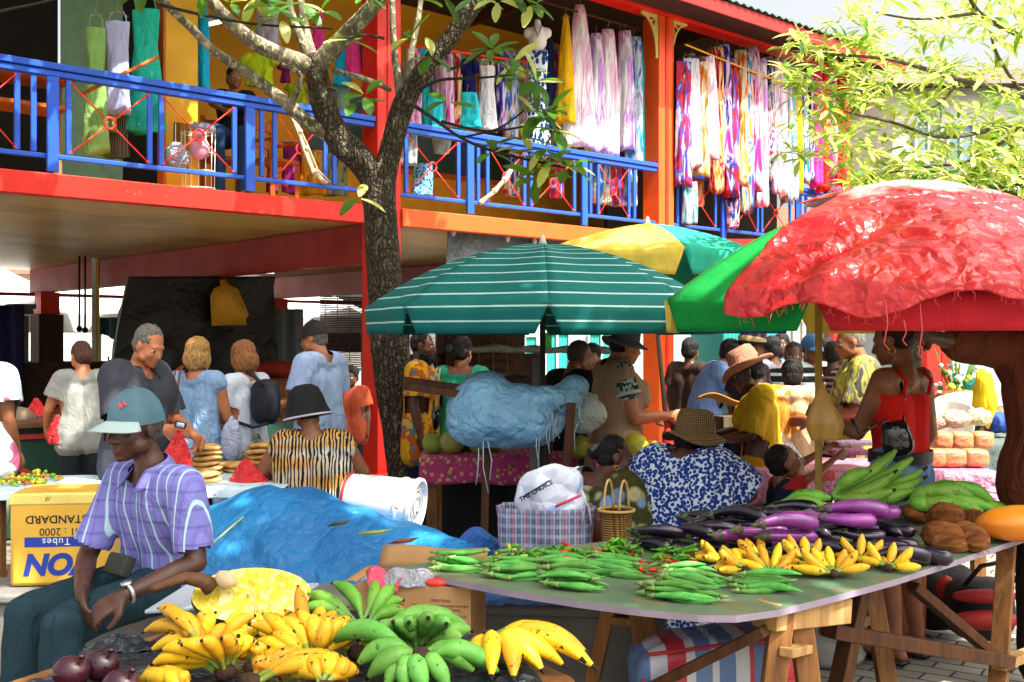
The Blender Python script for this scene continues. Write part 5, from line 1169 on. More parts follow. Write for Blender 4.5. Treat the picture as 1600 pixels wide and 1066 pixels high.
BSTEM = plain('banana stem', '#8a9a3c', .6); BSTEMG = plain('green banana stem', '#6a9a48', .6); BTIP = plain('banana tip', '#1c1410', .8); CROWN = plain('cut crown', '#3a241a', .85, .3, 40, .6)
def banana(mb, p0, p1, bend, r, seg=18):
    """from the crown p0 to the tip p1, bulging along bend (a vector)"""
    p0, p1, bend = Vector(p0), Vector(p1), Vector(bend); pts = []; rad = []; r *= .92; p1 = p1 + (p1 - p0) * .05
    for i in range(seg + 1):
        t = i / seg; pts.append(p0.lerp(p1, t) + bend * 4 * t * (1 - t) * (1 - .25 * (t - .5)))
        if t < .14: q = .26 + .08 * t / .14
        elif t < .42: q = .34 + .66 * math.sin((t - .14) / .28 * math.pi / 2) ** 1.1
        elif t < .62: q = 1.
        elif t < .94: q = 1 - .72 * ((t - .62) / .32) ** 1.7
        else: q = .28 - .12 * (t - .94) / .06
        rad.append(r * q)
    k0 = len(mb.f); n = 10; mb.tube(pts, rad, n, sq=lambda a, t: 1 + .05 * math.cos(5 * a))
    for j in range(k0, len(mb.f)):
        ring = (j - k0) // n; mb.mi[j] = 1 if ring < 3 else (2 if ring >= seg - 1 else 0)
    mb.mi[-1] = 2
def hand(label, group, crown, tips, r, body=None, stem=None, lift=.6, z0=None, name='banana_hand', cat='bananas', crown_r=.022):
    """crown: world point; tips: list of (tip point, bend vector)"""
    body = body or BY; stem = stem or BSTEM; root = thing(name, label, cat, crown, 0, group)
    for (tp, bd) in tips:
        mb = MB(); k = rnd.uniform(.93, 1.07); d = (Vector(tp) - crown).normalized(); banana(mb, crown + d * .012 + V(rnd.uniform(-1, 1), rnd.uniform(-1, 1), rnd.uniform(-.5, 1)) * crown_r * .5, tp, bd, r * k); mb.build('banana', [body, stem, BTIP], root)
    mb = MB(); mb.ball(crown, (crown_r * 1.3, crown_r * 1.1, crown_r), 10, 7, f=lambda q: 1 + .2 * mnoise.noise(q * 3)); mb.build('crown', CROWN, root); return root
def bunch(label, group, crown, axis, n, L, r, spread=70, rows=2, body=None, stem=None, up=.35, curl=.22, tilt=0., rows_dz=.045, name='banana_hand', crown_r=.022):
    """a fan of bananas about axis (degrees in plan), curving upward"""
    tips = []
    for j in range(rows):
        m = n // rows + (1 if j < n % rows else 0)
        for i in range(m):
            f = (i + .5) / m - .5; a = R(axis + f * spread * (1 - .12 * j)); el = tilt + up * (j + rnd.uniform(-.12, .12)); d = V(math.cos(a) * math.cos(el), math.sin(a) * math.cos(el), math.sin(el)); l = L * rnd.uniform(.88, 1.08)
            b = d.cross(V(0, 0, 1)).cross(d).normalized(); tips.append((crown + d * l, -b * l * curl * (.5 if j == 0 else 1) * (-1 if False else 1) * .7 + V(0, 0, l * curl * .35)))
    return hand(label, group, crown, tips, r, body, stem, name=name, crown_r=crown_r)
# small hands on the board table: (u, v of crown, axis, n, L)
G1 = 'hands of small bananas on the board table'
for i, (u, v, ax, n, L, sp, lab) in enumerate([(1165, 890, 150, 9, .11, 130, 'small bananas at the left end of the row, beside the red chillies'), (1128, 872, 190, 5, .10, 90, 'small bananas lying sideways next to the green chillies'), (1205, 893, 80, 9, .125, 170, 'small bananas fanned upright second from the left end'), (1190, 872, 120, 6, .11, 140, 'small bananas behind the second hand, below the lilac aubergines'), (1262, 880, 100, 8, .12, 150, 'small bananas in the back of the row, touching the dark aubergines'), (1303, 897, 85, 11, .125, 190, 'small bananas with tips raised in the middle of the row'), (1345, 878, 70, 7, .12, 150, 'small bananas with one long fruit standing up, third from the right end'), (1388, 887, 60, 7, .115, 190, 'small bananas at the right end of the row, before the coconuts')]):
    c = PZ(u, v, TZ + .02); bunch('ripe yellow ' + lab, G1, c, ax, n, L * 1.06, .0185, sp, 2, up=.55, tilt=.12, curl=.25, crown_r=.014)
# plantains at the back
G2 = 'green plantains at the table back'
c = PZ(1292, 778, TZ + .11); hand('big green plantain hand stacked below the denim shorts', G2, c, [(c + V(.42, .05, .19), V(0, 0, -.04)), (c + V(.30, -.04, .13), V(0, 0, -.05)), (c + V(.36, .10, .22), V(0, 0, -.03)), (c + V(.44, -.02, .10), V(0, 0, -.05)), (c + V(.28, -.08, .05), V(0, 0, -.03)), (c + V(.40, -.06, .05), V(0, 0, -.03)), (c + V(.47, .06, .13), V(0, 0, -.05)), (c + V(.20, .0, .12), V(0, 0, .03)), (c + V(.46, 0., .02), V(0, 0, -.01))], .037, BGD, BSTEMG)
c = PZ(1412, 797, TZ + .07); hand('green plantain hand curving downward beside the papaya', G2, c, [(c + V(.16, -.02, .05), V(0, 0, .05)), (c + V(.24, -.04, .03), V(0, 0, .07)), (c + V(.32, -.03, .02), V(.02, 0, .08)), (c + V(.40, -.01, .02), V(.04, 0, .09)), (c + V(.22, -.10, .0), V(0, 0, .03)), (c + V(.32, -.10, .0), V(0, 0, .04)), (c + V(.40, -.09, .0), V(0, 0, .05)), (c + V(.10, -.06, .0), V(0, 0, .03)), (c + V(.30, .04, .08), V(0, 0, .05))], .037, BGD, BSTEMG)
c = PZ(1215, 790, TZ + .10); hand('long green plantains lying behind the dark aubergines', G2, c, [(c + V(.24, .0, .03), V(0, 0, .02)), (c + V(.22, .07, .03), V(0, 0, .02)), (c + V(.20, -.05, .0), V(0, 0, .02))], .032, BGD, BSTEMG)
# ------------- aubergines
def aub_mat(name, c1, c2):
    m = Mat(name, .16, 0, .6); n = m.noise(6., detail=2); m.base(m.vary(m.ramp(n, [(.3, hx(c1)), (.7, hx(c2))]), .35)); m.rough(m.ramp(m.noise(12., detail=4), [(.3, (.14,) * 3 + (1,)), (.7, (.34,) * 3 + (1,))])); return reg(m, name)
AUBD = aub_mat('dark aubergine skin', '#140c1c', '#2a1834'); AUBP = aub_mat('lilac aubergine skin', '#6c2672', '#8f3f92'); AUBC = plain('aubergine cap', '#46562e', .7)
def aub_proto(mat, L, r, b, name):
    o = thing(name, None, 'aubergine'); mb = MB(); n = 14
    mb.tube([V(L * (t - .5), b * math.sin(t * math.pi), 0) for t in np.linspace(0, 1, n)], [r * max(.05, (.45 + .55 * math.sin(min(1, t * 1.15) * math.pi / 2) ** 1.3) * (1 if t < .8 else math.sqrt(max(0, 1 - ((t - .8) / .2) ** 2)))) for t in np.linspace(0, 1, n)], 14); mb.build('fruit', mat, o)
    mb = MB(); mb.tube([V(-L * .5 - .03, -.006, .008), V(-L * .5 - .016, -.004, .004), V(-L * .5, 0, 0), V(-L * .5 + .025, b * .2, 0)], [.004, .005, r * .42, r * .66], 10, sq=lambda a, t: 1 + .2 * math.cos(5 * a) * t); mb.build('calyx', AUBC, o); return o
AD = [aub_proto(AUBD, .20, .028, .02, 'aubergine'), aub_proto(AUBD, .23, .024, -.03, 'aubergine'), aub_proto(AUBD, .17, .031, .012, 'aubergine')]; AP = [aub_proto(AUBP, .25, .033, .02, 'aubergine'), aub_proto(AUBP, .22, .030, -.02, 'aubergine')]
for (u0, u1, v0, v1, n, lay, lab) in [(1010, 1085, 828, 842, 8, 2, 'glossy dark aubergine in the pile next to the speckled dress'), (1085, 1160, 800, 832, 11, 3, 'glossy dark aubergine in the left part of the long heap'), (1165, 1240, 795, 822, 11, 2, 'glossy dark aubergine in the centre back of the long heap'), (1250, 1330, 812, 842, 12, 2, 'glossy dark aubergine in the part right of the lilac ones'), (1340, 1410, 822, 862, 14, 3, 'glossy dark aubergine in the part next to the coconuts'), (1400, 1455, 862, 878, 6, 1, 'glossy dark aubergine at the front before the coconuts'), (1110, 1180, 842, 856, 6, 1, 'glossy dark aubergine in the front row left of the small bananas'), (1240, 1345, 846, 862, 9, 2, 'glossy dark aubergine in the front row just behind the small bananas')]:
    for i in range(n):
        v_ = r.uniform(v0, v1); l = 0 if v_ > 834 else (1 if v_ > 812 else 2); c = PZ(r.uniform(u0, u1), v_, TZ + .03 + l * .045)
        for q in range(l + 1): place(AD, r.randint(0, 2), TRS(c - V(r.uniform(-.03, .03) * q, .03 * q, .045 * q), R(-18 + r.uniform(-26, 26)), r.uniform(0, 6), r.uniform(-.06, .12), r.uniform(.9, 1.15)), lab, 'dark aubergines on the board table')
for (u, v, h, a, lab) in [(1165, 838, .08, 12, 'lilac aubergine lying lowest beside the row of small bananas'), (1235, 838, .09, 10, 'lilac aubergine right of the lowest lilac one, touching the bananas'), (1232, 820, .14, 14, 'lilac aubergine resting on top of the middle of the heap'), (1228, 850, .03, 4, 'short lilac aubergine with a pale shine just behind the bananas'), (1340, 798, .16, -4, 'lilac aubergine on the back of the heap, upper one of two'), (1325, 811, .13, -2, 'lilac aubergine on the back of the heap, lower one of two'), (1365, 796, .12, -8, 'lilac aubergine reaching towards the plantains at the back'), (1300, 803, .14, 6, 'lilac aubergine at the back of the heap left of the upper pair'), (1190, 828, .11, 16, 'lilac aubergine on the heap above the lowest lilac one')]:
    place(AP, r.randint(0, 1), TRS(PZ(u, v, TZ + h) , R(a), r.uniform(0, 3), .05, 1.05), lab, 'lilac aubergines on the board table')
# ------------- coconuts and papaya
def coir():
    m = Mat('coconut fibre', .95, 0, .1); n = m.noise(26., m.co((.25, 1, 1)), 6, 1.2); m.base(m.ramp(n, [(.3, hx('#4a2a16')), (.55, hx('#7a4a28')), (.75, hx('#9a683c'))])); m.bump(n, 1., .02); return reg(m, 'coir')
COIR = coir()
for (u, v, h, a, L, lab) in [(1478, 845, .06, -12, .155, 'brown coconut in front, lying with its point to the left'), (1512, 842, .07, -40, .14, 'brown coconut with a point, right of the front one'), (1480, 812, .10, 20, .15, 'brown coconut on top of the heap'), (1528, 820, .08, -60, .12, 'brown coconut nearest to the papaya'), (1432, 805, .07, 10, .11, 'brown coconut half hidden behind the aubergines'), (1455, 800, .05, 30, .12, 'brown coconut at the back of the heap below the plantains')]:
    h *= .8; L *= .8; c = PZ(u, v - 3, TZ + h); rot = Matrix.Rotation(R(a), 3, 'Z') @ Matrix.Rotation(R(14), 3, 'Y'); mb = MB()
    mb.ball(c, (L * .92, L * .56, L * .52), 28, 18, rot, f=lambda q: (1 + .035 * mnoise.noise(q * 5) + .05 * mnoise.noise(q * 14)) * (1 - .18 * abs(q.x) ** 3) * (1 + .04 * math.cos(3 * math.atan2(q.y, q.z))))
    rr = random.Random(int(u))
    for k in range(70):
        q = V(rr.gauss(0, 1), rr.gauss(0, 1), rr.gauss(0, 1)).normalized(); p = c + rot @ V(q.x * L * .88, q.y * L * .54, q.z * L * .5); mb.tube([p, p + (rot @ q) * .008 + V(rr.uniform(-1, 1), rr.uniform(-1, 1), rr.uniform(-.6, .6)) * .016], [.0015, .0006], 3)
    tag(mb.build('coconut', COIR), lab, 'coconut', 'coconuts on the board table')
mb = MB(); c = PZ(1592, 818, TZ + .078); mb.ball(c, (.19, .10, .075), 28, 16, Matrix.Rotation(R(8), 3, 'Z'), f=lambda q: 1 + .03 * math.cos(5 * math.atan2(q.y, q.z)))
pm = Mat('ripening papaya skin', .4, 0, .35); z = pm.noise(2.5, pm.co((1, 1, 1)), 3); pm.base(pm.ramp(pm.math('ADD', pm.math('MULTIPLY', z, .5), pm.math('MULTIPLY', pm.sep(pm.co())[2], 2.8)), [(.30, hx('#d06a14')), (.62, hx('#dc8a24')), (.78, hx('#9aa83a'))]))
tag(mb.build('papaya', pm.m), 'large orange papaya with a greenish back at the end of the board table', 'papaya')
mb = MB(); c = PZ(1540, 800, TZ + .06); mb.ball(c, (.14, .07, .055), 20, 12, Matrix.Rotation(R(5), 3, 'Z')); tag(mb.build('cucumber', plain('light green rind', '#8fbf3c', .5, .2, 30)), 'light green gourd lying behind the orange papaya', 'gourd')
# ------------- low table with black plastic, in the near left corner
LZ = .80
lt = thing('low_table', 'table under crumpled black plastic piled with bananas', 'table', (-.4, 2.9, 0))
BPL = plastic_sheet('black plastic sheet', '#1a2128', .32, .8, 5.)
corners = [V(-1.32, 2.28, LZ), V(-1.02, 2.88, LZ), V(-.76, 3.30, LZ), V(-.04, 2.86, LZ), V(.14, 2.6, LZ), V(.22, 2.2, LZ)]
mb = MB(); mb.prism([(q.x, q.y) for q in corners], LZ - .03, LZ - .006); mb.build('table_top', WOOD_MD, lt, smooth=False)
for q in corners[:1] + corners[2:4] + corners[5:]: bar2('leg', V(q.x * .9 - .03, q.y * .96 + .1, LZ - .031), V(q.x * .9 - .03, q.y * .96 + .1, 0), .07, .07, WOOD_MD, lt)
def sheet_pt(u, v):
    # bilinear over the quad, hanging over the back-left edge
    a = V(-1.36, 2.16, 0).lerp(V(-.78, 3.36, 0), v); b = V(.27, 2.14, 0).lerp(V(-.01, 2.90, 0), v); p = a.lerp(b, u); n = mnoise.noise(V(u * 7, v * 6, 0)); n2 = abs(mnoise.noise(V(u * 18, v * 15, 3)))
    e = min(u, 1 - v, 1 - u); z = LZ + .008 + .008 * n + .018 * n2 - (.10 * max(0, .05 - min(u, 1 - u)) / .05 + .10 * max(0, v - .96) / .04)
    return V(p.x + .01 * n, p.y, z + .010 * crumple(V(p.x, p.y, 0), 9.))
mb = MB(); mb.sheet(sheet_pt, 90, 70, -.003); mb.build('plastic_cover', BPL, lt)
# plastic fold standing up next to the man's knee
mb = MB(); c = PZ(190, 1030, LZ)
def fl(u, v): return c + V(-.10 + .24 * u, -.03 + .08 * u + .05 * v, .012 + v * (.012 + .03 * math.sin(u * 5) ** 2) - .0 + .015 * mnoise.noise(V(u * 9, v * 5, 2)))
mb.sheet(fl, 40, 10, .003); mb.build('plastic_fold', BPL, lt)
G3 = 'hands of yellow bananas on the low table'
def W3(u, v, h): return PZ(u, v, LZ + h)
def px_hand(label, group, cu, cv, ch, tips, r, body, stem, bendz=.03, cr=.022, side=0.):
    c = W3(cu, cv, ch); T = []
    for (u, v, h) in tips:
        t = W3(u, v, h); d = (t - c); b = V(0, 0, 1) * (bendz * d.length * 4) + V(-d.y, d.x, 0).normalized() * rnd.uniform(-.02, .02) + V(0, .02, 0) * side; T.append((t, b))
    return hand(label, group, c, T, r, body, stem, crown_r=cr)
px_hand('spotted yellow banana hand with a dark cut crown in the near left corner', G3, 352, 1050, .03, [(226, 1056, .02), (240, 1040, .05), (255, 1018, .085), (285, 1010, .105), (315, 1004, .12), (345, 1000, .12), (372, 996, .115), (396, 1004, .09), (248, 1068, .01)], .0205, BY, BSTEM, .05)
px_hand('yellow bananas lying behind the near left hand with tips to the left', G3, 318, 1018, .05, [(226, 990, .05), (250, 953, .12), (258, 976, .09), (236, 1018, .03), (275, 962, .12), (290, 985, .08)], .020, BYO, BSTEM, .035)
px_hand('two upright yellow bananas behind the near left hand', G3, 322, 1012, .04, [(308, 958, .12), (337, 958, .12), (352, 975, .09)], .020, BY, BSTEM, .0)
px_hand('yellow bananas between the left hand and the tall middle hand', G3, 345, 1012, .04, [(374, 960, .10), (398, 964, .10), (408, 980, .08), (416, 996, .06)], .019, BY, BSTEM, .03)
px_hand('upright yellow banana hand in the middle with one very tall fruit', G3, 492, 1034, .03, [(392, 978, .10), (414, 962, .12), (440, 968, .12), (466, 956, .13), (488, 962, .13), (512, 966, .13), (536, 968, .12), (556, 980, .09), (404, 1002, .07), (428, 990, .09), (572, 985, .08)], .0205, BY, BSTEM, .025)
px_hand('tall yellow banana with its neighbours behind the middle hand', G3, 478, 1000, .05, [(466, 918, .16), (446, 955, .11), (500, 948, .11), (522, 955, .10), (545, 965, .08), (425, 960, .09)], .0205, BYO, BSTEM, .0)
px_hand('brown spotted yellow bananas lying flat at the bottom edge', G3, 392, 1066, .03, [(472, 1024, .07), (548, 1042, .045), (560, 1056, .03), (440, 1030, .07), (416, 1032, .075), (545, 1070, .015)], .0215, BYO, BSTEM, .045)
px_hand('small yellow bananas squeezed between the middle hand and the green ones', G3, 560, 1020, .03, [(590, 990, .07), (600, 1000, .06), (578, 985, .08), (540, 1000, .05)], .018, BY, BSTEM, .03)
px_hand('yellow banana hand on the right side of the low table with tips to the right', G3, 762, 998, .07, [(914, 1022, .045), (908, 1034, .035), (880, 1042, .02), (926, 1046, .015), (846, 1050, .02), (768, 1060, .03), (744, 1048, .03), (800, 1062, .02)], .0235, BY, BSTEM, .045)
px_hand('yellow banana hand at the bottom edge below the tall one with tips to the left', G3, 510, 1078, .03, [(440, 1062, .02), (452, 1046, .05), (478, 1036, .07), (505, 1030, .08), (530, 1036, .07), (556, 1050, .04)], .0205, BY, BSTEM, .04)
px_hand('yellow bananas filling the gap right of the near left hand', G3, 398, 1044, .03, [(378, 1000, .09), (400, 1006, .09), (420, 1012, .07), (366, 1018, .07), (436, 1020, .05)], .0195, BYO, BSTEM, .02)
px_hand('yellow bananas lowest in the corner between purple fruit and the near left hand', G3, 300, 1085, .03, [(222, 1068, .02), (236, 1060, .04), (262, 1056, .06), (288, 1058, .06)], .0205, BY, BSTEM, .04)
G4 = 'hands of green bananas on the low table'
px_hand('green banana hand in front with fruit spreading all round its crown', G4, 658, 1026, .075, [(576, 1060, .03), (524, 1008, .06), (604, 1074, .02), (636, 1082, .015), (668, 1084, .015), (700, 1078, .015), (740, 1052, .03), (754, 1040, .04), (778, 1054, .02), (560, 1040, .05)], .0245, BG, BSTEMG, .05)
px_hand('green banana hand behind the front one with upright curved fruit', G4, 655, 1016, .03, [(640, 975, .12), (668, 968, .13), (696, 978, .12), (592, 985, .10), (722, 1000, .07), (614, 974, .12), (734, 986, .07), (562, 1002, .07), (580, 990, .09)], .024, BG, BSTEMG, .04)
px_hand('green banana hand leaning on the jackfruit at the back of the low table', G4, 566, 982, .03, [(484, 930, .10), (472, 952, .075), (490, 974, .04), (616, 918, .115), (630, 940, .08), (634, 958, .05), (520, 914, .12), (580, 912, .12)], .0205, BGD, BSTEMG, .035)
mb = MB(); banana(mb, PZ(590, 985, LZ + .10), PZ(733, 988, LZ + .06), V(0, .03, .035), .025); tag(mb.build('banana', [BG, BSTEMG, BTIP]), 'single long green banana arching behind the green hands', 'bananas')
# purple fruit
for (u, v, lab) in [(112, 1050, 'shiny purple star apple at the table corner, left one'), (158, 1040, 'shiny purple star apple behind and right of its twin'), (190, 1072, 'shiny purple star apple cut off by the bottom edge')]:
    mb = MB(); c = PZ(u, v, LZ + .05); mb.ball(c, (.044, .037, .036), 22, 14, f=lambda q: 1 - .08 * max(0, q.x) ** 6); mb.tube([c + V(.03, -.02, .038), c + V(.032, -.022, .046)], [.008, .006], 8); tag(mb.build('star_apple', aub_mat('purple fruit skin', '#220a16', '#481428')), lab, 'fruit', 'purple star apples')
# jackfruit wedge on white foam
mb = MB(); c = PZ(395, 962, LZ)
mb.prism([(c.x - .26, c.y - .16), (c.x + .12, c.y - .08), (c.x + .16, c.y + .18), (c.x - .24, c.y + .16)], LZ + .045, LZ + .055); tag(mb.build('foam_sheet', plain('pale foam sheet', '#9aa3b0', .7, .12), smooth=False, bevel=.003), 'pale foam sheet under the cut jackfruit', 'sheet')
jf = thing('jackfruit', 'big cut jackfruit with yellow flesh and a thick brown stalk', 'jackfruit', PZ(395, 950, LZ + .055))
def rind():
    m = Mat('jackfruit rind', .8, 0, .2); d = m.voro(70.); m.base(m.ramp(d, [(.1, hx('#7a7434')), (.5, hx('#4a4420'))])); m.bump(d, .9, .02); return reg(m, 'rind')
def flesh():
    m = Mat('jackfruit flesh', .6, 0, .35); d = m.voro(22., m.co((1, 1, 1))); n = m.noise(30., detail=5, dist=1.2); c = m.ramp(n, [(.3, hx('#d2b01c')), (.5, hx('#e4cc3c')), (.7, hx('#eee6a8'))]); m.base(m.mix(m.step(d, .17, .03), hx('#dcd8bc'), c)); m.bump(n, .8, .02); return reg(m, 'flesh')
RIND, FLESH = rind(), flesh(); c = PZ(392, 955, LZ + .06)
jq = Matrix.Rotation(R(4), 3, 'Z') @ Matrix.Rotation(R(-62), 3, 'X')
mb = MB()
mb.ball(c + V(0, .02, .03), (.165, .10, .08), 36, 22, Matrix.Rotation(R(4), 3, 'Z') @ Matrix.Rotation(R(-42), 3, 'X'), f=lambda q: 1. if q.y > -.15 else (.15 / max(.15, -q.y)) ** 1.)
mb.build('rind', RIND, jf)
mb = MB()
def ff(u, v):
    a = u * 2 * math.pi; rr = v; p = V(math.cos(a) * .160 * rr, 0, math.sin(a) * .082 * rr); n = .014 * mnoise.noise(V(p.x * 40, p.z * 40, 0)) + .01 * abs(mnoise.noise(V(p.x * 90, p.z * 90, 2)))
    return c + V(0, .02, .03) + (Matrix.Rotation(R(4), 3, 'Z') @ Matrix.Rotation(R(-42), 3, 'X')) @ (p + V(0, -.022 - n * (1 - rr ** 6), 0))
mb.grid(ff, 48, 14, close_u=True); mb.build('flesh', FLESH, jf)
mb = MB(); s0 = PZ(330, 918, LZ + .13); mb.tube([s0, PZ(318, 908, LZ + .15), PZ(290, 903, LZ + .155), PZ(262, 912, LZ + .15), PZ(238, 921, LZ + .145)], [.026, .021, .017, .013, .011], 10); mb.build('stalk', plain('brown stalk', '#5a3a22', .7, .3, 12, .5), jf)
mb = MB(); mb.ball(PZ(352, 906, LZ + .15), (.03, .02, .025), 10, 7, f=lambda q: 1 + .4 * mnoise.noise(q * 3)); mb.build('cut_fibre', plain('pale fibre', '#c9b08a', .8), jf)
# ---------------------------------------------------------------- planter wall, tin, tarpaulin, boxes and bags
WZ = .50
mb = MB(); wl = V(-3.2, 4.62, 0); wr = V(.62, 4.28, 0); n = V(-.088, -.996, 0)
mb.bar(wl + V(0, .14, WZ / 2), wr + V(0, .14, WZ / 2), .28, WZ); mb.bar(wl + V(0, .14, WZ + .022), wr + V(.02, .14, WZ + .022), .33, .04)
WALLM = Mat('stained grey concrete', .9, 0, .2); q_ = WALLM.noise(3., detail=6); q2 = WALLM.noise(1.2, WALLM.co((1, 1, .2)), 4); WALLM.base(WALLM.mix(WALLM.math('MULTIPLY', q2, .6), WALLM.ramp(q_, [(.3, hx('#6b6a66')), (.7, hx('#95938c'))]), hx('#4c4a46'))).bump(WALLM.noise(40.), .4, .01)
tag(mb.build('planter_wall', WALLM.m, sharp=30, bevel=.012), 'low grey concrete planter wall that the seated man uses as a bench', 'wall')
# yellow tin, standing upside down
TQ = Matrix.Rotation(R(7), 3, 'Z'); TC = V(-1.945, 4.80, WZ + .044); tw, td, th = .425, .30, .40
tin = thing('tin_box', 'yellow printed tin standing upside down on the planter wall', 'tin', TC, R(7))
TINY = Mat('yellow tin paint', .35, 0, .45); TINY.base(TINY.var(hx('#d6a83c'), .12, 3)); TINY.bump(TINY.noise(6.), .12, .03)
mb = MB(); mb.box(TC + V(0, 0, th / 2), (tw, td, th), TQ); mb.build('body', TINY.m, tin, sharp=30, bevel=.018)
mb = MB(); mb.box(TC + V(0, 0, th - .028), (tw + .008, td + .008, .05), TQ, taper=.985); mb.build('rim', plain('pale yellow rim', '#d9c56a', .4), tin, sharp=30, bevel=.008)
LBLK = plain('black print', '#15130f', .6, .02); LBLUE = plain('blue print', '#1a3a9c', .5, .02); LWHT = plain('white print', '#d6dcec', .5, .02); LRED = plain('red print', '#b0302a', .6, .05); LBRN = plain('brown print', '#4a3a2a', .7, .05)
fr = Matrix((TQ @ V(-1, 0, 0), V(0, 0, -1), TQ @ V(0, -1, 0))).transposed()   # upside-down letters on the front face
def tp(x, z): return TC + TQ @ V(x, -td / 2 - .0012, z)
x1 = .03
lettering('STANDARD', tin, LBLK, tp(-.02, th - .098), .048, fr, bold=.0006); lettering('01 : 2000', tin, LBLK, tp(-.005, th - .152), .045, fr)
mb = MB(); mb.box(tp(.02, .19) + TQ @ V(0, .0004, 0), (.34, .0012, .042), TQ); mb.build('blue_band', LBLUE, tin, smooth=False)
lettering('Tubes', tin, LWHT, tp(-.02, .205) + TQ @ V(0, -.0008, 0), .042, fr, spacing=1.15)
lettering('VON', tin, LBLUE, tp(-.005, .135), .122, fr, shear=.22, bold=.006)
lettering('15', tin, LBLK, tp(-.05, th - .018) + TQ @ V(0, -.0045, 0), .022, fr, shear=.5)
# blue tarpaulin over a heap
TARP = Mat('blue woven tarpaulin', .5, 0, .4); q_ = TARP.noise(1.6, detail=5); s_ = TARP.noise(26., TARP.co((1, 1, 1)), 4); TARP.base(TARP.mix(TARP.step(s_, .72, .03), TARP.ramp(q_, [(.3, hx('#0a5490')), (.7, hx('#1c80bc'))]), hx('#4a6a80')))
va = TARP.voro(4.2, TARP.mix(.15, TARP.co(), TARP.noisec(3.)), 'DISTANCE_TO_EDGE'); TARP.bump(TARP.math('ADD', va, TARP.math('ADD', TARP.noise(9., detail=4), TARP.math('MULTIPLY', TARP.voro(11., TARP.mix(.12, TARP.co(), TARP.noisec(6.)), 'DISTANCE_TO_EDGE'), .6))), .65, .05)
TARP = TARP.m
def tarp_pt(u, v):
    # u along, v across (front hem to back hem)
    x = lerp(-1.80, .16, u); top = float(np.interp(u, [0, .06, .16, .30, .42, .52, .64, .76, .86, .93, 1], [.3, .62, .76, .84, .81, .76, .71, .63, .54, .42, .12]))
    prof = math.sin(min(1, v * 1.02) * math.pi) ** .55; y = lerp(4.62, 6.1, v) + .10 * math.sin(u * 5)
    z = .02 + top * prof; s = mnoise.noise(V(u * 4, v * 4, 1)); s2 = mnoise.noise(V(u * 11 + v * 6, v * 7, 4)); s3 = abs(mnoise.noise(V(u * 14 - v * 10, v * 9, 8)))
    return V(x + .04 * s, y + .06 * s2 * prof, max(.015, z + (.05 * s + .025 * s2 + .022 * crumple(V(x, y, z), 3.2) + .008 * crumple(V(y, x, z), 9.)) * prof))
mb = MB(); mb.sheet(tarp_pt, 120, 90, -.004)
tp_ = thing('tarpaulin', 'big bright blue tarpaulin thrown over a heap behind the seated man', 'tarpaulin', (-.8, 5.3, 0)); mb.build('sheet', TARP, tp_)
mb = MB(); mb.tube([P(318, 868, 4.95) + V(0, 0, .02), P(345, 838, 5.0), P(380, 808, 5.15), P(408, 790, 5.3), P(418, 772, 5.5), P(412, 766, 5.6)], .005, 6); mb.build('cord', plain('pale yellow cord', '#a8b078', .7), tp_)
# dry leaves on the tarpaulin
for (u, v, d, lab, c_, L) in [(530, 818, 4.95, 'brown and green leaf lying on the blue tarpaulin near its top', '#4a4420', .10), (585, 832, 4.9, 'thin yellowish leaf strip on the blue tarpaulin', '#8a9a50', .16), (632, 845, 4.88, 'curled red brown leaf on the blue tarpaulin', '#7a3424', .13)]:
    mb = MB(); p = P(u, v, d); mb.tube([p + V(-L / 2, 0, -.012), p + V(-L * .2, -.015, .0), p + V(L * .2, -.01, .004), p + V(L / 2, 0, .015)], [.003, .012, .012, .002], 8, sq=lambda a, t: 1 if abs(math.sin(a)) > .5 else .6); tag(mb.build('fallen_leaf', plain('leaf ' + c_, c_, .8, .3, 20)), lab, 'leaf', 'dry leaves on the tarpaulin')
# second darker tarpaulin fold on the right and the lumps under the table
mb = MB()
def tp2(u, v):
    x = lerp(-.5, .55, u); y = lerp(4.75, 5.9, v); prof = math.sin(v * math.pi) ** .6 * math.sin(min(1, u * 1.05 + .02) * math.pi) ** .5; s = mnoise.noise(V(u * 5, v * 5, 11)); s3 = abs(mnoise.noise(V(u * 12, v * 11, 18))); return V(x, y, .03 + (.60 + .10 * s + .05 * crumple(V(x, y, 0), 6.)) * prof)
mb.sheet(tp2, 80, 60, -.004); t2_ = tag(mb.build('tarpaulin', plastic_sheet('darker blue sheet', '#10509a', .4, .8, 5.)), 'darker blue crumpled sheet beside the plaid bag and the bucket', 'tarpaulin')
mb = MB()
def tp3(u, v): return V(lerp(-.12, .46, u), lerp(4.26, 4.52, v), WZ + .05 + .02 * abs(mnoise.noise(V(u * 8, v * 6, 4))) + .03 * u * 0)
mb.sheet(tp3, 40, 20, .003); tag(mb.build('blue_sheet', MATS['darker blue sheet']), 'flat blue plastic sheet spread on the planter wall under the board table', 'sheet')
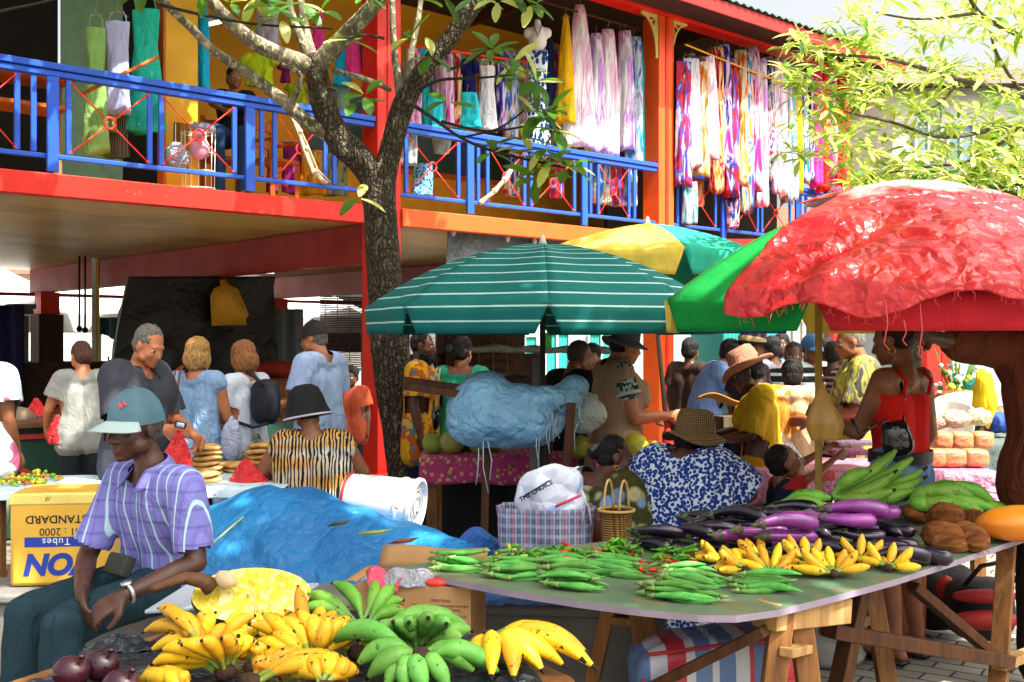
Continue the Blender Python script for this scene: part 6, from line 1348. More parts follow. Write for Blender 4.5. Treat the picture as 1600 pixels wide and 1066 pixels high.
# white paint bucket lying on the tarpaulin
bq = Matrix.Rotation(R(-14), 3, 'Z') @ Matrix.Rotation(R(97), 3, 'Y'); bc = P(575, 778, 5.55)
bk = thing('bucket', 'white paint bucket lying on its side on the blue tarpaulin', 'bucket', bc)
BWH = Mat('white bucket enamel', .3, 0, .5); BWH.base(BWH.mix(BWH.step(BWH.noise(14., detail=5), .66, .02), BWH.var(hx('#d4d6d4'), .06), hx('#8a7a60')))
mb = MB(); mb.lathe([(0, -.115), (.108, -.115), (.111, -.10), (.128, .17), (.128, .18), (.136, .183), (.136, .195), (.129, .198), (.133, .25), (.142, .253), (.142, .272), (.128, .276), (.122, .258), (0, .258)], bc, 40, bq); mb.build('body', BWH.m, bk, sharp=35)
mb = MB(); 
for rr_ in (.05, .085): mb.tube([bc + bq @ V(math.cos(a) * rr_, math.sin(a) * rr_, .264) for a in np.linspace(0, 2 * math.pi, 33)], .003, 6, cap=False)
mb.ball(bc + bq @ V(.03, .02, .264), .010, 8, 6); mb.ball(bc + bq @ V(-.055, -.085, .262), .006, 8, 6); mb.build('lid_ring', plain('grey lid ring', '#8f948c', .5), bk)
mb = MB(); mb.tube([bc + bq @ V(math.cos(a) * .113, math.sin(a) * .113, -.10) for a in np.linspace(0, 2 * math.pi, 33)], .008, 6, cap=False); mb.build('red_rim', plain('red rim', '#c0302a', .4), bk)
def buck(a, z, off=.0012): r_ = .118 + z * .036 + off; return bc + bq @ V(math.cos(a) * r_, math.sin(a) * r_, z)
mb = MB(); aa = math.pi - .62
mb.sheet(lambda u, v: buck(aa + lerp(-.15, .15, v), lerp(.07, .19, u)), 8, 6, .001); mb.build('label', plain('dark label', '#20262a', .5), bk)
mb = MB()
for i in range(4):
    for j in range(4): q = buck(aa + .25 + i * .11, -.085 + j * .022); mb.ball(q, .0055, 6, 5)
mb.build('printed_dots', plain('dark print', '#2a2426', .6), bk)
# cardboard box with printing
cq = Matrix.Rotation(R(-10), 3, 'Z'); cbx = thing('cardboard_box', 'open brown cardboard box with red and black print under the table tip', 'box', V(-.33, 4.02, .42), R(-10))
CARD = Mat('brown corrugated card', .85, 0, .2); CARD.base(CARD.var(hx('#a37d54'), .1, 4)); CARD.bump(CARD.wave(60., CARD.co((1, 0, 0))), .04, .003); CARD = CARD.m
co_ = V(-.33, 4.02, .42); cw, cd, chh = .42, .26, .30
def cp(x, y, z): return co_ + cq @ V(x, y, z)
mb = MB(); t = .006
for (x, y, sx, sy) in [(0, -cd / 2, cw, t), (0, cd / 2, cw, t)]: mb.box(cp(x, y, chh / 2), (sx, sy, chh), cq)
for x in (-cw / 2 + t, cw / 2 - t): mb.box(cp(x, 0, chh / 2 - .002), (t, cd - .014, chh - .004), cq)
mb.box(cp(0, 0, .004), (cw - .02, cd - .02, t), cq); mb.build('carton', CARD, cbx, smooth=False)
mb = MB(); mb.sheet(lambda u, v: cp(lerp(-cw / 2, cw / 2, u), cd / 2 + .06 * v, chh + .075 * v + .006 * math.sin(u * 7)), 12, 4, .004); mb.build('flap', CARD, cbx)
mb = MB(); mb.sheet(lambda u, v: cp(-cw / 2 - .05 * v, lerp(-cd / 2, cd / 2, u), chh + .03 * v - .03 * v * v), 8, 4, .004); mb.build('flap', CARD, cbx)
bf = Matrix((cq @ V(1, 0, 0), V(0, 0, 1), cq @ V(0, -1, 0))).transposed()
def bp(x, z): return cp(x, -cd / 2 - t / 2 - .0008, z)
lettering('CHEF', cbx, LRED, bp(-.10, chh - .105), .055, bf, bold=.001); lettering('Pure Vegetable', cbx, LBRN, bp(-.10, chh - .150), .024, bf, bold=.0005); lettering('Frying Fat', cbx, LBRN, bp(-.105, chh - .180), .024, bf, bold=.0005)
for i, (tx, z, w_) in enumerate([('DIRECTIONS', .055, .0), ('Keep in a cool dry place away from light', .072, 0), ('and strong smells at all times', .086, 0), ('Refined bleached deodorised palm oil', .108, 0), ('and permitted antioxidant', .122, 0), ('Ingredients', .136, 0), ('WARNING', .160, 0), ('Made for the catering and baking trades', .176, 0), ('Do not overheat', .196, 0), ('Best before see the side of this carton', .21, 0), ('NET 12 x 1 kg', .232, 0)]):
    lettering(tx, cbx, LBRN, bp(.10, chh - z), .0125 if i < 10 else .018, bf)
mb = MB(); c = cp(-.11, -cd / 2 + .02, chh); mb.sheet(lambda u, v: c + V(lerp(-.07, .07, u) * (1 - .3 * v), -.05 * math.sin(v * 1.8) - .012, .045 - .085 * v + .02 * math.sin(u * 6 + v * 3)), 16, 12, .002); tag(mb.build('plastic_bag', plastic_sheet('pink film', '#d8506c', .3, .6, 12.)), 'pink plastic bag hanging over the edge of the cardboard box', 'bag')
mb = MB(); c = cp(-.03, -cd / 2 + .03, chh + .02); mb.sheet(lambda u, v: c + V(lerp(-.09, .10, u), -.03 * v - .018, .045 * math.sin(u * 3.1) - .06 * v + .012 * math.sin(u * 9)), 18, 10, .002); tag(mb.build('plastic_bag', plastic_sheet('clear grey film', '#a5a8b4', .2, .7, 14.)), 'greyish plastic bag on the rim of the cardboard box', 'bag')
mb = MB(); c = cp(.085, -cd / 2 + .01, chh + .01); mb.ball(c, (.045, .02, .016), 12, 8); tag(mb.build('melon_slice', plain('red flesh', '#d8382a', .4)), 'thin red slice lying on the rim of the cardboard box', 'fruit')
# plaid shopping bag and the carrier bag in it
PL = Mat('blue checked woven plastic', .45, 0, .4)
v1 = PL.wave(9., PL.co((1, .4, 0)), .4, 1, 1.); v2 = PL.wave(23., PL.co((1, .4, 0)), .3, 1, 1.); v3 = PL.wave(5.2, PL.co((1, .4, 0)), .3, 1, 1.); h1 = PL.wave(7., PL.co((0, 0, 1)), .3, 1, 1., 'Z')
c = PL.mix(PL.step(v1, .62, .05), hx('#8f97ac'), hx('#5f6c94')); c = PL.mix(PL.math('MULTIPLY', PL.step(v2, .72, .05), .8), c, hx('#222c58')); c = PL.mix(PL.math('MULTIPLY', PL.step(v3, .93, .03), .8), c, hx('#a05a74')); c = PL.mix(PL.math('MULTIPLY', PL.step(h1, .7, .08), .35), c, hx('#b9bcc4')); PL.base(c); PL.bump(PL.noise(7., detail=4), .4, .04); PL = PL.m
pc = V(.16, 5.08, .45); pbag = thing('shopping_bag', 'large blue checked plastic shopping bag standing behind the okra', 'bag', pc, R(-4)); pq = Matrix.Rotation(R(-4), 3, 'Z')
def pb(u, v):
    a = u * 2 * math.pi; k = 4.; cc, ss = math.cos(a), math.sin(a); rr_ = 1 / (abs(cc) ** k + abs(ss) ** k) ** (1 / k); w_, d_ = lerp(.185, .222, v), lerp(.09, .11, v); s = .010 * math.sin(a * 5 + v * 3) + .012 * mnoise.noise(V(cc * 3, ss * 3, v * 3)); return pc + pq @ V((w_ + s) * rr_ * cc, (d_ + s) * rr_ * ss, v * .375 - .02 * (1 - abs(cc)) * v * .5)
mb = MB(); mb.grid(pb, 72, 20, close_u=True); mb.f.append(tuple(range(72))[::-1]); mb.mi.append(0); o = mb.build('bag_body', PL, pbag); sm = o.modifiers.new('s', 'SOLIDIFY'); sm.thickness = .004
mb = MB(); 
for x in (.15, .20): pass
mb.tube([pc + pq @ V(.165 + .045 * k_, -.09, .30 + .10 * math.sin(k_ * math.pi)) for k_ in np.linspace(0, 1, 9)], .006, 6); mb.build('handle', plain('pale cord handle', '#a8a8b0', .6), pbag); mb = MB(); mb.tube([pc + pq @ V(-.17 - .06 * math.sin(k_ * math.pi), -.06, .20 - .10 * k_ + .0) for k_ in np.linspace(0, 1, 9)], .006, 6); mb.build('handle', plain('pale cord handle', '#a8a8b0', .6), pbag)
cb = thing('carrier_bag', 'white and blue carrier bag stuffed into the checked shopping bag', 'bag', pc + V(0, 0, .3))
CBM = Mat('white carrier plastic', .35, 0, .45); z_ = CBM.wave(1.6, CBM.co((.6, 0, 1.)), 1.5, 1, 1.); CBM.base(CBM.mix(CBM.step(CBM.noise(3.2, detail=2), .56, .02), hx('#ccd4e6'), hx('#86a4d8'))); CBM.bump(CBM.voro(9., None, 'DISTANCE_TO_EDGE'), .7, .04)
mb = MB(); mb.ball(pc + V(.03, 0, .40), (.165, .075, .165), 44, 30, Matrix.Rotation(R(16), 3, 'Y'), f=lambda q: 1 + .14 * mnoise.noise(q * 1.7) + .13 * crumple(q, 1.6) + .04 * crumple(q, 4.))
mb.build('bag_body', CBM.m, cb)
cf = Matrix((V(.88, 0, .47), V(-.44, -.42, .80).normalized(), V(.3, -.85, .40).normalized())).transposed()
qx = V(.86, -.10, .50).normalized(); qz = V(-.25, -.93, .27); qz = (qz - qx * qz.dot(qx)).normalized(); qy = qz.cross(qx); cf = Matrix((qx, qy, qz)).transposed()
lettering('THE CHOICE', cb, plain('navy print', '#1a2444', .5), pc + V(-.045, -.085, .445), .030, cf, bold=.001)
mb = MB(); mb.bar(pc + V(-.11, -.083, .425), pc + V(.01, -.083, .50), .003, .006); mb.build('printed_rule', MATS['navy print'], cb)
mb = MB(); mb.sheet(lambda u, v: pc + V(lerp(.04, .16, u), -.083 + .02 * u, lerp(.375, .425, u) + .014 * v), 10, 3, .002); mb.build('red_stripe', plain('crimson stripe', '#b8325a', .4), cb)
# wicker basket
WICK = Mat('golden wicker', .6, 0, .3); a_ = WICK.wave(30., None, .5, 1, 1., 'Z'); b_ = WICK.wave(26., WICK.co((1, 1, 0)), .5, 1, 1., 'DIAGONAL'); k_ = WICK.math('MULTIPLY', a_, b_); WICK.base(WICK.ramp(k_, [(.05, hx('#5c3c18')), (.5, hx('#b88a48'))])).bump(k_, .9, .012); WICK = WICK.m
kc = P(963, 850, 4.95) - V(0, 0, .04); bas = thing('wicker_basket', 'small wicker basket with two hoop handles behind the board table', 'basket', kc)
mb = MB(); mb.lathe([(0, .0), (.062, .0), (.066, .02), (.074, .17), (.081, .19), (.083, .195), (.076, .195), (.070, .17), (.06, .02), (0, .012)], kc, 32, Matrix.Rotation(R(-6), 3, 'X')); mb.build('body', WICK, bas, sharp=40)
mb = MB(); mb.tube([kc + V(math.cos(a) * .081, math.sin(a) * .081, .195) for a in np.linspace(0, 2 * math.pi, 37)], .007, 7, cap=False); mb.build('rim', plain('cane', '#c09a58', .5), bas)
for sy in (-1, 1):
    mb = MB(); mb.tube([kc + V(sy * .034 + math.cos(a) * .026, math.cos(a) * .045 - sy * .012, .185 + .145 * math.sin(a)) for a in np.linspace(.05, math.pi - .05, 15)], .0055, 7); mb.build('handle', MATS['cane'], bas)
mb = MB(); mb.ball(P(935, 832, 5.15), (.085, .06, .09), 18, 12, f=lambda q: 1 + .1 * mnoise.noise(q * 3)); tag(mb.build('handbag', plain('dark red leather', '#6a2a24', .5)), 'dark red bag squeezed between the plaid bag and the wicker basket', 'bag')
# barrow with the pale blue bundle
BUN = plastic_sheet('pale blue plastic', '#7fb4d4', .32, .8, 4., .5, 1., .18)
bn = thing('wrapped_bundle', 'bundle wrapped in crumpled pale blue plastic lying on a hand barrow', 'bundle', (.05, 6.6, .7))
mb = MB(); bb = [((805, 648), .40, .24, .19), ((770, 640), .27, .22, .20), ((860, 622), .26, .2, .10), ((825, 668), .22, .2, .11), ((755, 665), .2, .18, .12), ((890, 606), .13, .14, .05)]
for ((u, v), rx, ry, rz) in bb: mb.ball(P(u, v, 6.6), (rx * .72, ry * 1.1, rz * 1.12), 24, 16)
co, fc = remeshed(mb, .014, 3); nr = vnormals(co, fc)
d = np.array([.07 * mnoise.noise(V(*p) * 2.8) + .05 * crumple(V(*p), 3.6) + .010 * crumple(V(p[1], p[2], p[0]), 9.) for p in co]); mesh_obj('wrapping', co + nr * d[:, None] + nr * .012, fc, BUN, bn)
mb = MB(); r = random.Random(9)
for i in range(14):
    p = P(r.uniform(800, 915), r.uniform(605, 670), 6.38); mb.tube([p, p + V(r.uniform(-.02, .02), 0, -.06), p + V(r.uniform(-.05, .05), 0, -.10 - r.random() * .12)], .0025, 4)
for (u, v0, v1) in [(755, 690, 770), (762, 690, 750), (748, 700, 758), (848, 640, 730), (862, 645, 690), (840, 660, 740)]: p = P(u, v0, 6.4); q = P(u + r.uniform(-8, 8), v1, 6.4); mb.tube([p, p.lerp(q, .5) + V(r.uniform(-.02, .02), 0, 0), q], .003, 4)
o = mb.build('loose_strands', plain('pale strands', '#a9bfc8', .6), bn); o['kind'] = 'stuff'
br = thing('barrow', 'dark timber hand barrow with two handles reaching behind the tree', 'barrow', (.05, 6.65, 0))
for (a, b) in [((630, 594, 6.75), (760, 612, 6.7)), ((630, 603, 6.55), (760, 622, 6.5))]: bar2('handle', P(*a), P(*b), .05, .045, WOOD_DK, br)
bar2('leg', P(893, 630, 6.45), P(876, 830, 6.5), .05, .05, WOOD_DK, br); bar2('leg', P(865, 640, 6.85), P(845, 800, 6.9), .045, .045, WOOD_DK, br); bar2('frame_rail', P(752, 660, 6.7), P(905, 622, 6.7), .05, .05, WOOD_DK, br); bar2('leg', P(760, 690, 6.8), P(757, 830, 6.8), .05, .05, WOOD_DK, br)
mb = MB(); mb.ball(P(912, 645, 6.9), (.14, .14, .13), 20, 14, f=lambda q: 1 + .2 * mnoise.noise(q * 2.5)); tag(mb.build('plastic_sack', plastic_sheet('white film', '#c2ccc2', .3, .8, 8.)), 'white plastic sack tucked under the right end of the blue bundle', 'sack')
mb = MB(); mb.tube([P(838, 560, 7.0), P(834, 690, 7.0), P(832, 800, 7.0)], .022, 10); tag(mb.build('iron_pipe', plain('grey pipe', '#77736c', .5)), 'upright grey pipe standing under the blue bundle', 'pipe')
# ---------------------------------------------------------------- stalls further back
def clothmat(name, c1, c2, sc=26.):
    m = Mat(name, .8, 0, .25); d = m.voro(sc); n = m.noise(sc * .6, detail=3); c = m.mix(m.step(d, .34, .05), hx(c2), hx(c1)); m.base(m.mix(m.step(n, .62, .03), c, hx('#8a4a6a'))); folds(m, .4); return reg(m, name)
PINK = clothmat('pink flowered oilcloth', '#b03a6c', '#c8a05a'); PINKP = plastic_sheet('pink plastic table cover', '#c07a94', .4, .6, 6.)
def stall(label, u0, u1, d0, d1, z, mat, drop=.22, leg=WOOD_MD, cat='table', skew=0., name='stall_table', legs=True):
    a, b = P(u0, 0, d0).x, P(u1, 0, d0).x; root = thing(name, label, cat, ((a + b) / 2, (d0 + d1) / 2, 0)); sh = skew
    mb = MB()
    def fn(u, v):
        x = lerp(a, b, u); n = mnoise.noise(V(x * 4, v * 3, z))
        if v < .3: t = v / .3; return V(x, d0 - .012 - .02 * abs(math.sin(x * 17)) * (1 - t) + sh * u, z - drop * (1 - t) * (1 + .18 * n + .12 * math.sin(x * 5)))
        t = (v - .3) / .7; return V(x, lerp(d0, d1, t) + sh * u, z + .004 + .006 * n)
    mb.sheet(fn, 60, 24, -.003); mb.build('cloth', mat, root)
    if legs:
        mb = MB(); mb.box(((a + b) / 2, (d0 + d1) / 2 + sh / 2, z - .02), (b - a - .04, d1 - d0 - .04, .03)); mb.build('table_top', WOOD_MD, root, smooth=False)
        for x in (a + .08, b - .08):
            for y in (d0 + .1, d1 - .1): mb = MB(); mb.bar((x, y + sh * (x - a) / (b - a), 0), (x, y + sh * (x - a) / (b - a), z - .04), .07, .07); mb.build('leg', leg, root, smooth=False)
    return root
stall('table with a pink flowered cloth carrying green pomelos behind the tree', 655, 905, 7.45, 8.2, .80, PINK, .20)
mb = MB(); mb.box((P(790, 0, 8.3).x, 8.32, .38), (1.3, .04, .70)); tag(mb.build('shade_panel', DARKM, smooth=False), 'dark panel standing for the shade under the pomelo table', 'panel')  # dark sheet added for the shade beneath the table
for (u, d, rr_, c_, lab) in [(677, 7.60, .078, '#8a9a3a', 'green pomelo with a string knot, leftmost on the pink cloth'), (706, 7.58, .088, '#9c9a4c', 'round yellowish pomelo second on the pink cloth'), (726, 7.75, .08, '#5c7a2e', 'dark green pomelo behind the yellowish ones'), (748, 7.6, .072, '#a59a52', 'pomelo half under the blue bundle'), (770, 7.7, .07, '#8f9a48', 'pomelo at the right end under the blue bundle')]:
    mb = MB(); c = V(P(u, 0, d).x, d, .80 + rr_ * .92); mb.ball(c, (rr_, rr_, rr_ * .95), 22, 14, f=lambda q: 1 - .08 * max(0, q.z) ** 8 + .012 * mnoise.noise(q * 4)); mb.ball(c + V(0, 0, rr_ * .93), .008, 8, 5); tag(mb.build('pomelo', plain('pomelo ' + c_, c_, .55, .2, 12, .3, 160)), lab, 'pomelo', 'pomelos on the pink cloth')
stall('small table with a magenta flowered cloth behind the floral dress', 930, 1060, 6.9, 7.5, .82, PINK, .38)
for (u, d, rr_, c_, lab) in [(993, 7.02, .085, '#b0a824', 'yellow green melon on the magenta cloth'), (1018, 7.1, .06, '#d0902a', 'small orange melon at the pole'), (905, 7.1, .075, '#8a8424', 'olive melon left of the seated woman in floral dress')]:
    mb = MB(); mb.ball(V(P(u, 0, d).x, d, .825 + rr_ * .95), rr_, 22, 14, f=lambda q: 1 + .02 * math.cos(8 * math.atan2(q.y, q.x))); tag(mb.build('melon', plain('melon ' + c_, c_, .5, .15, 12)), lab, 'melon', 'melons on the magenta cloth')
stall('long table under pink plastic behind the boy and the red top', 1165, 1560, 6.55, 7.3, .80, PINKP, .17)
# brown clay-like bagged buns
r = random.Random(2); BUNM = Mat('bagged brown buns', .35, 0, .45); BUNM.base(BUNM.var(hx('#b0764e'), .18, 9)); BUNM.bump(BUNM.noise(22., detail=4, dist=1.), .5, .02)
for i, (u, v, w_, lab) in enumerate([(1437, 712, .075, 'leftmost in the front row'), (1460, 708, .08, 'second in the front row'), (1486, 712, .10, 'third in the front row, the widest'), (1522, 713, .09, 'fourth in the front row, beside the brown shirt'), (1470, 685, .075, 'left in the upper row'), (1500, 678, .085, 'middle of the upper row'), (1532, 684, .08, 'right in the upper row')]):
    d = 6.75 if i < 4 else 6.95; z = .81 if i < 4 else .90; c = V(P(u, 0, d).x, d, z); mb = MB(); k = 4.; mb.ball(c + V(0, 0, .055), (w_ * .98, .075, .062), 30, 18, f=lambda q: (1 / (abs(q.x) ** k + abs(q.y) ** k + abs(q.z) ** k) ** (1 / k)) * .9 * (1 + .07 * mnoise.noise(q * 3 + V(u, 0, 0))))
    q = mb.build('bread_bag', BUNM.m); tag(q, 'bag of brown buns, ' + lab, 'bread', 'bags of brown buns')
for (u, v, d, c_, lab) in [(1492, 655, 7.1, '#c9b8a0', 'crumpled clear bag on top of the brown buns'), (1455, 660, 7.1, '#b89a84', 'pale paper bag left of the upper buns'), (1528, 652, 7.2, '#d4c090', 'yellowish bag on top of the brown buns at the right')]:
    mb = MB(); mb.ball(P(u, v, d), (.10, .06, .06), 16, 10, f=lambda q: 1 + .3 * mnoise.noise(q * 2.5 + V(u, 0, 0))); tag(mb.build('plastic_bag', plastic_sheet('bag ' + c_, c_, .3, .7, 14.)), lab, 'bag')
# folded pink packets and red packet in front of the boy
for (u, v, d, w_, h_, c_, lab) in [(1322, 706, 6.6, .24, .035, '#b04a86', 'flat magenta packet on the pink plastic'), (1330, 692, 6.8, .26, .03, '#b9a0bc', 'pale lilac roll of plastic lying on the pink table'), (1288, 742, 6.35, .09, .06, '#b8302c', 'red packet hanging at the front of the pink table')]:
    mb = MB(); mb.box(P(u, v, d), (w_, .12, h_), Matrix.Rotation(R(8), 3, 'Z')); tag(mb.build('packet', plastic_sheet('packet ' + c_, c_, .35, .5, 10.), sharp=30, bevel=.01), lab, 'packet')
# yellow bag hanging from the umbrella pole
yb = thing('hanging_bag', 'translucent yellow bag knotted to the wooden umbrella pole', 'bag', P(1288, 600, 5.2))
mb = MB(); d = 5.2
def hb(u, v):
    a = u * 2 * math.pi; w_ = lerp(5, 29, min(1, v * 1.5) ** .9) * (1 - .25 * max(0, v - .7) / .3); s = 1 + .12 * math.sin(a * 7 + v * 2) * v; p = P(1284 + 6 * v + w_ * math.cos(a) * s, lerp(606, 688, v), d); return V(p.x, d + math.sin(a) * w_ / F * d * .5 * s, p.z)
mb.grid(hb, 48, 18, close_u=True); mb.f.append(tuple(range(17 * 48, 18 * 48))); mb.mi.append(0); yb_m = Mat('yellow film', .3, 0, .4); yb_m.base(yb_m.var(hx('#c9a050'), .2, 12)); tb = yb_m.n('ShaderNodeBsdfTranslucent'); tb.inputs[0].default_value = hx('#d8b060'); mx = yb_m.n('ShaderNodeMixShader'); mx.inputs[0].default_value = .4; yb_m.l(yb_m.b.outputs[0], mx.inputs[1]); yb_m.l(tb.outputs[0], mx.inputs[2]); yb_m.l(mx.outputs[0], yb_m.nt.nodes['Material Output'].inputs['Surface'])
mb.build('film', yb_m.m, yb); mb = MB(); mb.ball(P(1284, 603, d), (.02, .02, .018), 10, 7); mb.build('knot', yb_m.m, yb)
# black handbag under the arm
hb_ = thing('handbag', 'shiny black handbag hanging under the arm of the red top', 'bag', P(1396, 690, 5.25))
HBM = Mat('black patent leather', .15, 0, .6); HBM.base(hx('#0d0f14')); HBM.bump(HBM.noise(8., detail=3), .5, .03)
mb = MB(); k = 3.5; mb.ball(P(1400, 680, 5.22), (.075, .05, .095), 28, 18, Matrix.Rotation(R(-12), 3, 'Y'), f=lambda q: (1 / (abs(q.x) ** k + abs(q.y) ** k + abs(q.z) ** k) ** (1 / k)) * .9 * (1 - .22 * q.z) * (1 + .06 * mnoise.noise(q * 3))); mb.build('bag_body', HBM.m, hb_)
mb = MB(); mb.tube([P(1330, 655, 5.15), P(1345, 680, 5.12), P(1368, 664, 5.12), P(1385, 658, 5.2), P(1400, 672, 5.25)], .008, 7); mb.tube([P(1410, 660, 5.32), P(1412, 625, 5.33), P(1405, 590, 5.36), P(1400, 578, 5.42)], .013, 8); mb.build('strap', HBM.m, hb_)
# mustard tray on the stall behind the straw hat
mb = MB()
mb.sheet(lambda u, v: P(lerp(1090, 1165, u), 622 - 7 * math.sin(u * 5) + 10 * v, 7.6) + V(0, .25 * v, 0), 24, 6, .006); tag(mb.build('yellow_tray', plain('yellow paper', '#c48c1c', .6)), 'yellow tray edge above the woven straw hat', 'tray')
mb = MB(); mb.bar(P(1120, 668, 7.6), P(1185, 664, 7.7), .2, .16); tag(mb.build('crate', wood('grey crate boards', '#4a4030', '#6a5a40'), smooth=False), 'olive grey crate behind the woven straw hat', 'crate')
# red bottle by the orange post
mb = MB(); c = V(P(1043, 0, 7.25).x, 7.25, .83); mb.lathe([(0, 0), (.035, 0), (.037, .01), (.037, .12), (.03, .15), (.014, .18), (.014, .20), (.018, .20), (.018, .225), (0, .225)], c, 20); tag(mb.build('bottle', plain('red plastic', '#c83a2c', .3)), 'red plastic bottle standing before the orange post', 'bottle')
# flowers and things right of the red top
mb = MB(); r = random.Random(8); c = P(1495, 600, 9.2); mats_ = [plain('flower white', '#d8dce0', .6), plain('flower blue', '#5a6cc0', .6), plain('flower yellow', '#e0c030', .6), LEAF]
for i in range(60): mb.ball(c + V(r.gauss(0, .13), r.gauss(0, .1), r.gauss(0, .13)), r.uniform(.018, .035), 6, 4, mi=r.randint(0, 3))
for i in range(16): p = c + V(r.uniform(-.2, .2), 0, r.uniform(.1, .3)); mb.tube([c - V(0, 0, .2), p], .006, 4, mi=3)
fb = thing('flower_bunch', 'bunch of mixed cut flowers at the far stall between red columns', 'flowers', c); mb.build('flowers', mats_, fb)
for (u, v, d, c_, lab, k) in [(1505, 640, 8.2, '#d0dde4', 'white cloth bundle on the stall right of the red top', (.2, .1, .13)), (1528, 610, 8.6, '#3aa6a4', 'turquoise cloth bundle on the stall near the brown shirt', (.1, .1, .1)), (1538, 622, 7.8, '#e0b81c', 'yellow cloth bundle at the sleeve of the brown shirt', (.08, .08, .2)), (1470, 640, 8.0, '#7a7a80', 'dark grey box on the stall right of the red top', (.1, .1, .04)), (1497, 620, 8.4, '#c86a2a', 'orange crate of goods under the flowers', (.2, .1, .05))]:
    mb = MB(); mb.ball(P(u, v, d), k, 16, 10, f=lambda q: 1 + .25 * mnoise.noise(q * 2 + V(u, 0, 0))); tag(mb.build('cloth_bundle', cloth('bundle ' + c_, c_, fold=.8)), lab, 'bundle')
stall('far stall table with a white cloth right of the red top', 1420, 1620, 8.0, 9.4, .85, cloth('grey stall cloth', '#54605e'), .3)
# white plastic chair behind
wc = thing('plastic_chair', 'white plastic garden chair between the red top and the buns', 'chair', P(1478, 700, 7.5) - V(0, 0, P(1478, 700, 7.5).z))
mb = MB(); c = P(1480, 655, 7.5); mb.sheet(lambda u, v: c + V(lerp(-.17, .17, u), .12 * (1 - (2 * u - 1) ** 2) - .08 * v, -.20 + .36 * v * (1 - .25 * (2 * u - 1) ** 2)), 16, 10, .012); mb.build('backrest', WHITEP, wc)
mb = MB(); mb.box((c.x, 7.25, .43), (.40, .40, .03)); mb.build('seat', WHITEP, wc, bevel=.01)
for sx in (-1, 1):
    for sy in (-1, 1): mb = MB(); mb.tube([(c.x + sx * .17, 7.25 + sy * .17, .42), (c.x + sx * .21, 7.25 + sy * .21, 0)], [.02, .015], 8); mb.build('leg', WHITEP, wc)
# backpack and red-black bag on the ground under the table (right)
def soft(label, name, cat, c, rx, mat, seed, extra=None, rot=0.):
    root = thing(name, label, cat, (c[0], c[1], 0)); mb = MB(); k = 3.2
    mb.ball(c, rx, 32, 20, Matrix.Rotation(R(rot), 3, 'Z'), f=lambda q: (1 / (abs(q.x) ** k + abs(q.y) ** k + abs(q.z) ** k) ** (1 / k)) * .82 * (1 + .05 * mnoise.noise(q * 3 + V(seed, 0, 0)))); mb.build('bag_body', mat, root); return root
q = soft('black and red sports bag on the paving under the table', 'sports_bag', 'bag', P(1530, 950, 5.6) , (.20, .16, .19), plain('black nylon', '#16161a', .6, .2, 8, .5), 3)
mb = MB(); c = P(1535, 945, 5.45)
for (x, z, w_, h_) in [(0, .05, .17, .035), (.0, -.07, .18, .05)]: mb.ball(c + V(x, -.03, z), (w_, .05, h_), 18, 10)
mb.build('red_panel', plain('red nylon', '#a82420', .6), q); mb = MB(); mb.tube([c + V(-.10, -.02, .1), c + V(-.02, -.03, .2), c + V(.10, -.02, .22), c + V(.16, -.02, .12)], .012, 7); mb.build('strap', MATS['black nylon'], q)
q = soft('dark rucksack on the paving behind the table legs', 'rucksack', 'bag', P(1470, 930, 5.9), (.22, .16, .22), plain('dark nylon', '#101014', .7, .2, 8, .5), 5); mb = MB(); mb.ball(P(1478, 920, 5.7), (.05, .03, .07), 12, 8); mb.build('pocket', MATS['red nylon'], q)
mb = MB(); b0 = P(1418, 1000, 5.35)
mb.prism([(-.14, -.1), (.14, -.1), (.11, .1), (-.11, .1)], 0, .0, M=Matrix.Translation((0, 0, 0))) if False else None
bxm = plain('orange brown card', '#a8643a', .8, .1, 4); bq_ = thing('crate', 'tall orange brown carton standing behind the table legs', 'box', (P(1408, 0, 5.75).x, 5.75, 0)); mb = MB(); mb.box((P(1408, 0, 5.75).x, 5.75, .22), (.20, .18, .44), None); mb.build('carton', bxm, bq_, sharp=30, bevel=.006)
mb = MB(); mb.box((P(1408, 0, 5.75).x, 5.655, .38), (.16, .006, .02)); mb.build('slot', plain('dark slot', '#5a3420', .8), bq_, smooth=False)
# striped laundry bag
SB = Mat('red white blue striped plastic', .4, 0, .4); xs = SB.math('MULTIPLY', SB.math('FRACT', SB.math('MULTIPLY', SB.sep(SB.co())[0], 2.45)), 1.); SB.base(SB.ramp(xs, [(0., hx('#5f7aa6')), (.14, hx('#c2c6cc')), (.26, hx('#b8323c')), (.30, hx('#5f7aa6')), (.42, hx('#c2c6cc')), (.56, hx('#b8323c')), (.72, hx('#c2c6cc')), (.8, hx('#5f7aa6')), (.94, hx('#c2c6cc'))], True)); SB.bump(SB.noise(5., detail=4), .5, .05)
lb = thing('striped_bag', 'red white and blue striped laundry bag under the board table', 'bag', (.68, 3.98, 0), R(6)); c = V(.74, 3.86, .31)
mb = MB(); k = 6.; mb.ball(c, (.36, .17, .30), 64, 40, Matrix.Rotation(R(6), 3, 'Z') @ Matrix.Rotation(R(-5), 3, 'Y'), f=lambda q: (1 / (abs(q.x) ** k + abs(q.y) ** k + abs(q.z) ** k) ** (1 / k)) * .86 * (1 + .03 * mnoise.noise(q * 3))); mb.build('bag_body', SB.m, lb)
rp = plain('red piping', '#a82630', .5); mb = MB(); f_ = lambda x, z: c + Matrix.Rotation(R(6), 3, 'Z') @ V(x, -.16, z)
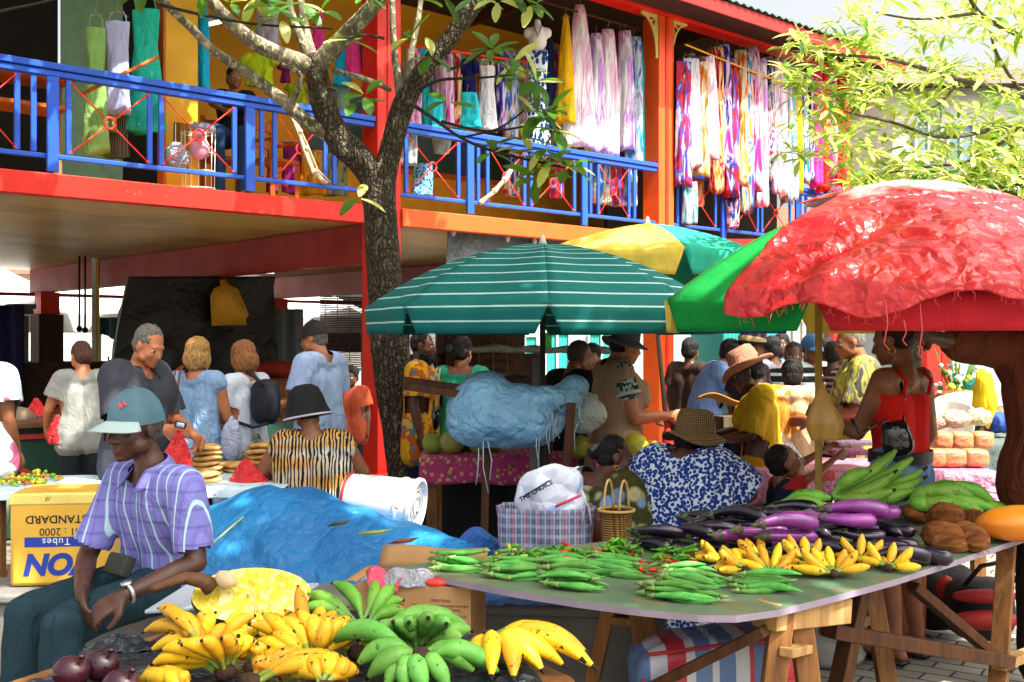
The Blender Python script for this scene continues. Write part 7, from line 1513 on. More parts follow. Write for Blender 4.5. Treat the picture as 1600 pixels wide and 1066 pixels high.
mb.tube([f_(-.32, .14), f_(-.28, .10), f_(-.1, .085), f_(.1, .10), f_(.3, .14)], .006, 6); mb.tube([f_(-.20, .09), f_(-.17, -.1), f_(-.15, -.3)], .007, 6); mb.tube([f_(.15, .10), f_(.19, -.1), f_(.22, -.3)], .007, 6); mb.tube([f_(-.30, .225), f_(0, .255), f_(.29, .27)], .007, 6); mb.build('piping', rp, lb)
# --------------- left side: paper covered table with bread
PAPER = Mat('pale blue paper', .7, 0, .3); PAPER.base(PAPER.mix(PAPER.step(PAPER.noise(26., detail=1), .70, .01), PAPER.var(hx('#b9cdd8'), .05), hx('#3a4454'))); folds(PAPER, .3, 4.); PAPER = PAPER.m
stall('table covered with pale blue printed paper behind the yellow tin', -40, 205, 6.05, 6.75, .75, PAPER, .05)
stall('table with bread and a printed white paper beside the seated man', 290, 445, 6.15, 7.3, .76, PAPER, .06)
r = random.Random(4); GV = [plain('leaf green veg', '#7fae2c', .5), plain('yellow veg', '#d0c43a', .5), plain('orange veg', '#d0682a', .5)]
for (u, d, lab) in [(28, 6.35, 'left heap of small green and orange peppers on the pale paper'), (60, 6.5, 'right heap of small yellow green peppers on the pale paper')]:
    root = thing('pepper_heap', lab, 'peppers', (P(u, 0, d).x, d, .755)); mb = MB()
    for i in range(60): q = r.random() ** .6; a = r.uniform(0, 6.28); mb.ball((P(u, 0, d).x + math.cos(a) * q * .15, d + math.sin(a) * q * .10, .765 + (1 - q) * .06 * r.random()), (r.uniform(.010, .02), .011, .011), 7, 5, Matrix.Rotation(r.uniform(0, 3), 3, 'Z'), mi=r.choice([0, 0, 1, 1, 2]))
    o = mb.build('peppers', GV, root); o['kind'] = 'stuff'
BREAD = Mat('flat bread', .75, 0, .25); BREAD.base(BREAD.ramp(BREAD.noise(12., detail=4), [(.35, hx('#b07a34')), (.7, hx('#dcb878'))])); BREAD.bump(BREAD.noise(30.), .4, .01); BREAD = BREAD.m
def bread(u, v, d, n, rr_, lab):
    c = P(u, v, d)
    for i in range(n):
        mb = MB(); z = .775 + i * .032; mb.lathe([(0, -.013), (rr_ * .8, -.013), (rr_, -.004), (rr_ * .98, .006), (rr_ * .7, .014), (0, .016)], V(c.x + r.uniform(-.012, .012), d + r.uniform(-.01, .01), z), 22, f=lambda a, q, z_: (q * (1 + .04 * math.sin(3 * a + i)), z_ + .006 * math.sin(2 * a + i))); tag(mb.build('flat_bread', BREAD), lab, 'bread', lab.split(' in ')[-1])
bread(322, 735, 6.7, 6, .092, 'round flat bread in the stack before the pale blue dress'); bread(410, 728, 6.8, 6, .10, 'round flat bread in the stack beside the tiger print top'); bread(365, 740, 6.9, 2, .10, 'round flat bread in the low stack between the two tall ones'); bread(318, 752, 6.4, 2, .10, 'round flat bread in the front stack by the purple sleeve')
RBAG = plastic_sheet('red plastic carrier', '#d82a30', .3, .8, 10.)
def redbag(p, w_, h_, lab, seed):
    mb = MB()
    def fn(u, v):
        a = u * 2 * math.pi; k = lerp(.12, 1, min(1, v * 1.3)) * (1 - .15 * max(0, v - .75) * 4); s = 1 + .16 * math.sin(a * 5 + seed) * (1 - .4 * v) + .10 * mnoise.noise(V(math.cos(a) * 2, math.sin(a) * 2, v * 3 + seed)); return p + V(w_ * k * math.cos(a) * s + .01 * math.sin(v * 5 + seed), w_ * .6 * k * math.sin(a) * s, -h_ * v)
    mb.grid(fn, 40, 20, close_u=True); mb.f.append(tuple(range(19 * 40, 20 * 40))); mb.mi.append(0); tag(mb.build('carrier_bag', RBAG), lab, 'bag', 'red carrier bags')
redbag(P(276, 672, 6.35), .095, .25, 'red plastic bag held by the man in the dark polo', 1); redbag(P(388, 716, 6.4), .115, .17, 'red plastic bag lying on the bread table', 4); redbag(P(55, 622, 9.5), .12, .23, 'red plastic bag standing on the dark counter at the left', 7); redbag(P(90, 648, 8.5), .085, .23, 'dark red bag carried by the woman in the grey tee shirt', 9)
mb = MB(); p = P(362, 650, 7.7); mb.ball(p - V(0, 0, .17), (.075, .045, .15), 20, 14, f=lambda q: 1 + .12 * mnoise.noise(q * 2)); mb.tube([p, p - V(0, 0, .06)], [.01, .03], 8); tag(mb.build('carrier_bag', plastic_sheet('white carrier film', '#b4bcd8', .3, .6, 10.)), 'white plastic bag hanging from the hand of the woman with the backpack', 'bag')
# phone, glasses, shoulder bag, backpack, handbag
mb = MB(); mb.box(P(282, 664, 6.3), (.065, .02, .04), Matrix.Rotation(R(12), 3, 'Y')); q = tag(mb.build('phone', BLACKM, sharp=30, bevel=.005), 'small black phone held by the man in the dark polo', 'phone')
mb = MB(); mb.box(P(282, 664, 6.285), (.045, .004, .026), Matrix.Rotation(R(12), 3, 'Y')); o = mb.build('screen', plain('phone screen', '#b4c4d0', .2), None); o.parent = q; o.location = o.location - q.location
sbg = thing('shoulder_bag', 'cream shoulder bag beside the pale blue dress', 'bag', P(270, 640, 7.6)); mb = MB(); mb.ball(P(269, 645, 7.6), (.06, .05, .15), 18, 14, f=lambda q: 1 + .06 * mnoise.noise(q * 3)); mb.build('bag_body', cloth('cream canvas', '#a8a68c'), sbg); mb = MB(); mb.tube([P(262, 625, 7.6), P(274, 580, 7.65), P(284, 572, 7.75)], .008, 6); mb.tube([P(276, 625, 7.6), P(281, 580, 7.65), P(287, 572, 7.75)], .008, 6); mb.build('strap', plain('brown strap', '#7a3a2a', .6), sbg)
bp_ = soft('black rucksack on the back of the woman in the white tee shirt', 'rucksack', 'bag', P(415, 628, 7.9), (.12, .11, .20), plain('navy nylon', '#141824', .6, .2, 8, .6), 8, rot=-30); mb = MB(); mb.tube([P(385, 582, 7.82), P(400, 590, 7.75), P(412, 605, 7.75)], .014, 7); mb.tube([P(372, 660, 7.85), P(395, 668, 7.8), P(418, 662, 7.8)], .012, 7); mb.build('strap', MATS['navy nylon'], bp_)
hq = thing('handbag', 'black handbag on a cream strap at the hip of the turquoise top', 'bag', P(676, 660, 8.6)); mb = MB(); mb.ball(P(679, 655, 8.6), (.045, .035, .09), 16, 12); mb.build('bag_body', HBM.m, hq); mb = MB(); mb.tube([P(672, 640, 8.6), P(676, 600, 8.62), P(683, 575, 8.7)], .007, 6); mb.tube([P(686, 640, 8.6), P(684, 600, 8.62), P(688, 575, 8.7)], .007, 6); mb.build('strap', plain('cream strap', '#b0a68a', .6), hq)

r = random.Random(41); tones = [('white', '#c4ccd0'), ('turquoise', '#2f9c98'), ('yellow', '#d8b020'), ('magenta', '#b03878'), ('orange', '#cc6a28'), ('blue', '#3a58b0'), ('dark green', '#2a5a38')]
for i in range(13):
    tn, c_ = tones[i % 7]; u = 1448 + i * 10 + r.uniform(-5, 5); d = r.uniform(8.1, 9.2); k = r.uniform(.06, .11); mb = MB(); mb.ball(V(P(u, 0, d).x, d, .86 + k * r.uniform(.7, 1.6)), (k * 1.2, k, k), 14, 9, f=lambda q: 1 + .3 * mnoise.noise(q * 2 + V(i * 3, 0, 0)))
    tag(mb.build('cloth_bundle', cloth('bundle ' + c_, c_, fold=.8)), tn + ' folded cloth in the row on the grey far stall' + (', nearer the brown shirt' if i > 6 else ', nearer the red top'), 'bundle', 'folded cloths on the far stall')
# ---------------------------------------------------------------- under the market hall and beyond
# green counters with red trim along the front
def counter(s0, s1, t0, t1, z, label):
    root = thing('market_counter', label, 'counter', B((s0 + s1) / 2, (t0 + t1) / 2, 0), BYAW); mb = MB(); bbox(mb, s0, s1, t0 + .02, t1, .0, z - .05); mb.build('panel', GREENP, root, smooth=False)
    mb = MB(); bbox(mb, s0 - .04, s1 + .04, t0 - .06, t1 + .05, z - .048, z); mb.build('counter_top', plain('brown counter top', '#5a3a26', .6), root, smooth=False, bevel=.006)
    n = max(1, round((s1 - s0) / 1.3)); w_ = (s1 - s0) / n; mb = MB()
    for i in range(n):
        a, b = s0 + i * w_, s0 + (i + 1) * w_
        bbox(mb, a + .02, a + .06, t0 - .005, t0 + .018, .06, z - .1); bbox(mb, a + .061, b - .0, t0 - .004, t0 + .017, z - .14, z - .1); mb.bar(B(a + .06, t0 + .005, z - .16), B(b, t0 + .005, .10), .02, .04)
    mb.build('red_trim', plain('red trim', '#a8342a', .5), root, smooth=False); return root
counter(-4.6, -2.0, -.75, .0, .93, 'dark green counter with red crossed trim at the far left'); counter(-1.75, -.45, .6, 1.3, .93, 'dark green counter behind the man in the pale blue shirt')
counter(.8, 3.6, 2.0, 2.7, .95, 'dark counter behind the turquoise top')
r = random.Random(6)
for i, (u, v, t, c_, lab, k) in enumerate([(25, 655, -.5, '#7a6a5a', 'brown sack on the left counter by the pillar', (.16, .1, .10)), (150, 640, 1.5, '#6a2a22', 'dark red heap of goods behind the grey tee shirt', (.4, .2, .2)), (440, 578, 3., '#7a241c', 'red brown awning roll behind the backpack', (.45, .2, .12)), (430, 612, 2.6, '#6a4420', 'brown heap of spice bags behind the backpack', (.45, .2, .16)), (600, 636, 2.4, '#b4562a', 'orange heap of packets under the hall near the red post', (.3, .2, .12)), (560, 650, 2.2, '#8a2a22', 'red box low under the hall near the red post', (.3, .2, .08)), (690, 620, 3.0, '#7a2a24', 'red cloth heap behind the turquoise top', (.5, .2, .10)), (770, 588, 3.2, '#1f6ab0', 'blue plastic crate behind the blue bundle', (.25, .2, .06)), (805, 598, 3.0, '#1a2024', 'black heap of bags behind the blue bundle', (.35, .2, .12))]):
    mb = MB(); p = BU(u, v, t); mb.ball(p, k, 22, 14, RB, f=lambda q: 1 + .18 * mnoise.noise(q * 2.5 + V(i * 3, 0, 0)) + .08 * mnoise.noise(q * 7)); tag(mb.build('goods_heap', cloth('goods ' + c_, c_, .3, .7)), lab, 'goods')
# dark tarpaulin hanging inside the hall with a yellow carrier bag on it
DT = plastic_sheet('black hanging tarpaulin', '#17191b', .45, .5, 2.2, .35)
ht = thing('hanging_tarpaulin', 'large black tarpaulin hung at a slant inside the market hall', 'tarpaulin', BU(300, 500, 4.))
c4 = [BU(200, 432, 4.), BU(432, 432, 4.), BU(428, 588, 4.), BU(172, 588, 4.)]
mb = MB(); mb.sheet(lambda u, v: c4[0].lerp(c4[1], u).lerp(c4[3].lerp(c4[2], u), v) + IN2 * (.10 * math.sin(u * 8 + v * 3) * (.3 + v) + .06 * mnoise.noise(V(u * 5, v * 4, 0))), 60, 40, .004); mb.build('sheet', DT, ht)
mb = MB(); mb.tube([c4[0] + V(0, 0, .01), c4[0].lerp(c4[3], .5) + A2 * -.02, c4[3]], .012, 6); mb.build('hem', plain('pale hem', '#8aa08c', .6), ht)
yb2 = thing('carrier_bag', 'yellow plastic bag hanging on the black tarpaulin', 'bag', BU(357, 470, 3.8)); pts = [(345, 438), (352, 436), (358, 445), (372, 452), (384, 480), (389, 492), (384, 500), (386, 508), (368, 508), (332, 509), (330, 462), (336, 450), (346, 446)]
mb = MB(); q0 = BU(357, 470, 3.8); pl = [((BS(u, 3.8) - BS(357, 3.8)), BU(u, v, 3.8).z) for u, v in pts]; n_ = len(pl); vs_ = [q0 + A2 * x + V(0, 0, z - q0.z) + IN2 * .0 for x, z in pl]; cen = q0 - IN2 * .06; vs2 = [v + IN2 * .03 for v in vs_]
mb.add(vs_ + [cen] + vs2, [(i, (i + 1) % n_, n_) for i in range(n_)] + [((i + 1) % n_, i, i + n_ + 1, (i + 1) % n_ + n_ + 1) for i in range(n_)] + [tuple(range(n_ + 1, 2 * n_ + 1))]); mb.build('film', plastic_sheet('yellow carrier film', '#d09a1c', .4, .5, 9.), yb2)
# strip lamp, grey concrete column, bamboo blinds, hanging grey sheet
def lampfix(u0, v0, u1, v1, t, label):
    root = thing('strip_light', label, 'lamp', BU(u0, v0, t)); a, b = BU(u0, v0, t), BU(u1, v1, t); m = Mat('lit tube', .4); m.b.inputs['Emission Color'].default_value = (1, .97, .92, 1); m.b.inputs['Emission Strength'].default_value = 1.2; m.base((.9, .9, .9, 1)); mb = MB(); mb.tube([a, b], .022, 10); mb.build('tube', m.m, root); mb = MB(); mb.bar(a + V(0, 0, .045), b + V(0, 0, .045), .07, .04); mb.build('housing', WHITEP, root)
lampfix(345, 428, 428, 425, 4.6, 'lit strip light under the slab above the black tarpaulin')
mb = MB(); p = BU(32, 0, 7.6); q_ = V(p.x, p.y, 0)
gc = thing('column', 'slim grey concrete column with a moulded head at the far left', 'column', q_, BYAW); mb.box(q_ + V(0, 0, .98), (.19, .19, 1.96), RB); mb.build('shaft', GREYCONC, gc, sharp=30, bevel=.01); mb = MB(); mb.box(q_ + V(0, 0, 2.02), (.30, .30, .07), RB); mb.box(q_ + V(0, 0, 2.10), (.36, .36, .08), RB); mb.build('capital', GREYCONC, gc, sharp=30, bevel=.01)
BLM = Mat('brown bamboo', .7, 0, .25); w1 = BLM.wave(16., None, .6, 2, 1., 'Z'); n1 = BLM.noise(6., BLM.co((1, 1, 3)), 4); BLM.base(BLM.mix(w1, hx('#241612'), BLM.ramp(n1, [(.3, hx('#5a3c2a')), (.7, hx('#8a6a4c'))]))).bump(w1, .8, .012); BLM = BLM.m
def blind(u0, u1, v0, v1, t, label):
    root = thing('bamboo_blind', label, 'blind', BU((u0 + u1) / 2, v1, t), BYAW); a, b = BS(u0, t), BS(u1, t); z1, z0 = BU(u0, v0, t).z, BU(u0, v1, t).z
    n = 40; mb = MB()
    for i in range(n): z = lerp(z0, z1, (i + .5) / n); mb.bar(B(a, t + .004 * math.sin(i * 2.1), z), B(b, t + .004 * math.cos(i * 1.7), z), .012, (z1 - z0) / n * .72)
    mb.build('slat_panel', BLM, root, smooth=False); mb = MB()
    for k in (.1, .36, .63, .9): s = lerp(a, b, k); mb.bar(B(s, t - .014, z0), B(s, t - .014, z1), .012, .008, up=A2)
    mb.build('cord', plain('pale blind cord', '#9a8468', .8), root)
blind(500, 572, 462, 575, 6.4, 'brown bamboo blind under the hall left of the red post'); blind(640, 705, 522, 605, 4.6, 'brown bamboo blind behind the bearded man'); blind(716, 800, 535, 600, 4.2, 'brown bamboo blind behind the turquoise top')
mb = MB(); mb.box(BU(760, 560, 4.4), (1.8, .03, 1.0), RB); tag(mb.build('stall_board', wood('brown stall boards', '#3a2a20', '#5a4232', 1.6, .8, 'X'), smooth=False), 'brown boarded back of the stall behind the turquoise top', 'panel')
mb = MB(); a, b = BU(700, 545, 3.4), BU(960, 548, 3.4); mb.tube([a.lerp(b, t) + V(0, 0, .012 * math.sin(t * 30)) for t in np.linspace(0, 1, 30)], [.06 + .01 * math.sin(i) for i in range(30)], 10); tag(mb.build('rolled_awning', plastic_sheet('grey awning', '#6a727a', .45, .7, 6.)), 'rolled grey plastic awning tied up behind the teal umbrella', 'awning')
def hangsheet(u0, u1, v0, v1, t, mat, label, name='hanging_sheet', cat='sheet', amp=.05):
    s0, s1 = BS(u0, t), BS(u1, t); z1, z0 = BU(u0, v0, t).z, BU(u0, v1, t).z; mb = MB(); mb.sheet(lambda u, v: B(lerp(s0, s1, u), t + amp * math.sin(u * 17 + 2 * math.sin(v * 3)) * (.25 + v) + amp * .5 * mnoise.noise(V(u * 6, v * 4, t)), lerp(z1, z0, v)), 60, 24, .004); return tag(mb.build(name, mat), label, cat)
hangsheet(700, 900, 358, 470, .12, plastic_sheet('grey sheeting', '#565e64', .4, .9, 3.5), 'grey plastic sheet hanging under the orange floor beam')
for (u, v) in [(708, 362), (793, 372), (835, 376)]:
    mb = MB(); mb.ball(BU(u, v, .06), (.03, .03, .05), 8, 6, f=lambda q: 1 + .3 * mnoise.noise(q * 3)); tag(mb.build('knot', plain('white cord', '#c8c8c4', .7)), 'white cord knot holding the grey sheet to the orange beam', 'knot', 'cord knots on the grey sheet')
hangsheet(596, 622, 498, 560, 5.2, stripes('red white check cloth', ['#b03a44', '#c8b8b4', '#a02c3a', '#c4b0b0'], 14, 'X'), 'red and white cloth hanging beside the bamboo blind', 'hanging_cloth', 'cloth', .02)
hangsheet(848, 862, 520, 545, 3.3, plain('green film', '#2fae3c', .5), 'small green bag hanging from the rolled awning', 'hanging_bag', 'bag', .01)
# dark boards added in the hall so that its depth reads as shade, with gaps to the bright yard
for (s0, s1, z0, z1, lab) in [(-2.9, -.25, 0, 1.25, 'dark board added for shade inside the hall behind the bread table'), (.2, 2.4, 0, 1.35, 'dark board added for shade inside the hall behind the bearded man'), (5.2, 9.0, 0, 1.3, 'dark board added for shade inside the right part of the hall')]:
    mb = MB(); bbox(mb, s0, s1, 6.9, 6.96, z0, z1); tag(mb.build('shade_board', wood('dark shade boards', '#2a1c16', '#4a3226', 1.6, .8, 'X'), smooth=False), lab, 'panel')
# teal shutters, red columns and bright houses beyond
def far_house(u0, u1, d, h, wall, label, roof='#8a4a3a', wins=(), wm=None, depth=5.):
    x0, x1 = P(u0, 0, d).x, P(u1, 0, d).x; root = thing('house', label, 'building', ((x0 + x1) / 2, d + depth / 2, 0)); mb = MB(); mb.box(((x0 + x1) / 2, d + depth / 2, h / 2), (x1 - x0, depth, h)); mb.build('wall', wall, root, smooth=False)
    mb = MB(); mb.prism([(d - .5, h), (d + depth + .5, h), (d + depth / 2, h + 1.3)], x0 - .4, x1 + .4, M=Matrix(((0, 0, 1, 0), (1, 0, 0, 0), (0, 1, 0, 0), (0, 0, 0, 1)))); mb.build('roof', plain('roof ' + roof, roof, .8), root, smooth=False)
    for (ua, ub, va, vb) in wins:
        p, q = P(ua, va, d - .02), P(ub, vb, d - .02); mb = MB(); mb.box(((p.x + q.x) / 2, d - .02, (p.z + q.z) / 2), (q.x - p.x, .05, p.z - q.z)); w_ = mb.build('window', wm or GLASSD, root, smooth=False); mb = MB()
        for (a, b) in ((p, V(q.x, p.y, p.z)), (V(p.x, p.y, q.z), q), (p, V(p.x, p.y, q.z)), (V(q.x, p.y, p.z), q), (V((p.x + q.x) / 2, p.y, p.z), V((p.x + q.x) / 2, p.y, q.z))): mb.bar(a + V(0, -.04, 0), b + V(0, -.04, 0), .06, .06)
        f_ = mb.build('frame', WHITEP, root, smooth=False); f_.parent = w_
WHW = plain('white house wall', '#d0d0cc', .8, .06); TEAL = stripes('teal shutters', ['#2aa69c', '#23948c', '#46bdb0'], 4., 'X', .1)
far_house(-330, 330, 34., 3.6, WHW, 'white house across the yard seen under the market hall', wins=[(120, 160, 545, 575), (18, 44, 497, 540)], wm=GLASSD)
far_house(640, 1180, 30., 3.4, plain('pale house wall', '#c6ccc8', .8, .06), 'pale house with turquoise shutters seen through the hall', wins=[(800, 840, 525, 575), (852, 890, 520, 590), (920, 960, 520, 590), (1120, 1160, 505, 560)], wm=TEAL)
far_house(1130, 1290, 22., 3.2, TEAL, 'turquoise boarded kiosk behind the crowd', wins=[(1225, 1255, 500, 570)], wm=WHW, depth=4.)
far_house(1395, 1900, 26., 7.6, WHW, 'white two storey house with glazed windows behind the sunlit tree', roof='#5a5048', wins=[(1430, 1470, 190, 250), (1480, 1520, 195, 255), (1530, 1580, 190, 250), (1440, 1500, 330, 380)], wm=plain('pale window glass', '#6a8a94', .2, .1, spec=.6), depth=7.)
for (u0, u1, d, lab) in [(1296, 1330, 14.5, 'broad red column behind the checked shirt'), (1443, 1466, 13.5, 'red column just right of the red top'), (1468, 1484, 14.5, 'thin bright red column near the cut flowers'), (1178, 1196, 15.5, 'dark red column behind the sun hat'), (1262, 1280, 17., 'dark red column behind the wooden pole')]:
    mb = MB(); x0, x1 = P(u0, 0, d).x, P(u1, 0, d).x; c = ((x0 + x1) / 2, d, 1.3); root = thing('column', lab, 'column', (c[0], d, 0)); mb.box(c, (x1 - x0, x1 - x0, 2.6)); mb.build('shaft', RED if 'dark' not in lab else DARKRED, root, sharp=30, bevel=.01); mb = MB(); mb.box((c[0], d, .06), (x1 - x0 + .1, x1 - x0 + .1, .12)); mb.build('foot', DARKRED, root, smooth=False)
mb = MB(); mb.box((P(1380, 0, 15).x, 15.2, 2.75), (5.2, 2.2, .3)); tag(mb.build('canopy_roof', DARKRED, smooth=False), 'flat dark red canopy roof carried by the red columns', 'canopy')
# white market tents in the sunlit yard
for (u, d, w_, lab) in [(150, 24., 4., 'white market tent in the bright yard left of the tarpaulin'), (5, 22., 3., 'white market tent at the far left edge'), (480, 27., 3.4, 'white market tent in the bright yard near the cap wearer')]:
    x = P(u, 0, d).x; root = thing('market_tent', lab, 'tent', (x, d, 0), 0, 'white tents in the yard'); mb = MB(); mb.lathe([(0.01, 3.0), (w_ * .3, 2.6), (w_ * .7, 2.1), (w_ * .7, 1.75)], (x, d, 0), 4, Matrix.Rotation(R(45), 3, 'Z')); o = mb.build('canopy', WHW, root, smooth=False); o.modifiers.new('s', 'SOLIDIFY').thickness = .02
    for sx in (-1, 1):
        for sy in (-1, 1): mb = MB(); mb.bar((x + sx * w_ * .47, d + sy * w_ * .47, 0), (x + sx * w_ * .47, d + sy * w_ * .47, 2.0), .07, .07); mb.build('leg', WHITEP, root, smooth=False)
    mb = MB(); mb.box((x, d, .85), (w_ * .8, .9, .06)); mb.build('counter', plain('teal cloth', '#3aa8a0', .7), root, smooth=False)
# background trees
def bgtree(x, y, h, rad, label, mats, n=500, seed=1, L=.35):
    root = thing('tree', label, 'tree', (x, y, 0), 0, 'trees beyond the market'); mb = MB(); mb.tube([(x, y, -.05), (x + .1, y, h * .4), (x, y, h * .7)], [.22, .16, .08], 10); mb.build('trunk', BARK2, root); mb = MB(); q = random.Random(seed)
    for i in range(n):
        d = V(q.gauss(0, 1), q.gauss(0, 1), q.gauss(0, 1)).normalized() * q.uniform(.45, 1) ** .6; c = V(x + d.x * rad, y + d.y * rad, h * .68 + d.z * rad * .72)
        if mnoise.noise(c * .9) < -.15: continue
        whorl(mb, q, c, V(q.uniform(-.5, .5), q.uniform(-.5, .5), 1), 6, L, L * .42, mats)
    mb.build('crown', [LEAFG, LEAF, LEAFY] if seed > 8 else [LEAF, LEAFD, LEAFG], root)
bgtree(11.2, 19.5, 6.2, 2.9, 'dark green tree behind the sunlit one, before the white house', [0, 1, 1], 620, 3, .42); bgtree(14.5, 22., 5.6, 2.6, 'green tree at the far right before the white house', [0, 1, 2], 420, 5, .42); bgtree(8.4, 22.5, 5.4, 2.2, 'bushy tree beyond the end of the market hall', [0, 1, 1], 380, 6, .4)
bgtree(10.2, 17.0, 5.6, 2.3, 'leafy tree just behind the sunlit branches and the red umbrella', [0, 2, 2], 480, 9, .36); bgtree(13.2, 18.5, 6.6, 2.5, 'light green tree beside the white house at the right edge', [0, 2, 2], 420, 10, .4)

# clutter in the bright yard seen under the hall
def yard_fence(u0, u1, d, z0, z1, label):
    x0, x1 = P(u0, 0, d).x, P(u1, 0, d).x; root = thing('fence', label, 'fence', ((x0 + x1) / 2, d, 0)); m = paint('turquoise rail paint', '#2a9a96', .5)
    for z in (z0 + .05, z1): mb = MB(); mb.bar((x0, d, z), (x1, d, z), .05, .06); mb.build('rail', m, root, smooth=False)
    n = int((x1 - x0) / .32); mb = MB()
    for i in range(n + 1): mb.bar((x0 + .02 + i * (x1 - x0 - .04) / n, d + .035, z0), (x0 + .02 + i * (x1 - x0 - .04) / n, d + .035, z1 + .12), .03, .03)
    mb.build('bars', m, root, smooth=False)
yard_fence(-60, 170, 21., .0, 1.15, 'turquoise railing in the bright yard at the far left'); yard_fence(395, 470, 20., 0, 1.5, 'turquoise railing in the bright yard beside the black tarpaulin')
for (u, v1, lab) in [(124, 514, 'dark lamp cord hanging under the hall, left one'), (133, 516, 'dark lamp cord hanging under the hall, right one')]:
    p, q = P(u, 452, 17.), P(u, v1, 17.); mb = MB(); mb.tube([V(p.x, p.y, 2.9), q], .018, 6); mb.ball(q, .05, 8, 6); tag(mb.build('lamp_cord', BLACKM), lab, 'cord', 'lamp cords under the hall')
p = P(148, 0, 17.5); pl = thing('pole', 'white pole with a yellow edge behind the grey tee shirt', 'pole', (p.x, p.y, 0)); mb = MB(); mb.box((p.x, p.y, 1.45), (.07, .07, 2.9)); mb.build('shaft', WHITEP, pl, smooth=False); mb = MB(); mb.box((p.x + .055, p.y, 1.45), (.03, .06, 2.9)); mb.build('edge_strip', plain('yellow strip', '#d8b81c', .5), pl, smooth=False)
mb = MB(); mb.sheet(lambda u, v: P(lerp(156, 184, u), lerp(496, 522, v) + 10 * u * v, 18.) + V(0, .1 * math.sin(u * 6), 0), 12, 8, .01); tag(mb.build('hanging_cloth', plain('slate cloth', '#3a6a7a', .8)), 'slate blue cloth hung in the yard left of the black tarpaulin', 'cloth')
for i, (u, d, c_, lab) in enumerate([(-2, 16., '#2a2a5a', 'dark blue stall curtain at the far left edge'), (440, 18., '#7a8a94', 'grey stall curtain in the yard right of the black tarpaulin')]):
    x = P(u, 0, d).x; mb = MB(); mb.sheet(lambda a, v: V(x + (a - .5) * .7 + .0, d + .06 * math.sin(a * 20), 2.1 - 1.6 * v), 30, 8, .01); tag(mb.build('stall_curtain', cloth('curtain ' + c_, c_, fold=.7)), lab, 'curtain')
# ---------------------------------------------------------------- the clothes stall upstairs
gr_ = random.Random(31)
def garment(u, v0, v1, wt, wb, t, mat, label, kind='sarong', yaw=None, group=None, hang=True, name=None, u1=None, folds_n=None, depth=.05):
    """one hanging garment: u centre, v0 top, v1 hem, widths at top and hem in picture pixels at its own depth, t how far inside the front"""
    p = BU(u, v0, t); z0, z1 = p.z, BU(u, v1, t).z; d = p.y; wt, wb = wt / F * d, wb / F * d; H = z0 - z1
    yaw = R(gr_.uniform(-16, 16)) if yaw is None else R(yaw); X = V(math.cos(yaw), math.sin(yaw), 0); Y = V(-math.sin(yaw), math.cos(yaw), 0)
    sh = ((u1 - u) / F * d) if u1 is not None else 0.; nf = folds_n or gr_.randint(4, 7); ph = gr_.uniform(0, 6); sd = gr_.uniform(0, 50)
    nm = name or {'dress': 'dress', 'sarong': 'sarong', 'shirt': 'blouse', 'scarf': 'scarf', 'skirt': 'skirt'}[kind]
    root = thing(nm, label, {'dress': 'dress', 'sarong': 'sarong', 'shirt': 'blouse', 'scarf': 'scarf', 'skirt': 'skirt'}[kind], p, 0, group)
    def w(v):
        if kind == 'dress':
            if v < .12: return wt * .92
            if v < .38: return lerp(wt * .95, wt * .74, (v - .12) / .26)
            return lerp(wt * .74, wb, ((v - .38) / .62) ** .8)
        if kind == 'sarong': return lerp(wt, wb, v ** .7)
        if kind == 'shirt': return lerp(wt * .55, wt, min(1, v / .18)) if v < .18 else lerp(wt, wb, (v - .18) / .82)
        return lerp(wt, wb, v)
    def fn(a, v):
        th = a * 2 * math.pi; W = w(v) / 2; fo = min(.30, .10 + .22 * v); k = 1 + fo * .5 * math.sin(nf * th + ph + 1.4 * math.sin(v * 3 + sd)); D = max(.012, min(depth, W * .8)) * (.5 + .9 * v)
        hem = .035 * math.sin(2 * th + ph) + .05 * mnoise.noise(V(math.cos(th) * 2, math.sin(th) * 2, sd)) if v > .5 else 0
        x = W * math.cos(th) * (1 + .06 * math.sin(nf * th * .5 + v * 5)) + sh * v; y = D * math.sin(th) * k + .03 * mnoise.noise(V(x * 9, v * 4, sd))
        return p + X * x + Y * y + V(0, 0, -H * v + hem * H * (v - .5) * 2 * .5 + .01 * mnoise.noise(V(x * 14, sd, v)))
    mb = MB(); n = 48
    v_from = .10 if kind == 'dress' else 0.
    mb.grid(lambda a, v: fn(a, lerp(v_from, 1, v)), n, 26, close_u=True); mb.f.append(tuple(range(n))[::-1]); mb.mi.append(0); mb.f.append(tuple(range(25 * n, 26 * n))); mb.mi.append(0)
    mb.build('cloth', mat, root)
    if kind == 'dress':
        mb = MB()
        for sx in (-1, 1): mb.tube([p + X * sx * wt * .36 - V(0, 0, H * .105), p + X * sx * wt * .30 - V(0, 0, H * .04), p + X * sx * wt * .22], .006, 5)
        mb.build('strap', mat, root)
    if kind == 'shirt':
        for sx in (-1, 1): mb = MB(); mb.tube([p + X * sx * wt * .30 - V(0, 0, H * .06), p + X * sx * wt * .52 - V(0, 0, H * .16), p + X * sx * wt * .66 - V(0, 0, H * .36)], [.03, .045, .05], 10); mb.build('sleeve', mat, root)
    if hang:
        mb = MB(); hw = max(.06, wt * .42); mb.tube([p + X * hw - V(0, 0, .055), p + V(0, 0, .0), p - X * hw - V(0, 0, .055)], .005, 5); mb.tube([p, p + V(0, 0, .06), p + X * .02 + V(0, 0, .085), p + V(0, 0, .105)], .003, 5); mb.build('hanger', plain('wire hanger', '#9a8a6a', .4), root)
    return root
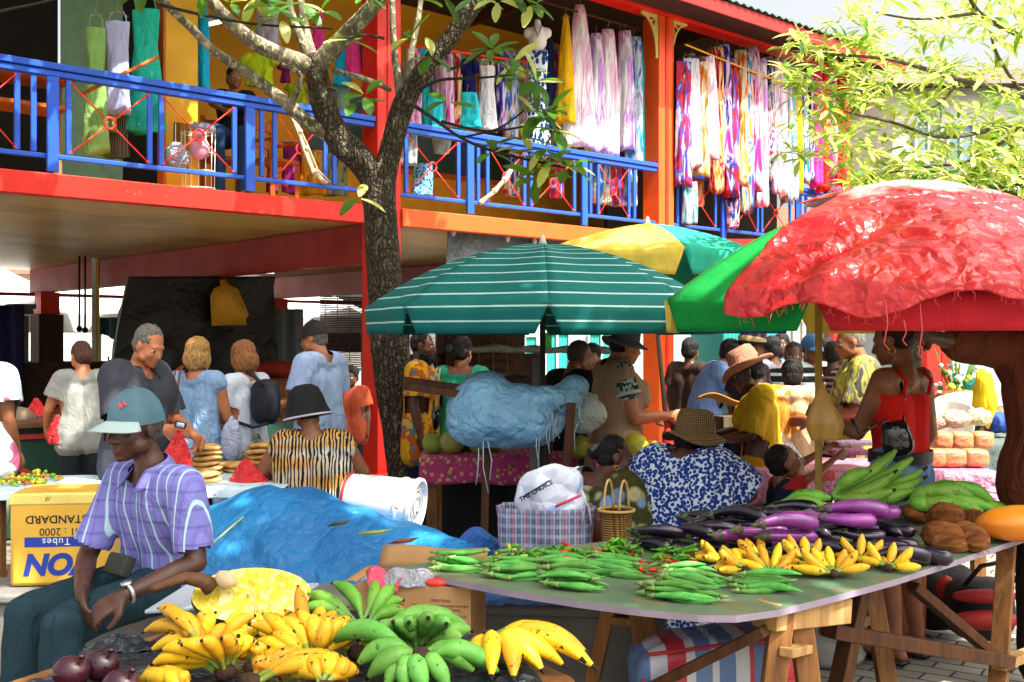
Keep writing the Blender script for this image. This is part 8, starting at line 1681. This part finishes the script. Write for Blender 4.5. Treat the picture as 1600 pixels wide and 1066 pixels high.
TD = [tiedye('batik white magenta', ['#c01878', '#e03a9a', '#f0d8e8', '#b01c8a'], 3.4, .35), tiedye('batik red white blue', ['#c01822', '#e8e2e2', '#1c3cc0', '#d8301c', '#0c1440'], 4., .12), tiedye('batik yellow white', ['#e8b414', '#f0d060', '#ece6d0', '#e09018', '#c04818'], 3.4, .2), tiedye('batik blue aqua', ['#1450c0', '#18a0d0', '#e0eef2', '#2838b0'], 4., .2),
      tiedye('batik purple', ['#6a1ca0', '#c03ab0', '#e8e0ee', '#3a2aa8', '#140c34'], 4., .12), tiedye('batik orange red', ['#d03414', '#f08a1c', '#f0dca0', '#c01c2c', '#5a0c14'], 4., .1), tiedye('batik rainbow', ['#d01c3c', '#f0a01c', '#e8e8e0', '#1c8ad0', '#7a1ca8'], 5., .15), tiedye('batik lilac white', ['#c89ad8', '#efe6f2', '#b070c8', '#f2eef4'], 2.6, .4, k=.9), tiedye('batik aqua white', ['#3ac0d0', '#eef4f4', '#1ca8c8', '#e8f2f0'], 2.8, .35), tiedye('batik dark mixed', ['#141a3a', '#c01c3c', '#e8e0e0', '#1c3a9a', '#101018'], 6., .12)]
WHC = cloth('white cotton', '#bebbbe', .06, .8); WHP = tiedye('white cotton with rose veins', ['#ece6ea', '#f0ecee', '#d8a0be', '#efeaee'], 2.2, .1, k=.92); AQ = cloth('aqua cotton cloth', '#1fb0b8', fold=.7); NAVYC = cloth('deep blue cotton', '#161a5a', fold=.7); YEL = cloth('yellow cotton', '#e0ac14', fold=.8); LGR = cloth('pale green jersey', '#86b062', fold=.8); LIL = cloth('pale lilac cotton', '#b0b2d8', fold=.7); TEALC = cloth('turquoise silk', '#2bb8a0', fold=.9); LIME = cloth('lime cotton', '#b4c81c', fold=.8); PNK = cloth('hot pink cotton', '#e03a8a', fold=.8); CYN = cloth('cyan cotton', '#18a8d8', fold=.8); GRN = cloth('spring green cotton', '#6ab82c', fold=.8); MAG = tiedye('magenta cloth', ['#b01c7a', '#d03a98', '#8a1c6a'], 5., 0); ORB = tiedye('orange yellow batik', ['#f0a01c', '#e8c01c', '#f07a1c', '#e8d05a'], 6., 0); BLB = tiedye('blue yellow batik', ['#1c78d0', '#3ab0c8', '#d8c82c', '#1c60c0'], 5., 0)
BPR = spots('blue leaf print', '#16386a', hx('#d8e6ee'), 24., .56, (1, 1, .6)); DKB = cloth('dark blue cotton', '#10183c', fold=.7); REDCC = cloth('red cotton', '#d01c14', fold=.8)
GL = 'clothes hanging upstairs'
# left balcony
garment(150, 22, 240, 30, 46, .45, LGR, 'pale green dress with thin straps at the left of the hanging dresses', 'dress', 8, GL)
garment(166, 30, 205, 22, 36, .70, cloth('faded green jersey', '#9ab87a', fold=.8), 'faded green dress half behind the pale lilac one', 'dress', 0, GL)
garment(184, 18, 176, 40, 46, .38, LIL, 'short pale lilac dress with two thin straps', 'dress', -5, GL)
garment(182, 168, 246, 34, 40, .75, stripes('striped skirt', ['#3a3a40', '#8a7a4a', '#a8a49a', '#4a4a3a'], 9., 'X'), 'striped skirt under the pale lilac dress', 'skirt', 0, GL, False)
garment(228, -6, 205, 44, 66, .35, TEALC, 'long turquoise halter dress with a pointed hem', 'dress', 6, GL)
garment(308, 6, 138, 12, 14, .7, GRN, 'narrow green scarf beside the yellow board', 'scarf', 0, GL, False); garment(318, -5, 152, 12, 22, .6, CYN, 'blue scarf hanging next to the green one', 'scarf', 0, GL, False)
garment(418, -8, 72, 26, 40, .9, tiedye('pale lilac print', ['#e8e0f0', '#c8a8e0', '#f0ecf4', '#b890d8'], 3., .3), 'white and lilac skirt hanging above the lime blouse', 'skirt', 0, GL); garment(405, 82, 135, 40, 44, .8, LIME, 'lime yellow blouse behind the tree branches', 'shirt', 0, GL); garment(446, 98, 128, 12, 16, .9, MAG, 'small magenta top beside the lime blouse', 'shirt', 0, GL, False)
garment(498, 18, 90, 12, 24, .5, PNK, 'pink pointed scarf seen between the branches', 'scarf', 0, GL); garment(536, 60, 135, 16, 30, .5, CYN, 'cyan sarong left of the red post', 'sarong', 0, GL); garment(552, 50, 116, 14, 26, .35, PNK, 'hot pink sarong left of the red post', 'sarong', 0, GL); garment(570, 60, 112, 10, 18, .5, tiedye('pink blue', ['#e03a8a', '#f07ab0', '#2090d0'], 4., 0), 'pink and blue sarong touching the red post', 'sarong', 0, GL); garment(466, 130, 165, 26, 32, .8, tiedye('yellow green print', ['#c8d01c', '#8ab81c', '#e0d82c'], 6., 0), 'yellow green print top low behind the forked trunk', 'shirt', 0, GL, False)
garment(536, 120, 180, 22, 20, .55, tiedye('aqua lime print', ['#7ad0c0', '#c0d84a', '#a0c8e0'], 5., .1), 'aqua and lime print cloth over the railing left of the post', 'scarf', 0, GL, False)
for (u, v0, v1, wt, wb, t, m_, lab) in [(456, 222, 302, 30, 30, .8, MAG, 'magenta cloth hanging low behind the railing'), (490, 236, 304, 40, 42, .6, ORB, 'orange and yellow batik cloth low behind the railing'), (524, 240, 306, 36, 40, .55, BLB, 'blue and yellow batik cloth low behind the railing'), (425, 226, 300, 14, 18, .9, MAG, 'narrow magenta cloth low behind the wooden chair')]: garment(u, v0, v1, wt, wb, t, m_, lab, 'skirt', 0, GL, False)
# right bay
for (u, v0, v1, wt, wb, t, m_, k, lab) in [(645, 76, 200, 22, 30, .5, TD[0], 'sarong', 'white and magenta batik beside the trunk'), (662, 72, 196, 14, 22, .7, AQ, 'sarong', 'aqua cloth between two white batiks'), (678, 150, 205, 24, 30, .4, AQ, 'skirt', 'short aqua skirt near the trunk'), (694, 78, 198, 24, 34, .45, TD[0], 'sarong', 'white batik with magenta streaks, second from the trunk'), (712, 84, 200, 12, 22, .5, TD[5], 'sarong', 'narrow orange and white batik'), (733, 88, 160, 18, 26, .55, NAVYC, 'shirt', 'deep navy top'), (730, 145, 202, 30, 46, .4, AQ, 'skirt', 'aqua wedge shaped skirt under the navy top'), (761, 92, 205, 26, 36, .35, WHC, 'dress', 'plain white dress behind the leaves'), (782, 100, 205, 12, 22, .5, TD[4], 'sarong', 'violet batik right of the white dress'), (798, 104, 215, 14, 24, .55, TD[6], 'sarong', 'rainbow batik left of the tailor dummy'),
                                        (840, 62, 246, 34, 42, .25, BPR, 'dress', 'long blue and white leaf print dress on the tailor dummy'), (857, 60, 170, 14, 20, .5, DKB, 'sarong', 'dark blue cloth right of the tailor dummy'), (884, 22, 192, 5, 34, .3, YEL, 'sarong', 'bright yellow sarong narrowing to a point at the top'), (906, 8, 232, 14, 56, .22, WHP, 'sarong', 'very long white sarong with faint rose veins'), (931, 52, 236, 16, 36, .2, TD[7], 'sarong', 'white and lilac sarong'), (950, 46, 244, 18, 40, .16, WHP, 'sarong', 'white sarong with rose folds in the middle of the right group'), (968, 50, 222, 12, 28, .3, MAG, 'sarong', 'magenta sarong showing between the white ones'), (976, 48, 236, 18, 34, .18, TD[7], 'sarong', 'lilac and white sarong next to the blue batik'), (990, 58, 262, 22, 32, .14, TD[3], 'sarong', 'blue and aqua batik hanging against the orange post'), (1003, 66, 258, 10, 12, .25, AQ, 'scarf', 'aqua scarf hanging against the orange post')]:
    garment(u, v0, v1, wt, wb, t, m_, lab + (' upstairs' if len(lab.split()) < 14 else ''), k, None, GL)
for (u, v0, v1, wt, wb, t, m_, lab) in [(638, 206, 258, 26, 30, .6, tiedye('pale blue grey print', ['#a8bcc8', '#d0d8dc', '#7898a8'], 6., .2), 'pale blue grey cloth behind the railing next to the trunk'), (660, 256, 306, 30, 34, .7, spots('blue ink print', '#1c4a8a', hx('#7ab0d8'), 30., .4), 'blue print skirt low behind the railing next to the trunk'), (690, 210, 240, 30, 26, .8, cloth('grey canvas', '#9aa4a8'), 'grey cloth bundle behind the railing right of the trunk'), (800, 240, 306, 20, 26, .7, TD[9], 'dark mixed batik behind the railing below the leaves'), (870, 250, 310, 16, 26, .5, TD[1], 'red white and blue batik behind the railing'), (940, 246, 318, 24, 30, .3, TD[6], 'rainbow batik low behind the railing'), (962, 246, 322, 22, 28, .35, TD[1], 'red and white batik low behind the railing'), (985, 250, 322, 18, 24, .3, TD[3], 'blue batik low behind the railing by the post')]: garment(u, v0, v1, wt, wb, t, m_, lab, 'skirt', 0, GL, False)
# third bay: packed rail
i = 0
for (u, v0, v1, wt, wb, m_, lab) in [(1068, 96, 290, 22, 26, TD[1], 'red white and blue batik first right of the orange post'), (1080, 92, 262, 20, 30, WHC, 'white sarong second right of the orange post'), (1092, 98, 276, 20, 30, TD[2], 'yellow and white batik third right of the orange post'), (1106, 88, 250, 16, 34, WHP, 'white sarong with rose veins beside the yellow batik'), (1120, 74, 300, 18, 24, TD[5], 'orange red batik in the packed rail'), (1131, 70, 268, 14, 26, TD[4], 'purple batik in the packed rail'), (1142, 92, 306, 16, 26, TD[1], 'red and white batik reaching down over the rail'), (1156, 78, 290, 16, 24, TD[2], 'yellow batik in the middle of the packed rail'), (1166, 82, 330, 14, 24, TD[6], 'rainbow batik hanging lowest over the rail'), (1178, 72, 298, 14, 24, TD[0], 'magenta and white batik in the middle of the packed rail'), (1190, 92, 320, 14, 20, TD[7], 'white and lilac batik in the middle of the packed rail'), (1203, 90, 280, 8, 14, TD[9], 'dark mixed batik'), (1213, 92, 300, 9, 14, TD[7], 'narrow lilac cloth'), (1224, 92, 306, 9, 14, WHP, 'narrow white cloth'), (1235, 100, 312, 12, 24, TD[8], 'aqua and white batik'), (1246, 104, 300, 9, 18, YEL, 'narrow yellow cloth'), (1254, 112, 286, 12, 20, TD[3], 'blue batik near the right end'), (1264, 116, 280, 10, 18, TD[4], 'violet batik near the right end'), (1276, 108, 290, 14, 20, PNK, 'hot pink cloth near the right end'), (1286, 112, 300, 14, 20, REDCC, 'plain red cloth near the right end'), (1298, 116, 276, 16, 20, TD[0], 'magenta white batik near the right end'), (1310, 122, 290, 14, 18, REDCC, 'plain red cloth last before the end post')]:
    garment(u, v0, v1, wt * 1.15, wb * 1.1, -.16 - .03 * (i % 2), m_, lab + ' in the third bay', 'sarong', None, GL); i += 1
for (u, v0, v1, wt, wb, t, m_, lab) in [(1078, 284, 350, 22, 26, -.12, TD[8], 'white and blue cloth low beside the orange post'), (1145, 300, 356, 22, 20, -.14, TD[9], 'dark batik low over the rail of the third bay'), (1300, 250, 300, 24, 30, -.12, PNK, 'pink cloth low at the end of the third bay')]: garment(u, v0, v1, wt, wb, t, m_, lab, 'skirt', 0, GL, False)
# back rows, deeper in the bays, that close the gaps
gq = random.Random(12); cn = ['magenta and white', 'red, white and blue', 'yellow', 'blue and aqua', 'violet', 'orange red', 'rainbow', 'lilac', 'aqua and white', 'dark mixed']
for k in range(22):
    u = 636 + k * 16.5 + gq.uniform(-4, 4); j = (k * 7 + 3) % 10; v0 = 92 - .06 * (u - 640) + gq.uniform(-8, 8); garment(u, v0, v0 + gq.uniform(95, 140) + (40 if u > 860 else 0), 16, gq.uniform(20, 28), .95 + .04 * (k % 3), TD[j], '%s batik in the back row upstairs, behind %s' % (cn[j], 'the tree branches' if u < 700 else 'the aqua and white cloths' if u < 790 else 'the leaves' if u < 880 else 'the long white sarongs'), 'sarong', None, GL, False)
for k in range(17):
    u = 1064 + k * 15 + gq.uniform(-3, 3); j = (1, 3, 5, 9, 4, 6, 1, 2, 9, 0)[k % 10]; v0 = 84 + .16 * (u - 1064) + gq.uniform(-8, 8); garment(u, v0, 262 + gq.uniform(-10, 60), 11, gq.uniform(14, 20), .12 + .03 * (k % 2), TD[j], '%s batik inside the third bay, %s' % (cn[j], 'next to the orange post' if u < 1120 else 'behind the middle of the packed rail' if u < 1210 else 'behind the sunlit leaves'), 'sarong', None, GL, False)
# rails and rope that carry them
def rail(p, q, rr_, m, label, name='clothes_rail'): mb = MB(); mb.tube([p, q], rr_, 8); tag(mb.build(name, m), label, 'rail')
rail(B(-3.4, .5, 5.50), B(-.3, .5, 5.50), .016, WOOD_DK, 'dark clothes rail over the left balcony'); rail(BU(620, 68, .5), BU(830, 98, .5), .016, REDROD, 'red brown clothes rail right of the tree'); rail(B(2.6, .22, 5.95), B(4.55, .22, 5.95), .016, WOOD_DK, 'dark clothes rail left of the orange post'); rail(B(5.0, -.17, 5.62), B(9.3, -.17, 5.62), .014, WOOD_DK, 'dark clothes rail of the third bay')
mb = MB(); a, b = B(4.95, -.24, 5.73), B(9.3, -.24, 5.53); mb.tube([a.lerp(b, t) - V(0, 0, .05 * math.sin(t * 3.14)) for t in np.linspace(0, 1, 20)], .014, 6); tag(mb.build('rope', plain('yellow rope', '#d8a81c', .7)), 'yellow rope stretched across the clothes of the third bay', 'rope')
rail(BU(126, 148, .1), BU(247, 89, -.12), .018, WOOD_OR, 'brown stick leaning on the left railing', 'wooden_stick')
# tailor dummy under the leaf print dress
dm = thing('tailor_dummy', 'white tailor dummy shoulders with a black cord necklace', 'dummy', BU(840, 120, .25)); c = BU(840, 52, .25); mb = MB(); mb.cap(c + V(-.11, 0, 0), .075, c + V(.11, 0, 0), .075); mb.cap(c + V(0, 0, -.12), .12, c + V(0, 0, 0), .11); mb.cap(c + V(0, 0, .02), .055, c + V(0, 0, .14), .045); co, fc = remeshed(mb, .014, 3); mesh_obj('bust', co, fc, plain('dummy white', '#d4d0cc', .5, .05), dm); mb = MB(); mb.tube([c + V(-.05, -.09, .07), c + V(-.02, -.125, -.02), c + V(0, -.135, -.08), c + V(.02, -.125, -.02), c + V(.05, -.09, .07)], .006, 6); mb.build('necklace', BLACKM, dm)
# macrame hammocks tied over the rail
for (pts, lab) in [([(458, 182), (468, 205), (478, 232), (492, 268), (512, 286)], 'white knotted macrame hammock hanging at the left railing'), ([(800, 262), (788, 280), (772, 298), (752, 316)], 'white knotted macrame hammock hanging at the right railing')]:
    mb = MB(); r = random.Random(3)
    for k in range(14):
        o_ = [r.uniform(-1, 1) for _ in pts]; P3 = [BU(u + o_[0] * (3 + 7 * i / len(pts)) * (1 if k % 2 else -1) * abs(o_[i]), v + o_[i] * 2, .02 - .03 * (k % 3)) for i, (u, v) in enumerate(pts)]; mb.tube(P3, .012, 5)
    for i in (1, 2, 3): mb.ball(BU(pts[i][0], pts[i][1], -.04), (.035, .03, .03), 8, 6)
    o = mb.build('hammock', plain('cream cotton rope', '#cdbb98', .8, .2, 20, .5, 120)); tag(o, lab, 'hammock')
# chair, wire rack, toys, table upstairs
def wchair(u, t, yaw, label):
    p = V(BU(u, 0, t).x, BU(u, 0, t).y, ZF); root = thing('wooden_chair', label, 'chair', p, yaw); Mz = root_M(root); f = lambda x, y, z: Mz @ V(x, y, z)
    def pc(name, *bars):
        mb = MB()
        for (a, b, w_, h_) in bars: mb.bar(f(*a), f(*b), w_, h_)
        mb.build(name, WOOD_OR, root, sharp=30, bevel=.003)
    pc('seat', ((-.2, 0, .45), (.2, 0, .45), .42, .035))
    for (x, y, h_) in ((-.19, -.19, .43), (.19, -.19, .43), (-.19, .19, .95), (.19, .19, .95)): pc('leg', ((x, y, 0), (x, y, h_), .045, .045))
    pc('backrest', ((-.165, .19, .86), (.165, .19, .86), .03, .1), ((-.165, .19, .66), (.165, .19, .66), .03, .08)); pc('armrest', ((-.19, -.2, .66), (-.19, .165, .66), .05, .03)); pc('armrest', ((.19, -.2, .66), (.19, .165, .66), .05, .03)); return root
wchair(425, .55, BYAW + .3, 'orange stained wooden armchair on the left balcony'); wchair(352, .8, BYAW - .2, 'wooden chair under the woman on the balcony')
wr_ = thing('wire_rack', 'white wire rack with small goods on the balcony floor', 'rack', BU(310, 280, .3)); p = BU(310, 0, .3); p = V(p.x, p.y, ZF); mb = MB()
for k in range(14): a = k / 14 * 6.28; mb.tube([p + V(math.cos(a) * .16, math.sin(a) * .13, .02), p + V(math.cos(a) * .17, math.sin(a) * .14, .62)], .005, 5)
for z in (.05, .22, .4, .6): mb.tube([p + V(math.cos(a) * .165, math.sin(a) * .135, z) for a in np.linspace(0, 6.2832, 25)], .005, 5, cap=False)
mb.build('basket_frame', WHITEP, wr_)
mb = MB(); q = BU(312, 232, .1); mb.ball(q, (.10, .06, .11), 14, 10); mb.ball(q + V(0, -.02, .13), (.07, .05, .06), 12, 8); tag(mb.build('soft_toy', plain('pink plush', '#d890a8', .8)), 'pink plush toy hung on the front of the wire rack', 'toy')
mb = MB(); q = BU(315, 200, .25); mb.ball(q, (.14, .09, .05), 14, 10, f=lambda s: 1 + .35 * mnoise.noise(s * 3)); tag(mb.build('cloth_bundle', blobs('pink white scraps', ['#e0e0ea', '#d89ab8', '#8ab0d8', '#f0e8ee'], 12)), 'bundle of pink and white scraps on top of the wire rack', 'bundle')
mb = MB(); q = BU(276, 246, .2); mb.ball(q, (.12, .09, .15), 16, 12, f=lambda s: 1 + .15 * mnoise.noise(s * 2.5)); tag(mb.build('plastic_bag', plastic_sheet('grey plastic bag', '#8a929c', .35, .7, 12.)), 'grey plastic bag beside the wire rack on the balcony', 'bag')
tt = thing('wooden_table', 'wooden table with a shelf at the left end of the balcony', 'table', BU(20, 200, .7)); mb = MB(); c = BU(18, 118, .7); mb.box(c, (1.0, .5, .05), RB); mb.build('table_top', WOOD_OR, tt, sharp=30, bevel=.004); mb = MB(); mb.box(c - V(0, 0, .28), (.9, .45, .04), RB); mb.build('shelf', WOOD_OR, tt, sharp=30, bevel=.004)
for sx in (-.42, .42): mb = MB(); q = c + A2 * sx; mb.bar(V(q.x, q.y, ZF), q - V(0, 0, .026), .06, .06); mb.build('leg', WOOD_LT, tt, sharp=30)
for (u0, v0, u1, v1, t) in [(318, 40, 362, 30, 1.4)]: lampfix(u0, v0, u1, v1, t, 'strip light over the woman on the balcony')
